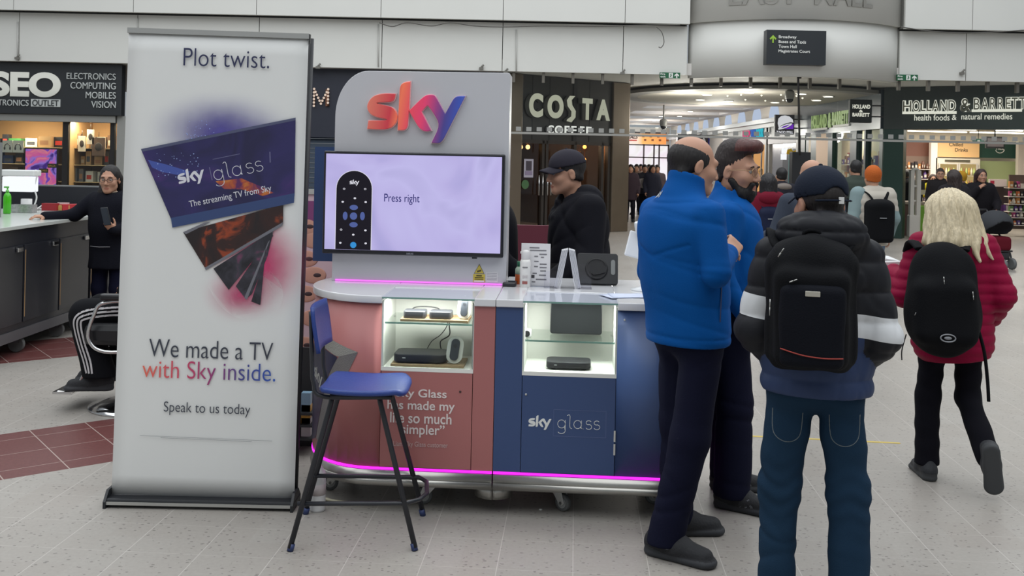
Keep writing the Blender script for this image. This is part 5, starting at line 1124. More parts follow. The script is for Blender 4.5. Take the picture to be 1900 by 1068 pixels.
for lo_, hi_ in (((x0, -.003, z1-.001), (x1, -.0022, z1)), ((x0, -.003, z0), (x1, -.0022, z0+.0012)), ((x1-.0012, -.003, z0), (x1, -.0022, z1)), ((x0, -.003, z0), (x0+.001, -.0022, z1))): b.bb(lo_, hi_, 0)
b.build('outline_frame', mat('frame_tint', (104, 116, 156), .4), blu)
for par, px, py in ((blu, 976, 731), (blu, 1159, 593), (red, 854, 726)): x, z = kp(px, py); MB().lathe([(.005, 0), (.005, .003), (.0025, .004)], axis=Matrix.Rotation(PI/2, 3, 'X'), seg=12).build('lock', ZINC if par is blu else mat('lock_dark', (60, 40, 40), .5), par, loc=(x, -.002, z))
b = MB(); [b.bb((bhi-.007, -.004, z), (bhi+.001, .0, z+.05)) for z in (.30, .36)]; b.build('hinge', ZINC, blu)
# printed picture wrapped round the curved end: a dark screen corner with woven silver edge
def on_curve(s, z, off=.002):
    """s: distance along the front from x=-.495 towards the curved end"""
    a = s/RAD; return Vector((-.560-(.370+off)*math.sin(a), RAD-(RAD+off)*math.cos(a), z))
def curve_patch(poly, off):
    xs = [p[0] for p in poly]; b = MB(); n = 14; s0, s1 = min(xs), max(xs)
    def span(s):
        zs = []
        for (xa, za), (xb, zb_) in zip(poly, poly[1:]+poly[:1]):
            if (xa-s)*(xb-s) <= 0 and abs(xa-xb) > 1e-9: zs.append(za+(zb_-za)*(s-xa)/(xb-xa))
        return (min(zs), max(zs)) if zs else None
    cols_ = []
    for i in range(n+1):
        s = s0+(s1-s0)*(.0005+.999*i/n); sp_ = span(s); cols_.append((s, sp_))
    vs = [on_curve(s, z, off) for s, sp_ in cols_ for z in sp_]; b.add(vs, [(2*i, 2*i+1, 2*i+3, 2*i+2) for i in range(n)], 0, True); return b
MESHM = mat('print_silver', (150, 148, 142), .5, bump=(220, .5))
curve_patch([(.085, .724), (.215, .69), (.29, .59), (.42, .27), (.35, .27)], .0015).build('picture_silver_side', mat('print_silver_side', (112, 108, 108), .5, bump=(220, .4)), red); curve_patch([(.085, .724), (.30, .774), (.425, .742), (.215, .69)], .002).build('picture_silver', MESHM, red)
curve_patch([(.215, .688), (.425, .738), (.55, .70), (.56, .23), (.42, .27), (.29, .59)], .0025).build('picture_dark', mat('print_midnight', (36, 38, 66), .35, noise=(9, .5)), red)
b = MB(); sm = sky_mesh(.13, .0004); n = len(sm.vertices); v = np.zeros(n*3, 'f'); sm.vertices.foreach_get('co', v); v = v.reshape(-1, 3)
o = np.array([on_curve(.47-q[0], .545+q[1]-q[0]*.25, .004) for q in v]); sm.vertices.foreach_set('co', o.astype('f').ravel()); link('picture_wordmark', sm, SW, red)
# ------------------------------------------------------------------ tower with logo, television
TY = .49; TOWER = mat('tower_white', (190, 190, 194), .35, coat=.2)
def tp(px, py, y=TY): return kp(px, py, y)
tw = thing('display_tower', 'tall rounded grey white display tower carrying the glossy sky logo', 'display tower', kw(0, 0, .988), KR); TZ = -.988
tx0, tx1, ztop = -.878, .012, tp(800, 133)[1]
prof = [(tx0, .988), (tx1, .988), (tx1, ztop-.012)]+arc(tx1-.012, ztop-.012, .012, 0, 90, 4)+arc(tx0+.17, ztop-.235, .17, 90, 180, 14, .235)
MB().prism([(x, z+TZ) for x, z in prof], TY, TY+.15, 0, 'xz', False).build('body', TOWER, tw, bevel=.006)
bx0, bz1 = kp(585, 272, TY+.16); MB().bb((bx0, TY+.155, tp(590, 490)[1]+TZ), (tx1-.04, TY+.2, bz1+TZ)).build('rear_panel', mat('rear_blue', (34, 62, 108), .4), tw)
MB().bb((tx0+.02, TY-.012, .990+TZ), (tx1-.02, TY-.001, .997+TZ)).build('led_strip', emis('violet_led', (232, 120, 236), 1.3), tw)
a = tp(681, 264.5); lw = tp(863, 200)[0]-a[0]
lg = ramp_mat('logo_gradient', (1, -.18, 0), [(0, (224, 116, 96)), (.22, (206, 50, 66)), (.3, (250, 120, 84)), (.42, (240, 70, 92)), (.55, (236, 60, 110)), (.68, (150, 60, 130)), (.78, (70, 60, 140)), (.9, (52, 80, 180)), (1, (110, 110, 200))], .1, emit=.10, lo=-.04*lw, hi=.98*lw, coat=1.)
link('logo_rim', sky_mesh(lw, .005, 0, .005), mat('logo_rim', (226, 200, 204), .3), tw, loc=(a[0], TY-.006, a[1]+TZ), rot=UPR)
link('logo', sky_mesh(lw, .010, .003, -.002), lg, tw, loc=(a[0], TY-.012, a[1]+TZ), rot=UPR)
YEL = mat('sticker_yellow', (196, 176, 70), .5)
x, z = tp(889, 510); b = MB(); zt_ = tp(889, 491)[1]; b.prism([(x-.023, zt_-.042), (x+.023, zt_-.042), (x, zt_)], TY-.003, TY-.001, 0); b.prism([(x-.026, zt_-.044), (x+.026, zt_-.044), (x, zt_+.004)], TY-.0015, TY, 1); b.box((x, TY-.004, zt_-.031), (.022, .001, .008), 1, (0, R(-15), 0)); b.bb((x-.03, TY-.002, zt_-.088), (x+.03, TY, zt_-.047), 0); b.bb((x-.022, TY-.003, zt_-.074), (x+.022, TY-.002, zt_-.071), 1); b.bb((x-.022, TY-.003, zt_-.066), (x+.022, TY-.002, zt_-.063), 1); b.bb((x-.026, TY-.003, zt_-.086), (x+.026, TY-.002, zt_-.079), 2); b.bb((x-.014, TY-.003, zt_-.058), (x+.014, TY-.002, zt_-.052), 1)
b.build('warning_sticker', [YEL, mat('sticker_ink', (70, 60, 34), .6), SW], tw, loc=(0, 0, TZ))
x0, z1 = tp(902, 504); x1, z0 = tp(924, 525); b = MB(); b.bb((x0, TY-.002, z0+.002), (x1, TY, z1), 0); [b.bb((x0+.004, TY-.003, z1-.008-i*.008), (x1-.006, TY-.002, z1-.006-i*.008), 1) for i in range(5)]; b.build('info_sticker', [mat('sticker_white', (206, 204, 206), .5), mat('sticker_grey', (150, 148, 156), .5)], tw, loc=(0, 0, TZ))
# television
tv = thing('television', 'wall mounted black framed television showing a remote on lilac screen', 'television', kw(0, 0, 1.13), KR); VY = TY-.055; VZ = -1.13
c0, c1 = kp(601.5, 278, VY), kp(933, 477, VY); b_ = .018
X0, X1, Z0, Z1 = c0[0], c1[0], kp(765, 474, VY)[1], kp(765, 283, VY)[1]
BZ = mat('bezel_black', (22, 23, 30), .25, spec=.6)
b = MB(); b.bb((X0, VY, Z0), (X1, TY, Z1)); b.build('casing', BZ, tv, loc=(0, 0, VZ), bevel=.005)
scr = MB().bb((X0+.012, VY-.003, Z0+.022), (X1-.014, VY-.0005, Z1-.013)).build('screen', ramp3('lilac_screen', [(176, 170, 222), (190, 182, 232), (196, 190, 238), (184, 178, 226)], 2.2), tv, loc=(0, 0, VZ))
def vp(px, py): return kp(px, py, VY)
INKT = emis('screen_ink', (40, 42, 120), .7); RB = emis('remote_black', (38, 36, 44), .8); BT = emis('remote_blue', (92, 108, 170), .8); BT2 = emis('remote_bright', (60, 150, 220), .9); WE = emis('remote_white', (226, 226, 236), .9)
b = MB(); r0, zb_ = vp(622.5, 465); r1, zt2 = vp(691, 317.5); zb_ = Z0+.023; w = r1-r0; cxr = (r0+r1)/2
b.prism([(r0-.003, zb_), (r1+.003, zb_)]+arc(cxr, zt2-w*.5, w/2+.003, 0, 180, 20, w*.5+.003), VY-.0045, VY-.0035, 4)
b.prism([(r0, zb_), (r1, zb_)]+arc(cxr, zt2-w*.5, w/2, 0, 180, 20, w*.5), VY-.006, VY-.0045, 0)
def dot(px, py, r, mi, ry=None): x, z = vp(px, py); b.prism(arc(x, z, r, 0, 342, 19, ry), VY-.0075, VY-.006, mi)
dot(656.5, 400.5, .0185, 1); dot(656, 454, .0155, 2)
for px, py, w_, h_ in ((657, 384.5, .021, .013), (656.5, 416.5, .021, .013), (641, 400, .012, .021), (673, 400.5, .012, .021)): dot(px, py, w_, 1, h_)
for px, py in ((639, 350), (678, 350.5), (659, 367.5), (636.5, 374), (679, 374.5), (633.5, 425.5), (678.5, 427), (656, 435), (632, 450), (679, 451)): dot(px, py, .0062, 3, .0048)
for px, py in ((639, 350), (678, 350.5), (633.5, 425.5)): x, z = vp(px, py); b.prism(arc(x, z, .0036, 0, 342, 12, .0028), VY-.0085, VY-.0075, 0)
b.build('remote_picture', [RB, BT, BT2, WE, emis('remote_halo', (236, 234, 250), .9)], tv, loc=(0, 0, VZ))
a = vp(649, 344); link('screen_wordmark', sky_mesh(vp(667, 340)[0]-a[0], .0006), WE, tv, loc=(a[0], VY-.0065, a[1]+VZ), rot=UPR)
a, c_ = vp(713, 377), vp(779, 360.5); text('screen_text', 'Press right', INKT, tv, (a[0], c_[0], a[1]+VZ-.004, c_[1]+VZ), VY-.0035, bold=-.0, ext=.0008)
a, c_ = vp(754, 472), vp(767, 469); text('brand_mark', 'SAMSUNG', mat('bezel_print', (130, 132, 140), .4), tv, (a[0], c_[0], a[1]+VZ, c_[1]+VZ), VY-.0005, bold=.02, ext=.0006)
x, z = vp(880, 477); MB().bb((x-.012, VY+.005, Z0-.008), (x+.012, VY+.03, Z0)).build('sensor', BZ, tv, loc=(0, 0, VZ))
# ------------------------------------------------------------------ things inside the two cases and on top
def kthing(name, label, cat, x, y, z, rz=0., group=None): return thing(name, label, cat, kw(x, y, z), KR+rz, group)
OAK = mat('oak_board', (150, 126, 94), .6, noise=(40, .12)); BOXB = mat('box_black', (34, 35, 40), .3); BOXS = mat('box_side', (26, 26, 30), .35)
def kx(px, py, y): return kp(px, py, y)[0]
zf = .6605; zsL = .867; zsR = .805
def plank(x0, x1, y0, y1, z, label): o = MB().bb((-(x1-x0)/2, -(y1-y0)/2, 0), ((x1-x0)/2, (y1-y0)/2, .011)).build('plank', OAK, loc=kw((x0+x1)/2, (y0+y1)/2, z), rot=(0, 0, KR), bevel=.001, label=label, cat='board')
plank(kx(726, 672, .05), kx(861, 672, .05), .03, .22, zf, 'oak board on the floor of the coral display case')
plank(kx(743, 600, .05), kx(869, 600, .05), .04, .2, zsL, 'oak board on the glass shelf of the coral display case')
def settop(x, y, z, w, d, h, label, feet=False):
    t = kthing('set_top_box', label, 'set top box', x, y, z); P = rrect(-w/2, w/2, -d/2, d/2, min(d, w)*.22, 6); f0 = .006
    b = MB(); b.prism(P, f0, f0+h, 0, 'xy', True); b.build('shell', [BOXB], t, bevel=.004); b = MB(); b.bb((-w*.32, -d/2-.0008, f0+h*.48), (-w*.26, -d/2+.001, f0+h*.60)); b.build('front_light', SW, t)
    for sx in (-1, 1):
        for sy in (-1, 1): MB().lathe([(.012, 0), (.014, f0)], (sx*w*.34, sy*d*.3, 0), 10).build('foot', BOXS, t)
    return t
settop((kx(733, 665, .1)+kx(829, 665, .1))/2, .125, zf+.0115, .245, .16, .036, 'wide black set top box on the oak board of the coral case')
settop(kx(1055, 668, .1), .13, zf+.001, .205, .13, .030, 'slim dark set top box on the lit floor of the indigo case')
for px, lab in ((770, 'low black puck box at the left end of upper oak board'), (818, 'low black puck box beside the oval remote stand on upper board')):
    t = kthing('puck_box', lab, 'puck', kx(px, 590, .09), .10, zsL+.0115); MB().prism(rrect(-.051, .051, -.045, .045, .015), 0, .033, 0, 'xy', True).build('shell', mat('puck_grey', (52, 53, 58), .4), t, bevel=.003)
x0, x1 = kx(760, 583, .15), kx(815, 583, .15); cable('puck_cable', cat_rom([kw(x0, .15, zsL+.02), kw(x0+.02, .16, zsL+.046), kw((x0+x1)/2, .165, zsL+.052), kw(x1-.01, .16, zsL+.047), kw(x1+.01, .15, zsL+.03)]), .0028, mat('black_cable', (24, 24, 26), .5), 'short black cable arching between the two puck boxes')
for x_, lab, r in ((kx(828, 625, .2), 'thin black cable hanging from shelf to set top box', .002), (kx(832, 625, .2), 'thicker black cable hanging beside the thin one to set top box', .003)):
    o = .02 if r > .0025 else -.012; cable('hanging_cable', cat_rom([kw(x_, .24, zsL-.006), kw(x_-.002, .24, .82), kw(x_-.02+o, .235, .775), kw(x_-.06+o, .225, .745), kw(x_-.072+o*2, .21, .702)]), r, mat('black_cable', (24, 24, 26), .5), lab)
def remote(x, y, z, tilt, s, label, lean=0.):
    t = thing('remote_stand', label, 'remote', kw(x, y, z), KR); t.rotation_euler = (R(-tilt), R(lean), KR)
    P = rrect(-.042*s, .042*s, 0, .138*s, .0418*s, 8); MB().prism(P, 0, .012, 0, 'xz', True).build('oval_stand', mat('oval_white', (222, 222, 214), .4), t, bevel=.003)
    Q = rrect(-.0215*s, .0215*s, .016*s, .124*s, .0205*s, 8); MB().prism(Q, -.012, 0, 0, 'xz', True).build('handset', mat('handset_grey', (54, 58, 66), .4), t, bevel=.003)
    MB().lathe([(.010*s, 0), (.010*s, .0012)], (0, -.012, .088*s), 16, 0, Matrix.Rotation(PI/2, 3, 'X')).build('button_ring', mat('button_dark', (38, 40, 46), .3), t)
    MB().bb((-.03*s, .012, 0), (.03*s, .05, .005)).build('stand_foot', mat('oval_white', (222, 222, 214), .4), t); return t
remote(kx(840, 672, .06), .07, zf+.012, 12, .92, 'white oval stand with grey remote on the case floor', 6); remote(kx(859, 600, .06), .075, zsL+.012, 10, .78, 'white oval stand with grey remote on the upper glass shelf', 3)
# indigo case: dark glossy panel and small camera
x0, x1 = kx(1021, 600, .2), kx(1117, 600, .2); t = kthing('glossy_tablet', 'dark glossy panel with rounded corners standing on the glass shelf', 'tablet', (x0+x1)/2, .20, zsR+.0); t.rotation_euler = (R(-6), 0, KR)
w = x1-x0; MB().prism(rrect(-w/2, w/2, 0, .155, .012), -.006, .006, 0, 'xz', True).build('casing', mat('tablet_edge', (22, 23, 24), .4), t); MB().prism(rrect(-w/2+.004, w/2-.004, .004, .151, .010), -.0075, -.006, 0, 'xz').build('screen', mat('tablet_gloss', (26, 28, 29), .05, spec=.6, coat=.4), t)
t = kthing('small_camera', 'small silver camera puck on the left of the glass shelf', 'camera', kx(978, 620, .08), .09, zsR+.0); MB().lathe([(.018, 0), (.02, .004), (.02, .03), (.017, .036)], seg=20).build('shell', mat('cam_silver', (190, 192, 190), .35), t); MB().lathe([(.014, 0), (.014, .004)], (0, -.021, .018), 16, 0, Matrix.Rotation(PI/2, 3, 'X')).build('lens', BOXB, t)
ZT = .9885; ZG = .9845
def dep_at(px, py, z): 
    p = ground_at(px, py, z); q = KM.inverted() @ p; return q.x, q.y
# white spray bottle, amber bottle, info stand, leaflets, tablet, papers, white stand, black device
x, y = dep_at(974, 533, ZG); t = kthing('spray_bottle', 'white spray bottle standing before the printed notice on the counter', 'bottle', x, y, ZG)
MB().lathe([(.024, 0), (.027, .004), (.027, .125), (.024, .138), (.018, .142)], seg=22).build('bottle', mat('bottle_white', (222, 220, 216), .35), t); MB().lathe([(.019, .142), (.021, .146), (.021, .176), (.017, .184), (.008, .188)], seg=18).bb((-.026, -.006, .17), (-.005, .006, .18)).build('spray_cap', mat('cap_white', (210, 208, 206), .4), t)
b = MB(); [b.bb((-.013, -.0285, z), (.013, -.0265, z+h_), i) for i, (z, h_) in enumerate(((.1, .006), (.05, .012), (.02, .014)))]; b.build('label_print', [mat('lp_grey', (120, 118, 120), .5), mat('lp_pale', (186, 180, 180), .5), mat('lp_red', (150, 88, 84), .5)], t)
x, y = dep_at(963, 527, ZT); t = kthing('amber_bottle', 'small amber bottle with green cap behind the white spray bottle', 'bottle', x, y+.02, ZT); MB().lathe([(.02, 0), (.022, .005), (.022, .045), (.021, .05)], seg=18).build('liquid', mat('amber_liquid', (170, 80, 34), .2, emit=.1), t); MB().lathe([(.022, .05), (.022, .075), (.012, .09)], seg=18).build('label_band', mat('band_pale', (170, 190, 170), .4), t); MB().lathe([(.014, .09), (.014, .115)], seg=14).build('cap', mat('cap_green', (24, 96, 70), .4), t)
x0, y0 = dep_at(966, 532, ZT); x0, x1 = kx(966, 490, y0), kx(1020.5, 490, y0); w = x1-x0; zt_ = kp(990, 453, y0)[1]; t = kthing('notice_stand', 'printed white notice in clear stand behind the spray bottle', 'notice', (x0+x1)/2, y0+.05, ZT)
h = zt_-ZT; MB().bb((-w/2, 0, 0), (w/2, .004, h)).build('sheet', mat('paper_white', (222, 220, 220), .5), t); MB().bb((-w/2, -.03, 0), (w/2, .05, .004)).build('foot', glass('acrylic2', (240, 242, 246), .1), t)
b = MB(); PG = mat('print_notice', (120, 118, 122), .6)
for i, (f0, f1, z) in enumerate(((.28, .62, .90), (.30, .86, .84), (.45, .58, .70), (.62, .88, .75), (.68, .78, .68), (.45, .6, .58), (.64, .88, .52), (.64, .88, .44), (.45, .58, .46), (.66, .86, .36), (.4, .55, .30), (.62, .86, .26), (.38, .5, .1), (.52, .88, .16))): b.bb((-w/2+w*f0, -.0012, h*z-.003), (-w/2+w*f1, 0, h*z+.003))
b.build('print_lines', PG, t); MB().bb((-w/2+w*.36, -.0012, h*.19), (-w/2+w*.47, 0, h*.26)).build('print_square', mat('print_black', (60, 58, 62), .6), t)
ACR = glass('acrylic', (252, 252, 254), .0)
x, y = dep_at(1053, 536, ZG); t = kthing('leaflet_holder', 'clear holder with two leaning stacks of white leaflets on glass top', 'leaflet holder', x, y+.02, ZG); LFW = mat('leaflet_white', (214, 214, 218), .5)
for s in (-1, 1):
    b = MB(); b.bb((s*.087-.033, -.04, 0), (s*.087+.033, .05, .004)); b.box((s*.083, -.04, .045), (.066, .003, .09)); b.box((s*.083, .05, .06), (.066, .003, .12)); b.box((s*.115, .005, .045), (.003, .09, .09)); b.build('clear_pocket', ACR, t)
    for k in range(6): MB().box((s*(.021+k*.0052), .004+.002*k, .100), (.0036, .095-.004*k, .200-.003*k), 0, (0, R(-s*10), 0)).build('leaflet', LFW, t)
x0, y0 = dep_at(1075, 529, ZT); x1, y1 = dep_at(1143, 529, ZT); y0 = max(y0, .34); xa, xb = kx(1071, 500, y0), kx(1140, 500, y0); t = kthing('rugged_tablet', 'black rugged cased tablet leaning on the counter behind leaflets', 'tablet', (xa+xb)/2+.01, y0+.02, ZT+.004); t.rotation_euler = (R(-24), R(0), KR)
w = xb-xa+.02; h = .165; MB().prism(rrect(-w/2, w/2, 0, h, .014), -.011, .011, 0, 'xz', True).build('case', mat('rugged_black', (20, 21, 24), .55), t, bevel=.003); b = MB(); b.lathe([(.056, 0), (.058, .004), (.050, .007), (.048, .004)], (-.005, -.011, .08), 26, 0, Matrix.Rotation(PI/2, 3, 'X')); b.prism([(-.04, .06), (-.02, .045), (.01, .05), (.04, .06), (.05, .085), (.03, .1), (.02, .12), (-.01, .105), (-.03, .1)], -.02, -.012); b.build('hand_strap', mat('strap_black', (18, 18, 20), .7), t); MB().prism(rrect(w*.33, w*.43, .05, .13, .01), -.0125, -.011).build('corner_window', mat('case_grey', (110, 112, 110), .4), t); MB().box((0, .05, -.0+.06), (.10, .003, .14), 0, (R(42), 0, 0)).build('kickstand', mat('rugged_black', (20, 21, 24), .55), t)
PAP = mat('paper_blue_white', (198, 206, 226), .5)
for i, (cx_, cy_, a_, lab) in enumerate(((1160, 549, 24, 'lower sheet of paper lying on the counter near the blue jacket'), (1172, 549, 8, 'upper sheet of paper lying on the counter near the blue jacket'))):
    x, y = dep_at(cx_, cy_, ZT); P = MB(); P.grid(lambda u, v: Vector((-.105+.21*u, -.07+.14*v, .0015+.0016*i+.004*(u-.5)**2+.0*v)), 6, 4); P.build('paper_sheet', PAP, loc=kw(x, y, ZT), rot=(0, 0, KR+R(a_)), label=lab, cat='paper', fix=False).modifiers.new('thickness', 'SOLIDIFY').thickness = .0006
x, y = dep_at(1200, 541, ZT); t = kthing('white_device', 'tall white curved tablet stand half hidden by the blue jacket', 'tablet stand', x, y+.06, ZT); WP = mat('white_plastic', (222, 224, 226), .3)
sp = cat_rom([(.02, 0, .03), (.015, 0, .12), (-.005, .0, .20), (-.035, -.005, .29), (-.045, -.01, .34)], 6); b = MB(); b.tube(sp, [.016]*6+[.018]*6+[.02]*6+[.022]*6+[.018], 12); b.build('stem', WP, t); MB().lathe([(.075, 0), (.075, .006), (.03, .016), (.018, .04)], seg=26).build('base', WP, t); MB().box((-.02, .0, .215), (.16, .014, .13), 0, (R(-16), R(14), 0)).build('head', WP, t, bevel=.006)
x, y = dep_at(945, 531, ZT); t = kthing('card_reader', 'small black card reader lying beside the tower foot', 'card reader', x, y+.04, ZT); MB().prism(rrect(-.033, .033, -.06, .06, .012), 0, .018, 0, 'xy', True).build('shell', BOXB, t, bevel=.004); MB().bb((-.026, -.01, .018), (.026, .045, .0185)).build('screen', mat('reader_screen', (60, 66, 76), .1), t)
# ------------------------------------------------------------------ roll-up banner
BY = 4.57; bl, br_ = G(205, 936), G(547, 942)
a = W(245, 62, BY+.04); c_ = W(577, 70, BY+.04); tb = W(207, 925, BY); tbr = W(546, 931, BY)
bw = .835; bx = (tb.x+tbr.x)/2
t = thing('roll_up_banner', 'tall white roll-up banner with tilted screens and Sky Glass wording', 'banner', (bx, BY, 0), 0)
ztp = (a.z+c_.z)/2+.006; lean = ((a.x+c_.x)/2-bx)
def shear(o):   # the whole stand leans a little, as it does in the hall
    M = Matrix.Identity(4); o.matrix_local = M @ o.matrix_local
BANW = mat('banner_vinyl', (222, 223, 221), .55, noise=(.9, .03)); ALU = mat('banner_aluminium', (184, 184, 180), .3, metal=.6); BFB = mat('banner_black', (30, 32, 36), .5)
la = math.atan2(lean, ztp)
MB().bb((-bw/2-.015, -.06, .012), (bw/2+.015, .09, .042)).build('base_cassette', BFB, t, bevel=.008); MB().bb((-bw/2-.008, -.064, .016), (bw/2+.004, -.058, .030)).build('base_trim', ALU, t)
[MB().prism([(-.07, 0), (.10, 0), (.10, .03), (.05, .075), (-.03, .075), (-.07, .03)], x_, x_+.012, 0, 'yz').build('end_cap', BFB, t) for x_ in (-bw/2-.016, bw/2)]
sh = Matrix.Translation((0, 0, .04)) @ Matrix.Rotation(la, 4, 'Y')
pn = thing('graphic', None, None); pn.parent = t; pn.matrix_local = sh; hh = ztp-.045
pw0, pw1 = (tbr.x-tb.x)/2, (c_.x-a.x)/2-.002
b = MB(); b.grid(lambda u, v: Vector(((u-.5)*2*(pw0+(pw1-pw0)*v), -.002-.006*math.sin(PI*v)*math.sin(PI*u), v*hh)), 10, 24); o = b.build('panel', BANW, pn, fix=False); o.modifiers.new('thickness', 'SOLIDIFY').thickness = .0025
MB().bb((-pw1-.004, -.012, hh-.008), (pw1+.004, .014, hh+.016)).build('top_rail', ALU, pn); MB().bb((pw1+.003, -.01, hh-.028), (pw1+.008, .013, hh+.014)).build('rail_cap', BFB, pn)
b = MB(); b.tube([(pw0*.98, .05, -.01), (pw1*1.0+.003, .045, hh)], .013, 8); b.build('support_pole', BFB, pn)
MI = pn.matrix_local.copy(); BW = Matrix.Translation((bx, BY, 0)) @ MI; BWI = BW.inverted()
def bp_(px, py, off=0.): # pixel -> panel x,z (on the printed face)
    o_ = BWI @ Vector((0, 0, HC)); d = (BWI.to_3x3() @ (W(px, py, 1.)-Vector((0, 0, HC)))); k = (-.012-off-o_.y)/d.y; p = o_+d*k; return p.x, p.z
YG = -.0115
def btext(s, x0, x1, y0, y1, m, bold=0., rot=None): a_, c2 = bp_(x0, y1), bp_(x1, y0); z0, z1 = bp_((x0+x1)/2, y1)[1], bp_((x0+x1)/2, y0)[1]; return text('lettering', s, m, pn, (a_[0], c2[0], z0, z1), YG, bold=bold, ext=.0005)
NAVY = mat('ink_navy', (44, 48, 82), .6); GREY = mat('ink_grey', (58, 62, 74), .6)
btext('Plot twist.', 329, 489, 107, 140, NAVY, -.008); btext('We made a TV', 272, 503, 648, 681, GREY, -.006)
x0 = bp_(260, 700)[0]; x1 = bp_(508, 720)[0]
btext('with Sky inside.', 260, 508, 687, 730, ramp_mat('ink_gradient', (1, 0, 0), [(0, (226, 110, 90)), (.3, (206, 70, 100)), (.55, (140, 60, 120)), (.75, (70, 74, 140)), (1, (50, 90, 180))], .6, lo=x0, hi=x1), -.006)
btext('Speak to us today', 301, 462, 763, 788, GREY, -.006)
b = MB(); 
for xa, ya, xb, yb in ((258, 825.5, 503, 832.5), (296, 829, 465, 834)): p, q = bp_(xa, ya), bp_(xb, yb); b.prism([p, q, (q[0], q[1]+.0016), (p[0], p[1]+.0016)], YG-.0006, YG)
b.build('small_print', mat('ink_pale', (140, 142, 146), .6), pn)
# printed picture: five screens fanned out
def spr(nm, pts, off, m): P = [bp_(x, y) for x, y in pts]; return MB().prism(P, YG-off-.0003, YG-off).build(nm, m, pn)
def night(nm, cs, sc=5.):
    if nm in _M: return _M[nm]
    m = mat(nm, cs[0], .5); nt = m.node_tree; bs = nt.nodes['Principled BSDF']; tc = nt.nodes.new('ShaderNodeTexCoord'); n = nt.nodes.new('ShaderNodeTexNoise'); n.inputs['Scale'].default_value = sc; n.inputs['Detail'].default_value = 6; n.inputs['Distortion'].default_value = 1.2
    rp = nt.nodes.new('ShaderNodeValToRGB'); el = rp.color_ramp.elements
    while len(el) > 1: el.remove(el[0])
    for i, (p, c) in enumerate(cs[1]):
        e = el[0] if i == 0 else el.new(p); e.position = p; e.color = (*lin(c), 1)
    nt.links.new(tc.outputs['Object'], n.inputs['Vector']); nt.links.new(n.outputs['Fac'], rp.inputs[0]); nt.links.new(rp.outputs[0], bs.inputs['Base Color']); return m
def halo(nm, col, cx_, cy_, rx, ry, p=1.6):
    """printed soft cloud of ink: pigment fading out into the vinyl"""
    x, z = bp_(cx_, cy_); ax, az = abs(bp_(cx_+rx, cy_)[0]-x), abs(bp_(cx_, cy_+ry)[1]-z)
    m = bpy.data.materials.new(nm); m.use_nodes = True; nt = m.node_tree; bs = nt.nodes['Principled BSDF']; bs.inputs['Base Color'].default_value = (*lin(col), 1); bs.inputs['Roughness'].default_value = .55
    tc = nt.nodes.new('ShaderNodeTexCoord'); mp = nt.nodes.new('ShaderNodeMapping'); mp.inputs['Scale'].default_value = (1/ax, 0, 1/az); g = nt.nodes.new('ShaderNodeTexGradient'); g.gradient_type = 'QUADRATIC_SPHERE'; ns = nt.nodes.new('ShaderNodeTexNoise'); ns.inputs['Scale'].default_value = 9
    mm = nt.nodes.new('ShaderNodeMath'); mm.operation = 'MULTIPLY'; ad = nt.nodes.new('ShaderNodeMath'); ad.operation = 'MULTIPLY_ADD'; ad.inputs[1].default_value = .6; ad.inputs[2].default_value = .5*p
    nt.links.new(tc.outputs['Object'], mp.inputs[0]); nt.links.new(mp.outputs[0], g.inputs[0]); nt.links.new(tc.outputs['Object'], ns.inputs[0]); nt.links.new(ns.outputs[0], ad.inputs[0]); nt.links.new(g.outputs[1], mm.inputs[0]); nt.links.new(ad.outputs[0], mm.inputs[1])
    tr = nt.nodes.new('ShaderNodeBsdfTransparent'); mx = nt.nodes.new('ShaderNodeMixShader'); nt.links.new(mm.outputs[0], mx.inputs[0]); nt.links.new(tr.outputs[0], mx.inputs[1]); nt.links.new(bs.outputs[0], mx.inputs[2]); nt.links.new(mx.outputs[0], nt.nodes['Material Output'].inputs[0])
    MB().prism(arc(0, 0, ax, 0, 350, 36, az), -.0002, 0).build('ink_cloud', m, pn, loc=(x, YG, z))
halo('ink_violet', (92, 84, 168), 400, 258, 150, 80, .9); halo('ink_rose', (214, 60, 120), 478, 505, 105, 110, .9); halo('ink_rose2', (214, 80, 130), 440, 560, 80, 60, .5)
EDG = mat('edge_grey', (112, 112, 120), .5)
NI = night('night_print', ((30, 30, 62), [(.35, (34, 32, 70)), (.55, (44, 40, 92)), (.7, (70, 44, 110)), (.85, (60, 70, 140))]), 4.); FI = night('fire_print', ((40, 24, 24), [(.35, (34, 26, 28)), (.52, (52, 30, 28)), (.6, (150, 64, 34)), (.7, (70, 34, 34)), (.85, (110, 40, 56))]), 7.)
SM = night('smoke_print', ((34, 32, 40), [(.35, (30, 30, 36)), (.6, (58, 56, 66)), (.72, (110, 60, 90)), (.85, (170, 60, 110))]), 11.)
spr('screen_picture', [(500, 443), (461, 574), (477, 580), (479, 515)], .0002, SM); spr('screen_picture', [(501, 440), (432, 546), (451, 570), (462, 560), (490, 490)], .0004, SM); spr('screen_edge', [(500, 441), (498, 449), (453, 571), (448, 567)], .0006, EDG)
spr('screen_picture', [(487, 470), (470, 575), (478, 580)], .0006, SM)
spr('screen_picture', [(390, 514), (497, 444), (500, 452), (419, 553)], .0008, SM)
spr('screen_picture', [(333, 447), (518, 393), (518, 430), (374, 512)], .001, FI); spr('screen_edge', [(374, 513), (518, 426), (517, 433), (376, 517)], .0012, EDG); spr('screen_edge', [(333, 447), (372, 429), (385, 427), (338, 451)], .0012, EDG)
spr('screen_picture', [(253, 295), (539, 233), (539, 377), (316, 436)], .0014, NI); spr('screen_rim', [(253, 294), (539, 232), (539, 237), (255, 299)], .0016, mat('rim_slate', (80, 84, 112), .4)); spr('screen_bar', [(310, 421), (539, 372), (538, 390), (313, 439)], .0016, mat('bar_blue', (54, 72, 116), .4))
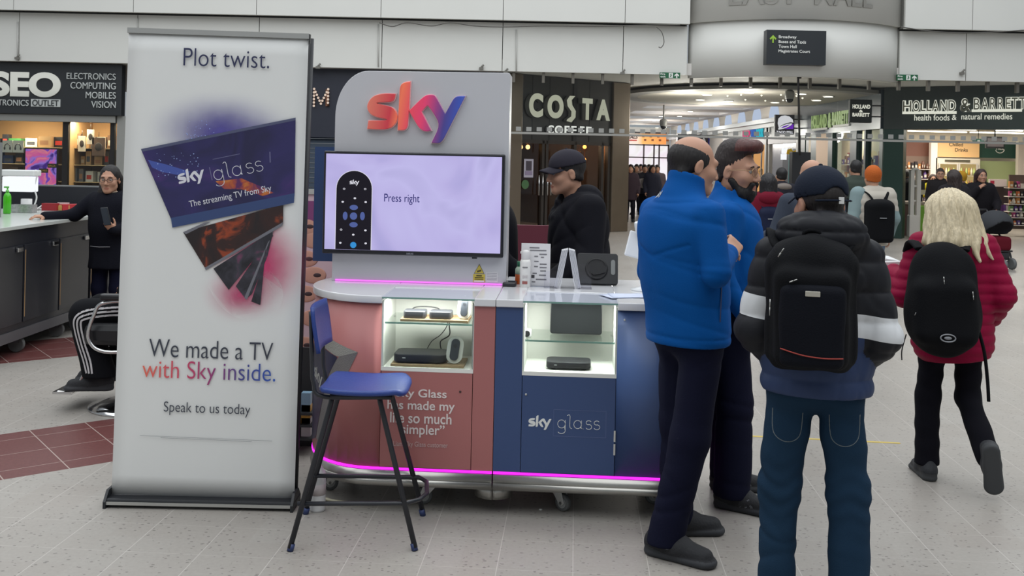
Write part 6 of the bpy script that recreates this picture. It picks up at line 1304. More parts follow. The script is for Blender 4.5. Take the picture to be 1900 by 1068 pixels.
spr('light_trail', [(266, 314), (300, 322), (345, 335), (332, 343), (292, 336), (274, 328)], .0016, mat('trail_blue', (66, 84, 160), .6)); spr('light_trail', [(392, 352), (440, 346), (475, 360), (500, 372), (480, 378), (440, 366), (408, 366)], .0016, night('trail_print', ((150, 70, 60), [(.4, (90, 40, 90)), (.55, (170, 80, 50)), (.7, (210, 140, 60))]), 14.))
b = MB(); rr = random.Random(5)
for i in range(46): x, z = bp_(282+rr.random()*80, 300+rr.random()*45); b.prism(arc(x, z, rr.uniform(.0012, .003), 0, 300, 5), YG-.0021, YG-.002)
for i in range(40): x, z = bp_(330+rr.random()*60, 240+rr.random()*42); b.prism(arc(x, z, rr.uniform(.001, .003), 0, 300, 5), YG-.0006, YG-.0004)
b.build('star_specks', mat('speck_blue', (150, 170, 220), .5), pn)
gl = MB(); 
for pts in ([(386, 311), (436, 300), (437, 301), (386, 312)], [(491, 296), (493, 296), (494, 316), (492, 316)], [(385, 350), (386.5, 350), (381, 326), (379.5, 326)]): gl.prism([bp_(x, y) for x, y in pts], YG-.0022, YG-.002)
gl.build('glint', mat('glint_white', (104, 104, 140), .5), pn)
tilt = R(14)
def tilted(me, px, py, m, nm, ang): x, z = bp_(px, py); o = link(nm, me, m, pn); o.matrix_local = Matrix.Translation((x, YG-.0022, z)) @ Matrix.Rotation(-ang, 4, 'Y') @ Matrix.Rotation(PI/2, 4, 'X'); return o
PW = mat('print_bright', (214, 214, 222), .6); wpx = bp_(373, 340)[0]-bp_(324, 340)[0]
tilted(sky_mesh(wpx*1.04, .0003), 325, 365, PW, 'wordmark', R(13)); tilted(glass_mesh((bp_(484, 330)[0]-bp_(389, 330)[0])*1.03, .0105, .0003), 389, 352, PW, 'script_lettering', R(14))
tilted(text_mesh('The streaming TV from Sky', extrude=.0005, fit=(0, (bp_(496, 380)[0]-bp_(344, 380)[0])*1.02, -.008, .030)), 345, 401, PW, 'lettering', R(13.2))
# ------------------------------------------------------------------ counter stool
def g2(px, py): p = G(px, py); return Vector((p.x, p.y, 0))
fa, fb, fc, fd = g2(538, 1022), g2(770, 1021), g2(567, 953), g2(785, 956)
SO = (fa+fb+fc+fd)/4; st = thing('bar_stool', 'blue seated counter stool with black tube legs facing the coral counter', 'stool', SO)
STB = mat('stool_blue', (32, 58, 128), .42, bump=(120, .15)); STK = mat('stool_black', (34, 36, 42), .4, spec=.5); CAPM = mat('foot_cap', (40, 54, 96), .5)
L = lambda v: Vector(v)-SO
tops = {'a': W(617, 737, fa.y+.14), 'b': W(703, 735, fb.y+.14), 'c': W(633, 732, fc.y-.06), 'd': W(722, 731, fd.y-.06)}
for k_, f_ in zip('abcd', (fa, fb, fc, fd)):
    p, q = L(tops[k_]), L(f_); p.z = max(p.z, .60); b = MB(); mid = p+(q-p)*.04; b.tube([p+Vector((0, 0, .012)), mid, q+Vector((0, 0, .012))], .0115, 10); lg = b.build('leg', STK, st)
    u = (p-q).normalized(); MB().tube([q+u*.0, q+u*.03], .0135, 10).build('foot_cap', CAPM, lg)
zr = .18
def at_z(k_, f_): p, q = L(tops[k_]), L(f_); t_ = (p.z-zr)/(p.z-q.z); return p+(q-p)*t_
A_, B_, C_, D_ = [at_z(k_, f_) for k_, f_ in zip('abcd', (fa, fb, fc, fd))]; e = Vector((.02, 0, 0))
MB().tube([A_-e*1.2, B_+e*.2, B_+Vector((.06, .05, 0)), B_+Vector((.085, .13, 0)), D_+Vector((.07, -.06, 0)), D_+Vector((.03, -.0, 0)), C_-e], .0095, 10).build('foot_ring', STK, st)
# seat: thin moulded ply, upturned front edge
s0, s1, s2, s3 = W(598, 727, 4.10), W(749, 729, 4.10), W(762, 694, 4.42), W(624, 690, 4.42)
zs_ = .655
def seat_fn(u, v):
    x = -.19+.37*u; y = -.17+.36*v; r = max(abs(u-.5), abs(v-.5)); z = .010*(2*u-1)**2-.012*math.cos(PI*(v-.5))+ (-.022*max(0, (u-.9)/.1)**2); 
    cx_ = 1-.10*max(0, abs(2*v-1)-.55)**2/.2; return Vector((x*cx_, y*(1-.10*max(0, abs(2*u-1)-.5)**2/.25), z))
sc = L(((s0+s1+s2+s3)/4)); sc.z = zs_
b = MB(); b.grid(seat_fn, 18, 14); o = b.build('seat', STB, st, loc=sc, fix=False); md = o.modifiers.new('thickness', 'SOLIDIFY'); md.thickness = .022; md.offset = -1; o.modifiers.new('round', 'BEVEL').width = .006
# backrest on two uprights
bx0 = sc.x-.20; b = MB()
def back_fn(u, v): return Vector((-.03*v-.015*math.sin(PI*u), (-.155+.31*u)*(1-.12*max(0, abs(2*v-1)-.4)), .19*v))
b.grid(back_fn, 14, 8); zb0 = W(597, 640, 4.2).z
o = b.build('backrest', STB, st, loc=(bx0+.01, sc.y, zb0-.02), fix=False); md = o.modifiers.new('thickness', 'SOLIDIFY'); md.thickness = .016; md.offset = 0
for s in (-1, 1):
    b = MB(); y = sc.y+s*.12; b.tube(cat_rom([(bx0-.03, y, zb0+.15), (bx0-.02, y, zb0-.06), (bx0-.012, y, sc.z+.02), (bx0+.03, y, sc.z-.038), (bx0+.30, y, sc.z-.034)], 5), .009, 8); b.build('back_upright', STK, st)
    MB().tube([(sc.x-.14, y, sc.z-.036), (sc.x+.12, y, sc.z-.034)], .011, 8).build('seat_rail', STK, st)
# white jug, floor cable
p = G(589, 946); t = thing('white_jug', 'tall white plastic bottle standing on the floor behind the stool', 'bottle', p); JW = mat('jug_white', (206, 206, 206), .4)
MB().lathe([(.034, 0), (.036, .01), (.036, .15), (.032, .18), (.014, .205), (.013, .235)], seg=22).build('bottle', JW, t); MB().lathe([(.016, .235), (.016, .265), (.012, .27)], seg=14).build('cap', mat('jug_cap', (190, 190, 194), .4), t); MB().lathe([(.0365, .075), (.0365, .125)], seg=22).build('label', mat('jug_label', (186, 176, 176), .5), t)
pts = [G(x, y)+Vector((0, 0, .008)) for x, y in ((604, 928), (620, 932), (650, 936), (690, 938), (725, 936), (752, 932), (770, 929), (790, 922), (800, 912))]
cable('floor_cable', cat_rom(pts, 6), .0075, mat('cream_cable', (190, 184, 160), .5), 'cream mains cable lying on the floor under the coral counter')
# yellow tape line on the floor
a, c_ = G(1373, 808), G(1670, 822); d = (c_-a); o = MB().bb((0, -.012, 0), (d.length, .012, .002)).build('floor_tape', mat('tape_yellow', (196, 172, 84), .6), loc=a, rot=(0, 0, math.atan2(d.y, d.x)), label='worn yellow tape line stuck on the floor behind the jeans', cat='tape')
p = G(1003, 945.5); MB().lathe([(.007, 0), (.009, .003), (.006, .005)], seg=12).build('floor_scrap', SW, loc=p, label='tiny white scrap on the floor below the indigo counter caster', cat='scrap')
# beauty poster stand behind the banner edge
p = W(576, 360, 5.9); q = W(576, 720, 5.9); t = thing('beauty_poster', 'pink beauty poster stand with faces seen between banner and tower', 'poster', (p.x, 5.9, 0)); hp_ = p.z-.06
MB().bb((-.40, 0, .06), (.14, .01, p.z)).build('sheet', mat('poster_pink', (206, 178, 186), .6, noise=(3, .15)), t); MB().bb((-.41, -.03, .0), (.15, .04, .06)).build('base', ALU, t); MB().bb((-.40, -.003, p.z-.16), (.14, 0, p.z-.04)).build('header', mat('poster_plum', (124, 60, 110), .6), t); MB().bb((-.41, -.01, p.z), (.15, .015, p.z+.03)).build('top_rail', ALU, t)
for i, py in enumerate((420, 445, 480, 510, 545, 590, 640)):
    z = W(576, py, 5.9).z; b = MB(); b.ball((-.02+.05*(i % 2), -.001, z), (.075, .004, .05), 0); b.ball((-.0+.05*(i % 2), -.003, z), (.026, .004, .014), 1); b.build('face_picture', [mat('poster_skin', (196, 146, 128), .6), mat('poster_lash', (60, 40, 44), .6)], t)
for py, c3 in ((744, (120, 150, 170)), (766, (196, 150, 50)), (790, (180, 176, 176))):
    p = W(569, py, 5.4); o = MB().box((0, 0, .05), (.05, .05, .1)).build('bottle_pack', mat('pk_%d' % c3[0], c3, .4), loc=(p.x, p.y, p.z-.05), label='small %s pack on the low shelf seen behind the banner pole' % {120: 'blue', 196: 'yellow', 180: 'pale'}[c3[0]], cat='pack')
p = W(570, 800, 5.4); t = thing('low_shelf', 'low dark shelf of small packs half hidden behind the banner pole', 'shelf', (p.x-.1, 5.42, 0)); b = MB(); [b.bb((-.25, -.08, z-.012), (.14, .12, z)) for z in (W(569, 744, 5.4).z-.05, W(569, 766, 5.4).z-.05, W(569, 790, 5.4).z-.05)]; b.bb((-.25, .12, 0), (.14, .14, .55)); b.build('rack', BFB, t)
# maroon board behind the counter
p = W(993, 418, 7.2); MB().bb((-.22, 0, .0), (.22, .05, p.z)).build('maroon_board', mat('maroon', (92, 32, 48), .6), loc=(W(993, 418, 7.2).x, 7.2, 0), label='plain maroon board standing behind the notice on the counter', cat='board')
# ------------------------------------------------------------------ salon counter at the left
BK = mat('salon_black', (24, 26, 34), .35, noise=(5, .1)); LAM = mat('salon_top', (186, 190, 186), .2); TRIMS = mat('salon_trim', (92, 92, 96), .4, metal=.4)
sx = -3.86; t = thing('salon_counter', 'black salon counter on casters with a pale worktop and cupboard doors', 'counter', (sx, 8.15, 0)); y0_, y1_ = -.95, 2.05
zt_ = 1.03
MB().bb((-1.2, y0_, .20), (0, y1_, zt_-.03)).build('body', BK, t); MB().bb((-1.22, y0_-.02, zt_-.03), (.03, y1_+.02, zt_)).build('worktop', LAM, t, bevel=.004); MB().bb((-1.2, y0_, .13), (.012, y1_, .21)).build('base_rail', TRIMS, t)
for i, (a_, c2) in enumerate(((-.9, -.32), (-.3, .3), (.32, .9), (.94, 1.48), (1.5, 2.02))):
    d = MB().bb((.0, a_, .26), (.018, c2, zt_-.16)).build('door', BK, t, bevel=.003); MB().box((.03, a_+.5, zt_-.19), (.02, .09, .035)).build('handle', mat('chrome', (200, 200, 200), .15, metal=1.), d, bevel=.004); MB().bb((.018, a_+.01, .3), (.02, a_+.02, zt_-.2)).build('edge_strip', mat('bare_edge', (150, 120, 84), .6), d)
for y in (-.80, -.2, .5, .85, 1.6): c = thing('caster', None, None, (-.08, y, 0)); c.parent = t; MB().lathe([(.06, -.02), (.065, -.01), (.065, .01), (.06, .02)], (0, 0, .065), 20, 0, Matrix.Rotation(PI/2, 3, 'X')).build('wheel', RUB, c); MB().box((0, 0, .11), (.05, .07, .06)).build('fork', TRIMS, c)
b = MB(); b.box((.016, .78, .235), (.012, .12, .012), 0, (R(30), 0, 0)).box((.02, .70, .215), (.012, .02, .05)); b.build('broken_latch', mat('latch', (150, 140, 110), .4, metal=.6), t)
# side panel behind (low dark partition)
p0, p1 = W(48, 342, 10.6), W(240, 341, 10.6); t = thing('low_partition', 'low black partition with pale top edge behind the salon woman', 'partition', ((p0.x+p1.x)/2, 10.6, 0)); wv = p1.x-p0.x+.9
MB().bb((-wv/2, 0, 0), (wv/2, .05, p0.z-.015)).build('panel', BK, t); MB().bb((-wv/2, -.005, p0.z-.015), (wv/2, .055, p0.z)).build('top_edge', mat('edge_pale', (120, 122, 122), .4), t)
p = W(2, 264, 8.6); t = thing('black_post', 'tall black post at the near end of the salon counter', 'post', (p.x-.165, 8.6, 0)); MB().bb((-.15, -.04, 1.03), (.15, .04, p.z)).build('post', BK, t); MB().bb((.14, -.045, 1.03), (.155, .045, p.z)).build('edge', mat('edge_pale', (120, 122, 122), .4), t)
def onc(px, py, z=1.0315):
    p = ground_at(px, py, z)
    if p.y > 9.8: p = W(px, py, 9.8); p.z = z
    return p
p = onc(13, 396); t = thing('green_bottle', 'green pump bottle standing on the salon counter', 'bottle', p); GB = mat('green_liquid', (70, 176, 30), .15, emit=.08)
MB().lathe([(.03, 0), (.034, .005), (.034, .15), (.028, .175), (.013, .195)], seg=20).build('bottle', GB, t); MB().lathe([(.015, .195), (.015, .215), (.007, .217), (.007, .235)], seg=14).bb((-.03, -.008, .235), (.012, .008, .25)).build('pump', mat('pump_green', (110, 190, 90), .4), t)
p = onc(38, 384); t = thing('white_cup', 'white round tub standing behind the silver basket', 'tub', p+Vector((0, .12, 0))); MB().lathe([(.05, 0), (.052, .005), (.052, .1), (.046, .1), (.044, .01)], seg=22).build('tub', mat('cup_white', (222, 222, 220), .4), t)
p = onc(44, 394); t = thing('silver_basket', 'silver patterned basket on the salon counter beside the green bottle', 'basket', p); b = MB(); b.bb((-.1, -.05, 0), (.1, .05, .01)); 
for y_ in (-.05, .05): b.bb((-.1, y_-.003, 0), (.1, y_+.003, .075))
for x_ in (-.1, .1): b.bb((x_-.003, -.05, 0), (x_+.003, .05, .075))
b.build('basket', mat('basket_silver', (170, 170, 170), .3, metal=.5, noise=(60, .5)), t)
for i, (px, py, sz, c3, lab) in enumerate(((98, 389, (.14, .08, .07), (140, 26, 34), 'red box at the back of the salon counter'), (113, 388, (.16, .06, .05), (186, 150, 80), 'gold edged box leaning on the red salon box'), (125, 386, (.16, .1, .06), (166, 30, 40), 'red and gold box nearest the woman on the salon counter'))):
    p = onc(px, py); o = MB().box((0, 0, sz[2]/2), sz).build('small_box', mat('sbox_%d' % i, c3, .5), loc=Vector((p.x, min(p.y, 9.9)+.05*i-.05, p.z)), rot=(0, 0, R(20*i)), label=lab, cat='box')
p = onc(116, 388); o = MB().box((0, 0, .0), (.11, .01, .07)).build('photo_card', mat('card_photo', (190, 170, 170), .5, noise=(30, .4)), loc=p+Vector((-.02, .06, .04)), rot=(R(-12), 0, R(10)), label='small photo card propped on the red salon boxes', cat='card')
p = onc(66, 372); t = thing('desk_lamp', 'white desk lamp with glowing square head over the salon counter', 'lamp', p+Vector((-.02, .0, 0))); LW = mat('lamp_white', (220, 222, 220), .4)
hd = W(38, 330, p.y)-t.location; q0 = W(70, 320, p.y)-t.location
MB().lathe([(.07, 0), (.07, .015), (.02, .025)], seg=22).build('base', LW, t); MB().tube(cat_rom([(0, 0, .02), (.03, 0, .12), (q0.x-.03, 0, q0.z*.6), (q0.x, 0, q0.z), (q0.x-.03, 0, q0.z+.02)], 6), .008, 8).build('arm', LW, t); MB().box((hd.x, 0, hd.z+.05), (.34, .16, .06)).build('head', LW, t, bevel=.01); MB().box((hd.x, 0, hd.z-.06), (.30, .13, .15)).build('shade', emis('lamp_glow', (240, 244, 250), 1.1), t, bevel=.01)
cable('counter_cable', cat_rom([onc(62, 392), onc(74, 386)+Vector((0, 0, .03)), onc(84, 378)+Vector((0, 0, .06)), onc(80, 388), onc(92, 388)], 6), .006, LW, 'white looped cable on the salon counter before the red boxes')
# salon chair
CHR = mat('chrome', (200, 200, 200), .15, metal=1.); VIN = mat('chair_vinyl', (24, 25, 28), .35)
cp_ = G(205, 752); cp_ = Vector((-2.36, 6.35, 0)); t = thing('salon_chair', 'black salon chair with chrome arms and footrest behind the banner', 'chair', cp_)
MB().lathe([(.30, 0), (.30, .012), (.22, .03), (.05, .045), (.045, .30), (.06, .38)], seg=30).build('base', CHR, t); MB().box((0, 0, .49), (.52, .52, .14)).build('seat', VIN, t, bevel=.04); MB().box((.27, 0, .85), (.10, .48, .60), 0, (0, R(10), 0)).build('backrest', VIN, t, bevel=.03)
for s in (-1, 1): 
    y = s*.30; a = MB().tube(cat_rom([(.20, y, .42), (-.10, y, .40), (-.20, y, .48), (-.17, y, .62), (-.1, y, .70), (.22, y, .72)], 6), .012, 8).build('arm_frame', CHR, t); MB().box((.04, y, .735), (.34, .06, .04)).build('arm_pad', VIN, a, bevel=.012)
fr = MB(); [fr.tube(cat_rom([(-.12, s*.18, .42), (-.20, s*.18, .41), (-.30, s*.18, .18), (-.36, s*.18, .12), (-.44, s*.18, .12)], 6), .011, 8) for s in (-1, 1)]; fr.bb((-.46, -.2, .11), (-.34, .2, .125)); fr.build('footrest', CHR, t)
# push chair near the shop
# ------------------------------------------------------------------ the people around the stand
def cloth(n, rgb, rough=.8, b=(140, .12), nz=None): return mat(n, rgb, rough, bump=b, noise=nz, spec=.12)
def hairmat(n, rgb, rough=.5):
    if n in _M: return _M[n]
    m = mat(n, rgb, rough, spec=.4); nt = m.node_tree; bs = nt.nodes['Principled BSDF']; tc = nt.nodes.new('ShaderNodeTexCoord'); mp = nt.nodes.new('ShaderNodeMapping'); mp.inputs['Scale'].default_value = (120, 120, 9); ns = nt.nodes.new('ShaderNodeTexNoise'); ns.inputs['Scale'].default_value = 1.; ns.inputs['Detail'].default_value = 3
    rp = nt.nodes.new('ShaderNodeMix'); rp.data_type = 'RGBA'; c = lin(rgb); rp.inputs[6].default_value = (*[v*.45 for v in c], 1); rp.inputs[7].default_value = (*[min(1, v*1.5) for v in c], 1); bp = nt.nodes.new('ShaderNodeBump'); bp.inputs['Strength'].default_value = .5; bp.inputs['Distance'].default_value = .006
    L = nt.links.new; L(tc.outputs['Object'], mp.inputs[0]); L(mp.outputs[0], ns.inputs['Vector']); L(ns.outputs['Fac'], rp.inputs[0]); L(rp.outputs[2], bs.inputs['Base Color']); L(ns.outputs['Fac'], bp.inputs['Height']); L(bp.outputs[0], bs.inputs['Normal']); return m
DARKSOLE = mat('sole_dark', (44, 46, 50), .7)
def in_head(f, prs): return frame(prs, f.Hm, f.J['hd'])
def quilt(p, amp, z0=0.): return lambda P: amp*(1-np.sqrt(np.abs(np.sin(PI*(P[:, 2]-z0)/p))))
def hairnoise(f, amp, n=38):
    def d(P):
        H = f.toH(P); a = np.arctan2(H[:, 0], H[:, 1]+.02); return amp*(np.sin(a*n+3*np.sin(H[:, 2]*40))+.6*np.sin(a*n*1.7+H[:, 2]*60))
    return d
def short_hair(f, m, top=.012, side=.006, name='hair', cut_top=None, cell=None):
    P = in_head(f, [E((0, -.020, .040), (.076+side, .096+side, .084+top), .02), C((-.06, -.03, -.02), (.06, -.03, -.02), .024, None, .03), C((-.04, -.072, -.035), (.04, -.072, -.035), .014+side, None, .03),
         B((0, .13, -.03), (.13, .082, .085), .02, .01, sub=True), E((0, .04, -.09), (.12, .07, .085), .02, sub=True)])
    return f.part(name, P, m, cell or f.cell, hairnoise(f, .0012))
# ---- A: man in the blue jacket, back to us, right forearm across
BLUEJ = cloth('jacket_blue', (2, 74, 142), .8, (220, .1)); NAVYT = cloth('trousers_navy', (17, 19, 38), .9)
A = Figure('balding man in bright blue fleece jacket seen from behind beside the indigo counter', (.735, 4.19, 0), R(-60), 1.735, head=(-14, -10, 0), skin='tan', cell=.0058,
  pose=dict(pel=(0, .03, .95), che=(0, -.01, 1.28), nk=(0, -.025, 1.485), hd=(.0, .045, 1.628), hipR=(.09, .045, .93), hipL=(-.09, .05, .93), knR=(.085, -.02, .49), knL=(-.11, .08, .50), anR=(.05, -.11, .085), anL=(-.13, .09, .085),
  shR=(.185, -.03, 1.42), shL=(-.185, -.01, 1.42), elR=(.245, -.035, 1.20), elL=(-.24, .02, 1.15), wrR=(.10, .16, 1.255), wrL=(-.09, .21, 1.24)), yaw_feet=(62, -25))
A.hand('R', (-.35, .75, .45), (.7, .2, .6), (.5, .7, .8, .9), .6); A.hand('L', (.5, .75, .2), (-.3, .2, .9), (.5, .6, .7, .8), .6)
A.body()
nb_ = lambda f: (f.J['nk'], f.k)
n_, k = nb_(A)
P = A.top(.016, .885, belly=.012, hip=.150, chest=.004) + [C(n_+np.array((0, .012, -.03)), n_+np.array((0, .03, .085)), .080, .080, .03), C(n_+np.array((0, .04, .105)), n_+np.array((0, .05, .25)), .068, .078, .008, sub=True)]
A.part('jacket', P, BLUEJ, .0068, addf(lambda Q, f=addf(crease(.0045, 22, 3, (1, 1, .7)), crease(.004, 30, 9, (.6, .6, 1.3)), wrinkle(.0025, 12, 4)): f(Q)*(Q[:, 2] < 1.44), lambda Q: .004*np.exp(-((Q[:, 2]-1.475-.15*Q[:, 1])/.005)**2), lambda Q: .004*np.exp(-((Q[:, 2]-.905)/.006)**2)*(np.abs(Q[:, 0])<.4), lambda Q: .005*np.exp(-((Q[:, 2]-1.235-.35*np.abs(Q[:, 0]))/.006)**2)*(Q[:, 1] < -.05)*(np.abs(Q[:, 0]) < .17)), cuts=[((0, 0, .868), (0, 0, -1)), (n_+np.array((0, 0.03, .10)), (0, .35, 1))])
A.part('trousers', A.legs(.024, flare=.012, waist=.118, seat=-.02), NAVYT, .0075, addf(crease(.010, 18, 5, (1, 1, .6)), crease(.008, 30, 8, (.5, .5, 1.3)), wrinkle(.003, 12, 6)), cuts=[((0, 0, .055), (0, 0, -1))])
A.part('hair', in_head(A, [E((0, -.024, .022), (.0815, .1005, .084), .02), C((-.045, -.070, -.045), (.045, -.070, -.045), .022, None, .03), E((.0, -.02, .125), (.058, .086, .072), .02, sub=True), E((0, .105, .0), (.10, .082, .13), .012, sub=True), E((0, .05, -.11), (.12, .08, .075), .02, sub=True)]), hairmat('hair_black', (24, 20, 20), .6), .0055, hairnoise(A, .001))
A.eyes(); A.shoes(mat('shoe_black', (27, 28, 32), .75, bump=(90, .25)), DARKSOLE, .285)
for sh_ in [c for c in A.root.children if c.name.startswith('shoe')]: b = MB(); b.ball((.052, .03, .058), (.004, .020, .008)); b.build('shoe_badge', mat('badge_shoe', (86, 90, 96), .5), sh_)
w = .058; o = link('jacket_emblem', sky_mesh(w, .0006), SW, A.root); 
nrm = np.array((-.35, -.93, .12)); nrm /= np.linalg.norm(nrm); xd = np.cross((0, 0, 1.), nrm); xd = xd/np.linalg.norm(xd); xd = xd*.95+np.array((0, 0, .33)); xd /= np.linalg.norm(xd); yd = np.cross(nrm, xd)
EMB = dict(o=o, xd=xd, yd=yd, n=nrm)
def snap(obj, target, origin, direction, off=.002):
    """lay a flat mark on the cloth: push each of its points onto the surface along a direction"""
    from mathutils.bvhtree import BVHTree
    me = target.data; bv = BVHTree.FromPolygons([v.co for v in me.vertices], [tuple(p.vertices) for p in me.polygons])
    for v in obj.data.vertices:
        p = Vector(origin)+Vector(EMB['xd'])*v.co.x+Vector(EMB['yd'])*v.co.y if False else Vector(v.co); h = bv.ray_cast(p-Vector(direction)*.5, Vector(direction))
        if h[0] is not None: v.co = h[0]-Vector(direction).normalized()*off
    obj.data.update()
def lay(obj, target, o0, xd, yd, direction, off=.002):
    xd, yd = Vector(xd), Vector(yd)
    for v in obj.data.vertices: v.co = Vector(o0)+xd*v.co.x+yd*v.co.y
    snap(obj, target, None, direction, off)
jk = [c for c in A.root.children if c.name.startswith('jacket') and 'emblem' not in c.name][0]
lay(o, jk, (-.070, -.1, 1.462), xd, yd, -nrm, .0025)
zp = MB(); zp.tube([(0, 0, 0), (0, 0, .16)], .003, 6); z_ = zp.build('pocket_zip', mat('zip_navy', (20, 40, 90), .5), A.root); lay_ = [setattr(v, 'co', Vector((.19+v.co.x, .03+v.co.y, .98+v.co.z))) for v in z_.data.vertices]; snap(z_, jk, None, (-1, .3, 0), .0015)
if 0: tg = MB().bb((-.01, 0, -.01), (.01, .001, .0)).build('hem_tag', SW, A.root); [setattr(v, 'co', Vector((v.co.x+.06, -.16, .87+v.co.z))) for v in tg.data.vertices]; snap(tg, jk, None, (0, 1, .0), .001)
# ---- B: bearded man with glasses in the same blue
Bm = Figure('bearded man with round glasses in blue jacket facing right behind the balding man', (1.055, 4.77, 0), R(-98), 1.705, head=(-30, -3, 0), skin='tan', cell=.005,
  pose=dict(hd=(0, .03, 1.632), elR=(.25, -.06, 1.14), wrR=(.23, .10, .91), knR=(.09, .03, .5), anR=(.09, .03, .085), anL=(-.20, .03, .085), knL=(-.14, .03, .5)), yaw_feet=(22, 2))
Bm.hand('R', (-.1, .35, -.9), (1, .2, 0), .7, .6); Bm.body()
n_ = Bm.J['nk']
Bm.part('jacket', Bm.top(.016, .87, hip=.13) + [C(n_+np.array((0, .012, -.03)), n_+np.array((0, .026, .085)), .080, .080, .03), C(n_+np.array((0, .035, .095)), n_+np.array((0, .04, .24)), .068, .078, .008, sub=True)], BLUEJ, .007, addf(crease(.007, 22, 13, (1, 1, .7)), crease(.006, 30, 19, (.6, .6, 1.3))), cuts=[((0, 0, .86), (0, 0, -1)), (n_+np.array((0, .03, .09)), (0, .3, 1))])
Bm.part('trousers', Bm.legs(.034, flare=.02), NAVYT, .009, addf(crease(.010, 18, 25, (1, 1, .6)), crease(.008, 30, 28, (.5, .5, 1.3))), cuts=[((0, 0, .06), (0, 0, -1))])
hb = hairmat('hair_darkbrown', (38, 28, 26), .55); hr = hairmat('hair_redbrown', (74, 34, 30), .5)
Bm.part('hair', in_head(Bm, [E((0, -.022, .040), (.0795, .0995, .088), .02), C((-.030, -.01, .108), (-.028, .084, .116), .034, .024, .04), C((.030, -.01, .108), (.028, .084, .116), .034, .024, .04), C((0, -.05, .105), (.0, .08, .124), .038, .024, .05), C((-.045, -.075, -.04), (.045, -.075, -.04), .018, None, .03),
   B((0, .137, -.015), (.13, .085, .105), .02, .008, sub=True), B((0, .13, -.05), (.13, .108, .085), .02, .008, sub=True), E((0, .04, -.10), (.12, .065, .10), .012, sub=True)]), [hb, hr], .005, addf(hairnoise(Bm, .0014, 34), wrinkle(.0016, 60, 4)), matfn=lambda Q: ((Bm.toH(Q)[:, 2] > .098) & (Bm.toH(Q)[:, 1] > .01)).astype(int))
Bm.part('beard', in_head(Bm, [C((-.066, .006, -.045), (-.045, .045, -.098), .016, .022, .03), C((.066, .006, -.045), (.045, .045, -.098), .016, .022, .03), C((-.04, .05, -.105), (.04, .05, -.105), .026, None, .03), C((0, .078, -.105), (0, .075, -.128), .024, .018, .03), C((-.024, .096, -.054), (.024, .096, -.054), .006, None, .01), C((-.03, .09, -.06), (-.034, .076, -.095), .008, .012, .02), C((.03, .09, -.06), (.034, .076, -.095), .008, .012, .02),
   E((0, .098, -.068), (.021, .02, .009), .006, sub=True)]), hairmat('beard_black', (18, 15, 15), .7), .0048, addf(hairnoise(Bm, .0012, 50), wrinkle(.0015, 120, 2)))
Bm.eyes(); 
gl = MB(); GOLDF = mat('glasses_gold', (168, 140, 104), .25, metal=.8)
for s in (-1, 1): gl.tube([Bm.H((s*.033+.0245*math.cos(R(a_)), .108-.05*abs(.0245*math.cos(R(a_))*s+.0)-.004*(s*math.cos(R(a_)) > 0), .002+.022*math.sin(R(a_)))) for a_ in range(0, 360, 20)], .0013, 6, closed=True); gl.tube([Bm.H((s*.0575, .103, .008)), Bm.H((s*.074, .07, .010)), Bm.H((s*.083, .0, .004)), Bm.H((s*.082, -.02, -.012))], .0014, 6)
gl.tube([Bm.H((-.009, .110, .006)), Bm.H((0, .114, .009)), Bm.H((.009, .110, .006))], .0013, 6); go = gl.build('glasses', GOLDF, Bm.root)
ln = MB(); 
for s in (-1, 1): ln.add([Bm.H((s*.033+.0235*math.cos(R(a_)), .1075, .002+.021*math.sin(R(a_)))) for a_ in range(0, 360, 20)], [tuple(range(18))])
ln.build('lens', glass('lens_glass', (236, 240, 242), .12), go, fix=False)
Bm.shoes(mat('shoe_black', (27, 28, 32)), DARKSOLE, .275)
for sh_ in [c for c in Bm.root.children if c.name.startswith('shoe')]:
    b = MB()
    for j in range(3): b.tube([(.6, (.055+.026*j), .032), (.6, (.035+.026*j), .07)], .006, 5); b.tube([(-.6, (.055+.026*j), .032), (-.6, (.035+.026*j), .07)], .006, 5)
    o = b.build('shoe_stripe', mat('stripe_grey', (84, 86, 92), .6), sh_)
    me_ = o.data; 
    from mathutils.bvhtree import BVHTree
    bv = BVHTree.FromPolygons([v.co for v in sh_.data.vertices], [tuple(p.vertices) for p in sh_.data.polygons])
    for v in me_.vertices:
        d_ = Vector((-1 if v.co.x > 0 else 1, 0, 0)); h = bv.ray_cast(Vector((v.co.x, v.co.y, v.co.z)), d_)
        if h[0] is not None: v.co = h[0]-d_*.001
# ---- C: man in the striped puffer
Cm = Figure('man in black, white and navy puffer jacket and dark cap seen from behind', (1.12, 3.60, 0), R(-15), 1.60, head=(26, -4, 0), skin='mid', cell=.0065, pose=dict(pel=(0, 0, .96), hd=(.0, .015, 1.625), shR=(.165, -.02, 1.41), shL=(-.165, -.02, 1.41), elR=(.228, -.05, 1.12), elL=(-.228, -.05, 1.12), wrR=(.17, .17, .99), wrL=(-.17, .17, .99), anR=(.135, -.02, .085), anL=(-.135, -.02, .085), knR=(.13, .02, .5), knL=(-.13, .02, .5)))
Cm.body(); n_ = Cm.J['nk']; k = Cm.k
PB, PW_, PN = ramp_mat('puffer_sleeve', (.13, 0, 1), [(0, (25, 26, 31)), (.365, (200, 202, 204)), (.57, (25, 26, 31))], .55, lo=.9, hi=1.3, spec=.2, step=True), None, ramp_mat('puffer_body', (.13, 0, 1), [(0, (44, 58, 90)), (.365, (200, 202, 204)), (.57, (25, 26, 31))], .55, lo=.9, hi=1.3, spec=.2, step=True); _unused = cloth('puffer_black', (25, 26, 31), .55, (50, .12)), cloth('puffer_white', (200, 202, 204), .55, (50, .12)), cloth('puffer_navy', (44, 58, 90), .6, (50, .12))
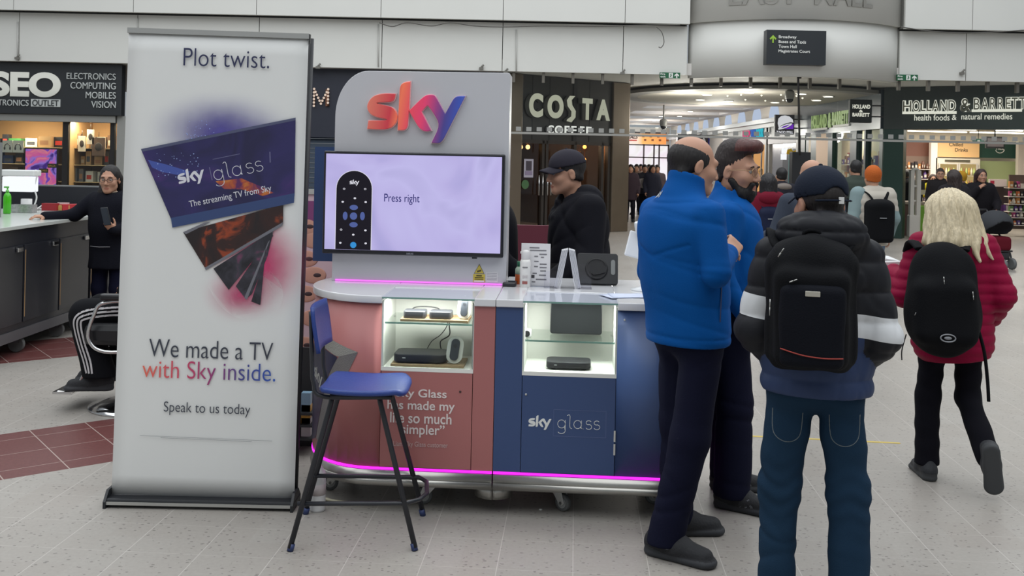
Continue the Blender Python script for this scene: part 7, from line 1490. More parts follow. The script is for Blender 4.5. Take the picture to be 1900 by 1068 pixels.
P = Cm.top(.035, .90, hip=.145, chest=-.004, loose=.006, wrist=.045) + [E(n_+np.array((.0, -.085, .040)), (.165, .09, .088), .05), E(n_+np.array((0, .05, .03)), (.105, .08, .06), .04), E(n_+np.array((0, .035, .12)), (.078, .095, .07), .02, sub=True)]
def cz(Q): return Q[:, 2]-(1.085-.13*Q[:, 0])
def cmf(Q):
    d = np.full(len(Q), 9.)
    for q in 'RL':
        for u, v in (('sh', 'el'), ('el', 'wr')):
            A0, B0 = Cm.J[u+q], Cm.J[v+q]; h = np.clip((Q-A0) @ (B0-A0)/((B0-A0) @ (B0-A0)), 0, 1); d = np.minimum(d, np.linalg.norm(Q-A0-h[:, None]*(B0-A0), axis=1))
    return np.where((d < .092) & (np.abs(Q[:, 0]) > .135), 0, 1)
Cm.part('jacket', P, [PB, PN], .0068, addf(quilt(.105, .012, .03), wrinkle(.003, 22, 31, (1, 1, .7)), crease(.005, 60, 33, (1.4, 1.4, .5), 3)), matfn=cmf, cuts=[((0, 0, .808), (0, 0, -1))])
JE = mat('jeans_blue', (27, 48, 68), .9, bump=(260, .2), noise=(5, .25), spec=.1)
Cm.part('jeans', Cm.legs(.024, flare=.018, waist=.112, seat=-.018), JE, .007, addf(wrinkle(.004, 14, 41), wrinkle(.0035, 40, 44, (.4, .4, 1.8)), crease(.010, 26, 47, (.7, .7, 1.5), 4), lambda Q: .0028*np.exp(-((Q[:, 2]-.44)/.10)**2)*np.sin(Q[:, 2]*95+np.sin(Q[:, 0]*38)*2)), cuts=[((0, 0, .06), (0, 0, -1))])
js = [c for c in Cm.root.children if c.name.startswith('jeans')][0]; STI = mat('stitching', (96, 104, 108), .8)
for s in (-1, 1):
    pts = [(s*.045, .74), (s*.055, .655), (s*.10, .632), (s*.145, .66), (s*.15, .745)]; b = MB(); P_ = cat_rom([(x, -.3, z) for x, z in pts], 8); b.tube(P_, .0016, 5); o = b.build('pocket_seam', STI, Cm.root); snap(o, js, None, (0, 1, 0), .0005)
Cm.shoes(mat('shoe_brown', (50, 44, 42), .7), DARKSOLE, .26)
Cm.part('hair', in_head(Cm, [E((0, -.022, .03), (.079, .099, .085), .02), C((-.05, -.086, -.05), (.05, -.086, -.05), .018, None, .03), E((0, .105, -.005), (.10, .08, .11), .012, sub=True), E((0, .045, -.1), (.12, .08, .08), .015, sub=True)]), hairmat('hair_black2', (32, 27, 26), .6), .006, hairnoise(Cm, .001))
def cap_part(f, m, back=True, low=.040, brim=True, cell=.006, under=None):
    P = [E((0, -.012, .047), (.091, .112, .092), .02)]
    cut = [E((0, -.012, .035), (.082, .103, .085), .004, sub=True)]
    if back: cut.append(C((0, -.16, low-.004), (0, -.05, low+.004), .040, None, .004, sub=True))
    P += cut; prs = in_head(f, P); ctr = f.H((0, 0, low)); nv = f.Hm @ np.array((0, -.10, -1.)); nv /= np.linalg.norm(nv)
    c = f.part('cap', prs, m, cell, None, cuts=[(ctr, nv)])
    if brim:
        def fn(u, v): x = (u-.5)*2; yy = .085+.075*v*math.sqrt(max(0, 1-(x*.9)**2*.75)); return f.H((x*.083*(1-.12*v), yy-.055*x*x*(1-v*.4), .044-.018*v-.026*x*x))
        b = MB(); b.grid(fn, 14, 6); o = b.build('brim', m, c, fix=False); md = o.modifiers.new('thickness', 'SOLIDIFY'); md.thickness = .004; md.offset = 0
    b = MB().ball(f.H((0, -.012, .140)), (.008, .008, .005), 0, 10, 6); b.build('button', m, c); return c
CAPN = cloth('cap_navy', (27, 33, 46), .8)
cp0 = cap_part(Cm, CAPN, low=.016)
b = MB(); b.tube([Cm.H((.092*math.sin(R(a_)), -.012-.113*math.cos(R(a_)), .008)) for a_ in range(-44, 60, 8)], .011, 6, flat=.35); b.build('strap', CAPN, cp0); p = Cm.H((.094*math.sin(R(8)), -.014-.119*math.cos(R(8)), .008)); MB().box(p, (.018, .006, .024), 0, (0, 0, R(18))).build('strap_tag', mat('tag_white', (206, 206, 204), .5), cp0)
# backpack of C
def backpack(label, F_, x, y, z, w, h, d, m, cell=.0075, lean=0., rz=0., seed=0):
    t = thing('backpack', label, 'backpack'); t.parent = None; M = Matrix.Translation(F_.root.location) @ Matrix.Rotation(F_.root.rotation_euler.z, 4, 'Z') @ Matrix.Translation((x, y, z)) @ Matrix.Rotation(rz, 4, 'Z') @ Matrix.Rotation(lean, 4, 'X'); t.location = M.to_translation(); t.rotation_euler = M.to_euler(); return t
BKK = cloth('pack_black', (13, 14, 17), .8, (180, .2)); BKN = cloth('pack_panel', (14, 16, 23), .8, (180, .2)); ZIPM = mat('zip_silver', (176, 176, 172), .3, metal=.8)
t = backpack('black backpack with silver badge and red piping on the striped puffer jacket', Cm, -.03, -.205, 1.18, .3, .52, .2, BKK)
P = [B((0, 0, -.05), (.150, .085, .21), .07, .03), E((0, .0, .115), (.130, .082, .09), .06), B((0, -.075, -.07), (.120, .06, .17), .045, .02)]
link('bag', sdf_mesh(P, .007, addf(wrinkle(.003, 20, 51), wrinkle(.002, 45, 52), lambda Q: .004*np.exp(-((np.abs(Q[:, 0])-.135)/.008)**2)), name='bag'), BKK, t); bag = t.children[0]
P2 = [B((0, -.125, -.09), (.106, .028, .14), .03, .01)]; fr_ = link('front_pocket', sdf_mesh(P2, .006, wrinkle(.002, 30, 53), name='front_pocket'), BKN, t)
MB().bb((-.024, -.157, .012), (.024, -.151, .030)).build('badge', mat('badge_silver', (186, 182, 170), .3, metal=.6), t, bevel=.002); b = MB(); b.tube(cat_rom([(-.10, -.150, -.165), (-.03, -.156, -.182), (.04, -.156, -.188), (.10, -.15, -.186)], 6), .0022, 6); b.build('piping', mat('piping_red', (150, 50, 40), .6), t)
def zipper(par, p, q, L=.03):
    p, q = Vector(p), Vector(q); b = MB(); b.tube([p, p+(q-p)*.5], .0042, 8, flat=.6); b.tube([p+(q-p)*.5, q], [.0055, .004], 8, flat=.4); return b.build('zip_pull', ZIPM, par)
zipper(t, (-.112, -.118, .135), (-.094, -.125, .165)); zipper(t, (-.075, -.145, .055), (-.05, -.148, .066)); zipper(t, (-.135, -.10, -.01), (-.136, -.105, -.065))
b = MB(); b.tube(cat_rom([(-.09, .03, .13), (-.12, .055, .165), (-.13, .12, .200), (-.135, .22, .17)], 6), .030, 8, flat=.35); b.build('shoulder_strap', BKK, t); b = MB(); b.tube(cat_rom([(.09, .03, .13), (.12, .055, .165), (.13, .12, .200), (.135, .22, .17)], 6), .030, 8, flat=.35); b.build('shoulder_strap', BKK, t)
b = MB(); b.tube(cat_rom([(-.035, .03, .18), (-.02, .02, .215), (.02, .02, .215), (.035, .03, .18)], 5), .008, 8); b.build('top_handle', BKK, t)
# ---- D: blonde woman walking away
D = Figure('blonde woman in magenta puffer coat walking away carrying black backpack', (2.31, 5.17, 0), R(-14), 1.52, fem=True, head=(6, -4, 0), skin='pale', cell=.0075, pose=dict(pel=(0, .0, .95), che=(0, .03, 1.26), nk=(0, .02, 1.45), hd=(-.02, .07, 1.60), shR=(.17, .01, 1.40), shL=(-.17, .03, 1.40), hipR=(.09, 0, .93), hipL=(-.09, 0, .93), knR=(.11, .06, .49), anR=(.16, -.29, .21), knL=(-.115, .06, .50), anL=(-.12, .02, .085), elR=(.26, -.02, 1.13), wrR=(.24, .18, .98), elL=(-.262, -.02, 1.10), wrL=(-.315, .15, 1.20)), yaw_feet=(0, 10))
D.hand('L', (-.15, .8, .1), (-.2, .0, 1), .5, .5); D.body(); n_ = D.J['nk']; k = D.k
MAG = cloth('coat_magenta', (128, 8, 50), .6, (60, .12))
P = D.top(.038, .80, hip=.155, wrist=.045) + [E(n_+np.array((0, -.05, -.01)), (.13, .09, .07), .05), E(n_+np.array((0, .05, .03)), (.10, .07, .05), .04), E(n_+np.array((0, .035, .09)), (.07, .075, .06), .02, sub=True)]
D.part('coat', P, MAG, .0075, addf(quilt(.052, .009), wrinkle(.005, 16, 61)), cuts=[((0, 0, .635), (.12, .0, -1))])
D.part('trousers', D.legs(.016, flare=.01, waist=.13, hu={'R': .06, 'L': 0}), cloth('trousers_black', (15, 15, 22), .9), .008, addf(wrinkle(.003, 18, 71), wrinkle(.0025, 45, 72, (.4, .4, 1.8))), cuts=[((0, 0, .07), (0, 0, -1))])
Zs = np.array((.0, .95, .20)); Ys = np.array((.12, .20, -.95)); Ys /= np.linalg.norm(Ys); Zs -= Ys*(Zs @ Ys); Zs /= np.linalg.norm(Zs)
Rs = np.stack([np.cross(Ys, Zs), Ys, Zs], 1); D.shoes(mat('shoe_charcoal', (40, 42, 46), .7, bump=(80, .2)), mat('sole_charcoal', (58, 60, 62), .75), .275, frames=dict(R=(Rs, D.J['anR']/D.k+np.array((.0, -.085, .03)))))
HB = hairmat('hair_blonde', (190, 176, 146), .45)
P = in_head(D, [E((0, -.02, .035), (.092, .112, .098), .03), C((-.075, -.045, .03), (-.125, -.10, -.15), .050, .034, .05), C((.075, -.045, .03), (.130, -.10, -.14), .050, .036, .05), C((0, -.085, .02), (-.02, -.155, -.150), .060, .050, .05), C((-.04, -.085, .0), (-.075, -.15, -.16), .055, .038, .05), C((.05, -.085, .0), (.075, -.155, -.165), .055, .036, .05), C((.09, -.11, -.10), (.175, -.16, -.235), .028, .008, .03), C((.05, -.15, -.12), (.095, -.205, -.245), .024, .007, .03), C((-.09, -.12, -.12), (-.145, -.14, -.2), .024, .008, .03), C((0, -.16, -.12), (.015, -.195, -.20), .03, .008, .03), E((0, .12, -.02), (.07, .085, .12), .02, sub=True)])
def strands(P):
    H = D.toH(P); a = np.arctan2(H[:, 0], -H[:, 1]-.0+.05); return .0035*np.sin(a*26+2*np.sin(H[:, 2]*22))+.0025*np.sin(a*55+H[:, 2]*25)
D.part('hair', P, HB, .005, strands)
t = backpack('large black backpack with oval logo on the magenta coat', D, -.085, -.225, .985, .4, .56, .22, BKK, lean=R(-6))
P = [E((0, 0, -.07), (.190, .125, .235), .05), E((0, .01, .10), (.160, .10, .17), .05), B((0, -.07, -.08), (.145, .065, .16), .06, .04)]
link('bag', sdf_mesh(P, .0075, addf(wrinkle(.006, 14, 81), wrinkle(.003, 40, 82)), name='bag'), BKK, t)
b = MB(); b.tube(arc(0, 0, .034, 0, 340, 24, .016) and [(x, -.149, -.20+z) for x, z in arc(0, 0, .034, 0, 342, 19, .018)], .0035, 6, closed=True); b.ball((0, -.148, -.20), (.018, .003, .008)); b.build('oval_badge', mat('badge_grey', (134, 136, 140), .4, metal=.4), t)
zipper(t, (-.02, -.148, .095), (-.018, -.150, .06)); zipper(t, (.115, -.125, .03), (.118, -.128, -.01)); zipper(t, (-.145, -.10, -.10), (-.125, -.105, -.06))
for s in (-1, 1): b = MB(); b.tube(cat_rom([(s*.10, .03, .23), (s*.125, .12, .27), (s*.13, .22, .22)], 6), .032, 8, flat=.35); b.build('shoulder_strap', BKK, t)
b = MB(); b.tube(cat_rom([(.16, .0, -.14), (.185, -.03, -.26), (.20, -.03, -.40), (.205, -.03, -.5)], 6), .013, 6, flat=.6); b.build('hanging_strap', BKK, t); b = MB(); b.tube(cat_rom([(-.17, .0, -.2), (-.19, 0, -.28), (-.19, 0, -.33)], 5), .007, 6, flat=.4); b.build('side_toggle', BKK, t)
p = Matrix.Translation(D.root.location) @ Matrix.Rotation(D.root.rotation_euler.z, 4, 'Z') @ Vector(tuple(D.J['wrL']+np.array((-.03, .09, .035)))); t = thing('white_carton', 'folded white carton held out by the blonde woman', 'carton', p, R(25)); MB().box((0, 0, .012), (.13, .10, .045)).build('box', mat('carton_bright', (216, 218, 218), .5), t, bevel=.006); MB().box((.02, .02, .045), (.12, .09, .012), 0, (R(12), R(8), 0)).build('flap', mat('carton_bright', (216, 218, 218), .5), t)
# ---- E: man in cap behind the counter
Em = Figure('man in dark baseball cap and black hooded coat behind the counter facing left', (.395, 5.76, 0), R(100), 1.665, head=(2, -6, 0), skin='tan', cell=.006, pose=dict(che=(0, .0, 1.26), nk=(0, .02, 1.43), hd=(0, .085, 1.632), elR=(.25, .0, 1.14), elL=(-.25, .0, 1.14), wrL=(-.20, .2, .98), wrR=(.20, .2, .98)))
Em.body(matfn=lambda H, o: np.where((H[:, 2] < -.05) & (H[:, 1] > .03) & (H[:, 2] > -.14) & (o == 0) & False, 2, o)); Em.eyes(); n_ = Em.J['nk']
COAT = cloth('coat_black', (21, 21, 27), .8)
P = Em.top(.045, .80, hip=.14, wrist=.045) + [E(n_+np.array((0, -.085, .045)), (.115, .075, .080), .05), C(n_+np.array((0, .02, -.03)), n_+np.array((0, .040, .03)), .084, .078, .04), E(n_+np.array((0, .055, .085)), (.066, .075, .06), .015, sub=True)]
Em.part('coat', P, COAT, .0085, addf(wrinkle(.004, 13, 91), crease(.014, 20, 92, (1, 1, .7)), crease(.010, 32, 93, (.6, .6, 1.2))), cuts=[((0, 0, .76), (0, 0, -1))]); Em.part('trousers', Em.legs(.02), NAVYT, .014, cuts=[((0, 0, .055), (0, 0, -1))]); Em.shoes(mat('shoe_black', (27, 28, 32)), DARKSOLE)
short_hair(Em, hairmat('hair_black', (24, 20, 20)), .004, .005); cap_part(Em, cloth('cap_charcoal', (46, 44, 52), .8), back=False, cell=.006)
# ---- H: person in black behind the tower
Hm_ = Figure('person in black coat mostly hidden behind the display tower', (-.135, 5.80, 0), R(-90), 1.60, cell=.012, skin='mid', pose=dict(elR=(.26, .05, 1.14), wrR=(.2, .22, 1.05)))
Hm_.body(); Hm_.part('coat', Hm_.top(.05, .75, hip=.15), COAT, .013, wrinkle(.008, 13, 95), cuts=[((0, 0, .70), (0, 0, -1))]); Hm_.part('trousers', Hm_.legs(.02), NAVYT, .016, cuts=[((0, 0, .055), (0, 0, -1))]); Hm_.shoes(mat('shoe_black', (27, 28, 32)), DARKSOLE); short_hair(Hm_, hairmat('hair_black', (24, 20, 20)))
# ---- F: salon woman with glasses
Fm = Figure('woman with glasses in black cardigan reaching across the salon counter', (-3.52, 8.72, 0), R(172), 1.475, fem=True, head=(14, -4, 0), skin='tan', cell=.0075, pose=dict(hd=(.0, .03, 1.635), elR=(.34, .10, 1.26), wrR=(.50, .36, 1.25), elL=(-.24, .0, 1.12), wrL=(-.17, .24, 1.13)))
Fm.hand('R', (.6, .7, .05), (0, .2, 1), .3, .4); Fm.hand('L', (.25, .6, .6), (-.4, .8, -.3), (.7, .8, .9, .9), .7); Fm.body(); Fm.eyes(); n_ = Fm.J['nk']
KNIT = cloth('cardigan_black', (20, 21, 29), .9, (110, .3)); P = Fm.top(.024, .70, hip=.15, belly=.03) + [C(n_+np.array((0, .01, -.03)), n_+np.array((0, .015, .03)), .075, .072, .03)]
Fm.part('cardigan', P, KNIT, .0095, addf(wrinkle(.006, 15, 101), lambda Q: -.004*(np.abs(np.abs(Q[:, 0])-.07-.02*np.clip(1-Q[:, 2], 0, 1)) < .012)*(Q[:, 1] > 0)), cuts=[((0, 0, .60), (0, 0, -1)), (n_+np.array((0, 0, .035)), (0, .2, 1))])
b = MB(); b.tube([(-.09, .155, .80), (0, .175, .797), (.09, .155, .80)], .004, 6); o = b.build('hem_line', mat('hem_grey', (120, 120, 124), .7), Fm.root)
b = MB(); b.tube([tuple(n_+np.array((.062*math.sin(R(a_)), .012+.066*math.cos(R(a_)), .034-.01*math.cos(R(a_))))) for a_ in range(-80, 81, 10)], .006, 6); b.build('collar', mat('collar_pale', (176, 160, 140), .8), Fm.root)
Fm.part('trousers', Fm.legs(.02), NAVYT, .012, cuts=[((0, 0, .06), (0, 0, -1))]); Fm.shoes(mat('shoe_black', (27, 28, 32)), DARKSOLE)
HBK = hairmat('hair_black', (24, 20, 20)); Fm.part('hair', in_head(Fm, [E((0, -.025, .038), (.084, .100, .090), .02), C((-.065, -.05, .0), (-.06, -.08, -.10), .035, .03, .04), C((.065, -.05, .0), (.07, -.03, -.12), .035, .03, .04), C((.07, -.02, -.12), (.075, .05, -.25), .03, .02, .04), C((0, -.09, .0), (0, -.10, -.12), .05, .04, .04), E((0, .115, -.03), (.078, .085, .115), .012, sub=True)]), HBK, .0065, hairnoise(Fm, .0015))
def spectacles(f, m, w=.024, h=.017, r=.002):
    gl = MB()
    for s in (-1, 1): gl.tube([f.H((s*.032+w*math.cos(R(a_)), .107, .001+h*math.sin(R(a_)))) for a_ in range(0, 360, 24)], r, 6, closed=True); gl.tube([f.H((s*.056, .105, .006)), f.H((s*.08, .04, .008)), f.H((s*.083, -.01, -.006))], r, 6)
    gl.tube([f.H((-.009, .108, .004)), f.H((.009, .108, .004))], r, 6); return gl.build('glasses', m, f.root)
spectacles(Fm, BLKM)
Mx = Matrix.Translation(Fm.root.location) @ Matrix.Rotation(Fm.root.rotation_euler.z, 4, 'Z'); p = Mx @ Vector(tuple(Fm.J['wrL']+np.array((.01, .075, .06)))); t = thing('smartphone', 'dark phone in the hand of the salon woman', 'phone', p, R(160)); t.rotation_euler = (R(-12), R(6), R(160)); MB().box((0, 0, .06), (.075, .010, .155)).build('case', mat('phone_dark', (40, 44, 48), .3), t, bevel=.004); MB().box((0, .0055, .06), (.067, .001, .145)).build('screen', mat('phone_screen', (70, 76, 84), .1), t)
# ---- G: seated customer, legs showing beside the banner
Gs = Figure('seated salon customer in black track trousers with three white side stripes', (-2.25, 6.36, 0), R(90), 1.70, cell=.011, skin='dark', pose=dict(pel=(0, 0, .66), che=(0, -.04, .98), nk=(0, -.07, 1.17), hd=(0, -.05, 1.34), hipR=(.09, .04, .64), hipL=(-.09, .04, .64), knR=(.12, .42, .62), knL=(-.14, .42, .61), anR=(.12, .36, .21), anL=(-.16, .31, .20), shR=(.185, -.06, 1.12), shL=(-.185, -.06, 1.12), elR=(.25, .02, .86), elL=(-.25, .02, .86), wrR=(.20, .14, .78), wrL=(-.20, .14, .78)), yaw_feet=(5, 5))
Gs.body(); short_hair(Gs, HBK); TRK = cloth('track_black', (16, 17, 21), .85); Gs.part('track_top', Gs.top(.025, .66, hip=.14), TRK, .012, wrinkle(.006, 15, 111), cuts=[((0, 0, .58), (0, 0, -1))])
Gs.part('track_trousers', Gs.legs(.038, flare=.025, waist=.14), TRK, .0095, addf(wrinkle(.006, 15, 112)), cuts=[((0, 0, .215), (0, 0, -1))]); tr = [c for c in Gs.root.children if c.name.startswith('track_trousers')][0]
k = Gs.k
for i in (-1, 0, 1):
    o_ = i*.024; b = MB(); P_ = cat_rom([(-.6, .05, .655+o_), (-.6, .25, .645+o_), (-.6, .38+o_*.3, .625+o_), (-.6, .425+o_, .575+o_*.3), (-.6, .40+o_, .45), (-.6, .355+o_, .33), (-.6, .335+o_*.8, .26)], 8); b.tube([(x, y*k, z*k) for x, y, z in P_], .0065, 5); o = b.build('stripe', mat('stripe_white', (190, 188, 190), .7), Gs.root); snap(o, tr, None, (1, 0, 0), .002)
Gs.shoes(mat('shoe_black', (27, 28, 32)), DARKSOLE, .28, frames={a: (np.eye(3)@rotm(R(6)), np.array((Gs.J['an'+a][0], Gs.J['an'+a][1], .132*k))/k) for a in 'RL'})
# ------------------------------------------------------------------ passers-by further away
def walker(label, px, pytop, Y, rz, top, trousers, hair, H=None, fem=False, cell=.017, style='short', hem=.86, infl=.03, skin='tan', group=None, pose=None, head=(0, 0, 0), fn=None, quilted=False):
    p = W(px, pytop, Y); H = H or min(1.86, max(1.45, p.z)); ps = dict(anR=(.09, .10, .085), anL=(-.09, -.12, .10), knR=(.09, .08, .5), knL=(-.09, .02, .5))
    if pose: ps.update(pose)
    f = Figure(label, (p.x, Y, 0), R(rz), H, fem=fem, cell=cell, skin=skin, pose=ps, head=head, group=group); f.body()
    f.part('coat', f.top(infl, hem, hip=.14), cloth('coat_%d_%d_%d' % top, top, .8), cell*1.1, addf(wrinkle(.008, 12, int(px)), quilt(.08, .008)) if quilted else wrinkle(.008, 12, int(px)), cuts=[((0, 0, (hem-.03)*f.k), (0, 0, -1))])
    f.part('trousers', f.legs(.02), cloth('trs_%d_%d_%d' % trousers, trousers, .85), cell*1.2, cuts=[((0, 0, .055), (0, 0, -1))]); f.shoes(mat('shoe_black', (27, 28, 32)), DARKSOLE)
    if hair:
        hm = hairmat('hair_%d_%d_%d' % hair, hair)
        if style == 'short': short_hair(f, hm, .012, .008, cell=.011)
        elif style == 'long': f.part('hair', in_head(f, [E((0, -.025, .038), (.092, .105, .092), .02), C((-.068, -.05, .0), (-.085, -.06, -.2), .042, .03, .05), C((.068, -.05, .0), (.085, -.06, -.2), .042, .03, .05), C((0, -.09, .0), (0, -.11, -.22), .06, .06, .05), E((0, .12, -.03), (.066, .085, .13), .015, sub=True)]), hm, .011, hairnoise(f, .003, 24))
        elif style == 'beanie': f.part('beanie', in_head(f, [E((0, -.015, .045), (.088, .108, .100), .02), C((-.0, -.015, -.02), (.0, -.015, .04), .084, .084, .02)]), cloth('knit_%d' % hair[0], hair, .9, (90, .5)), .010, None, cuts=[(f.H((0, 0, -.028)), f.Hm @ np.array((0, .25, -1.)))])
    if fn: fn(f)
    return f
def wear_pack(f, label, m, w=.15, h=.22, d=.08, z=1.14, y=-.19):
    k = f.k; t = backpack(label, f, 0, y*k, z*k, w, h, d, m); link('bag', sdf_mesh([B((0, 0, -.02), (w, d, h), .06, .03), E((0, .01, h*.8), (w*.85, d, .06), .06)], .012, wrinkle(.004, 20, 3), name='bag'), m, t)
    for s in (-1, 1): b = MB(); b.tube(cat_rom([(s*.05, .0, h*.8), (s*.085, .035, h+.03), (s*.115, .075, h+.075), (s*.125, .14, h+.09)], 5), .026, 6, flat=.35); b.build('shoulder_strap', m, t)
    MB().box((.0, -d-.012, h*.15), (w*.5, .006, .008)).build('logo_bar', mat('pack_bar', (150, 152, 156), .5), t); return t
VEST = (176, 170, 160)
I_ = walker('person in orange beanie and cream padded vest walking away with backpack', 1620, 312, 11.2, 4, VEST, (96, 116, 138), (176, 92, 44), style='beanie', hem=.84, quilted=True, cell=.012)
J, k = I_.J, I_.k
for a in 'RL': I_.part('sleeve', [C(J['sh'+a], J['el'+a], .088, .075, .03), C(J['el'+a], J['wr'+a], .074, .05, .03)], cloth('sleeve_sage', (122, 140, 142), .85), .012, wrinkle(.006, 14, 8))
wear_pack(I_, 'black backpack on the cream padded vest of the beanie wearer', BKK, .155, .23, .09, 1.12, -.2)
J_ = walker('person with black hair in dark green jacket near the shop window', 1588, 299, 14.5, 6, (58, 66, 60), (40, 42, 50), (24, 22, 24), cell=.015, quilted=True)
t = backpack('black shoulder bag hanging beside the dark green jacket', J_, -.22, -.10, 1.02, .1, .2, .1, BKK); link('bag', sdf_mesh([B((0, 0, 0), (.09, .06, .15), .04, .02)], .014, name='bag'), BKK, t); MB().tube([(.0, 0, .14), (.05, .02, .3), (.10, .06, .42)], .014, 6, flat=.4).build('strap', BKK, t)
K_ = walker('woman in dark red hooded coat walking away with small navy backpack', 1425, 325, 12.4, -4, (104, 22, 40), (40, 56, 76), (22, 20, 24), fem=True, style='long', hem=.80, cell=.013, fn=lambda f: f.part('hood', [E(f.J['nk']+np.array((0, -.09, -.04)), (.13, .08, .09), .03)], cloth('coat_104_22_40', (104, 22, 40)), .013))
wear_pack(K_, 'small navy backpack on the dark red hooded coat', cloth('pack_navy', (28, 34, 56), .7), .125, .15, .06, 1.10, -.175)
walker('person in dark hooded jacket walking toward the taco restaurant', 1450, 314, 15.5, 10, (40, 40, 48), (30, 30, 36), (22, 20, 22), cell=.016, fn=lambda f: f.part('hood', [E(f.J['nk']+np.array((0, -.07, -.02)), (.13, .09, .06), .03)], cloth('hood_grey', (120, 112, 106), .8), .014))
M_ = walker('bald man in slate jacket half hidden behind the dark cap', 1506, 299, 7.2, 8, (56, 62, 74), (40, 42, 50), None, cell=.011, pose=dict(elL=(-.28, -.02, 1.16), wrL=(-.30, .10, 1.26-.10)), skin='tan')
M_.part('hair', in_head(M_, [E((0, -.024, .0), (.081, .10, .08), .02), E((0, .05, .02), (.12, .11, .2), .01, sub=True), E((0, -.02, .10), (.12, .12, .09), .01, sub=True)]), hairmat('hair_grey', (90, 84, 80)), .009)
N_ = walker('woman with long dark hair in black coat seen from behind near the pushchair', 1769, 317, 14.7, 6, (34, 32, 36), (28, 28, 34), (40, 28, 26), fem=True, style='long', cell=.013, hem=.74, infl=.04)
t = backpack('red carrier bag held beside the long dark hair woman', N_, .28, .02, .62, .1, .2, .1, BKK); MB().prism([(-.12, 0), (.12, 0), (.10, .30), (-.10, .30)], -.04, .04).build('bag', mat('bag_red', (170, 24, 40), .5), t, bevel=.01); MB().tube([(-.05, 0, .3), (-.04, 0, .38), (.04, 0, .38), (.05, 0, .3)], .006, 6).build('handle', mat('bag_red', (170, 24, 40)), t)
O_ = walker('dark haired woman in black jacket facing us with hand at her face', 1821, 315, 17.3, 170, (24, 22, 26), (24, 24, 30), (46, 26, 24), fem=True, style='long', cell=.011, hem=.80, skin='mid', pose=dict(elR=(.25, .12, 1.18), wrR=(.10, .19, 1.40), elL=(-.27, .05, 1.14), wrL=(-.22, .25, 1.0)), head=(8, 0, 0)); O_.eyes()
P_ = walker('shop assistant in yellow top behind the till screen', 1731, 336, 25.6, 165, (176, 166, 40), (40, 40, 44), (44, 30, 26), fem=True, style='long', cell=.013, H=1.46, pose=dict(wrR=(.16, .3, 1.1), wrL=(-.16, .3, 1.1))); P_.eyes()
walker('dark clothed person standing by the white security gate', 1683, 322, 25.4, -60, (26, 26, 30), (26, 26, 30), (26, 22, 22), cell=.015, H=1.56)
walker('person in black top with glasses by the drinks fridge', 1745, 314, 21.0, 160, (34, 32, 34), (30, 30, 34), (50, 40, 36), cell=.013, H=1.62, fn=lambda f: (f.eyes(), spectacles(f, BLKM)))
walker('small person in mustard bobble hat among the dark haired women', 1784, 320, 18.5, 20, (40, 38, 40), (30, 30, 36), (170, 128, 40), style='beanie', cell=.014, H=1.56)
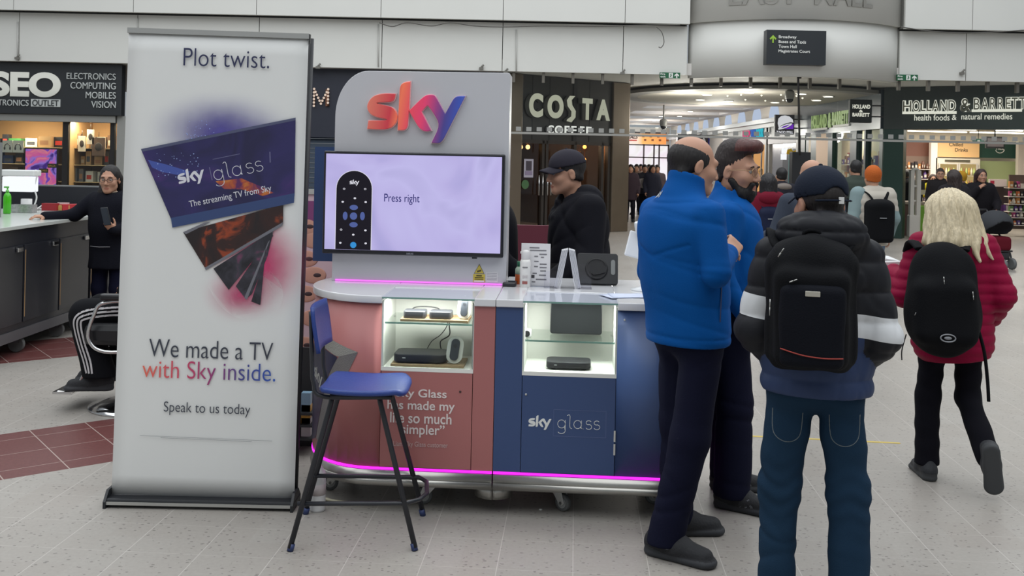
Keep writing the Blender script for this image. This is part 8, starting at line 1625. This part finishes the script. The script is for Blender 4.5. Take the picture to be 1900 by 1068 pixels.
# the crowd in the far corridor
crowd = [(1170, 330, 27.0, 170, (60, 50, 58), 'person in long dark coat at the left edge of the far corridor crowd', 'long'), (1181, 322, 31.0, 160, (122, 104, 94), 'person in brown coat behind the far corridor crowd', 'short'), (1196, 323, 28.5, 175, (58, 60, 70), 'person in grey and white jacket in the middle of the far corridor crowd', 'short'),
         (1204, 322, 33.0, 185, (86, 78, 84), 'tall person behind the grey and white jacket in the corridor', 'short'), (1211, 324, 28.0, 185, (46, 48, 62), 'person in black coat near the blue collar in the corridor', 'long'), (1189, 321, 34.0, 180, (150, 138, 130), 'distant person in grey coat before the bright entrance', 'short'), (1219, 330, 29.0, 170, (84, 74, 80), 'person in charcoal coat close to the balding man in the corridor', 'short')]
for i, (px, py, Y, rz, c_, lab, st_) in enumerate(crowd):
    f = walker(lab, px, py, Y, rz, c_, (30, 30, 38), (28, 22, 22), cell=.022, style=st_, H=min(1.80, max(1.55, W(px, py, Y).z)), fem=st_ == 'long', hem=.70 if i in (0, 4) else .85)
    if i == 2: f.part('jacket_panel', [C(f.J['che']-(0, 0, .02), f.J['pel']+(0, 0, .12), .165, .155, .03, fl=(.8, 1, 1))]+[C(f.J['el'+a], f.J['wr'+a], .085, .07, .03) for a in 'RL'], cloth('panel_white', (176, 172, 176), .8), .02)
# pushchair
p = G(1868, 500); t = thing('pushchair', 'black pushchair with grey hood standing before the health food shop', 'pushchair', (p.x-.25, p.y, 0), R(12)); PF = mat('pram_frame', (40, 40, 44), .4); PH = cloth('pram_grey', (58, 60, 64), .7); PRD = cloth('pram_red', (96, 24, 36), .8)
for x, y in ((.34, -.05), (.02, -.25), (.30, .45), (-.05, .30)):
    ax = Matrix.Rotation(PI/2, 3, 'Y'); b = MB(); b.lathe([(.07, -.025), (.092, -.022), (.095, 0), (.092, .022), (.07, .025)], (x, y, .095), 20, 0, ax); b.lathe([(.068, -.02), (.068, .02)], (x, y, .095), 16, 1, ax); b.build('wheel', [RUB, PF], t)
b = MB(); b.tube(cat_rom([(.34, -.05, .12), (.36, .05, .30), (.33, .25, .55), (.30, .42, .80), (.28, .52, .95)], 5), .016, 8); b.build('frame_side', PF, t); b = MB(); b.tube(cat_rom([(-.05, -.05, .12), (-.06, .05, .30), (-.05, .25, .55), (-.04, .42, .80), (-.03, .52, .95)], 5), .016, 8); b.build('frame_side', PF, t)
MB().tube([(.28, .52, .95), (-.03, .52, .95)], .018, 8).build('push_bar', PF, t); MB().tube([(.34, -.05, .3), (-.05, -.05, .3)], .014, 8).build('cross_bar', PF, t)
link('hood', sdf_mesh([E((.14, .10, .72), (.26, .27, .25), .02), E((.14, .0, .62), (.22, .26, .2), .02, sub=True)], .018, wrinkle(.006, 14, 4), cuts=[((0, 0, .56), (0, 0, -1))], name='hood'), PH, t); link('seat', sdf_mesh([B((.14, .12, .42), (.19, .2, .12), .06, .02)], .018, name='seat'), PRD, t); link('basket', sdf_mesh([B((.14, .15, .22), (.17, .2, .07), .03, .02)], .02, name='basket'), PF, t)
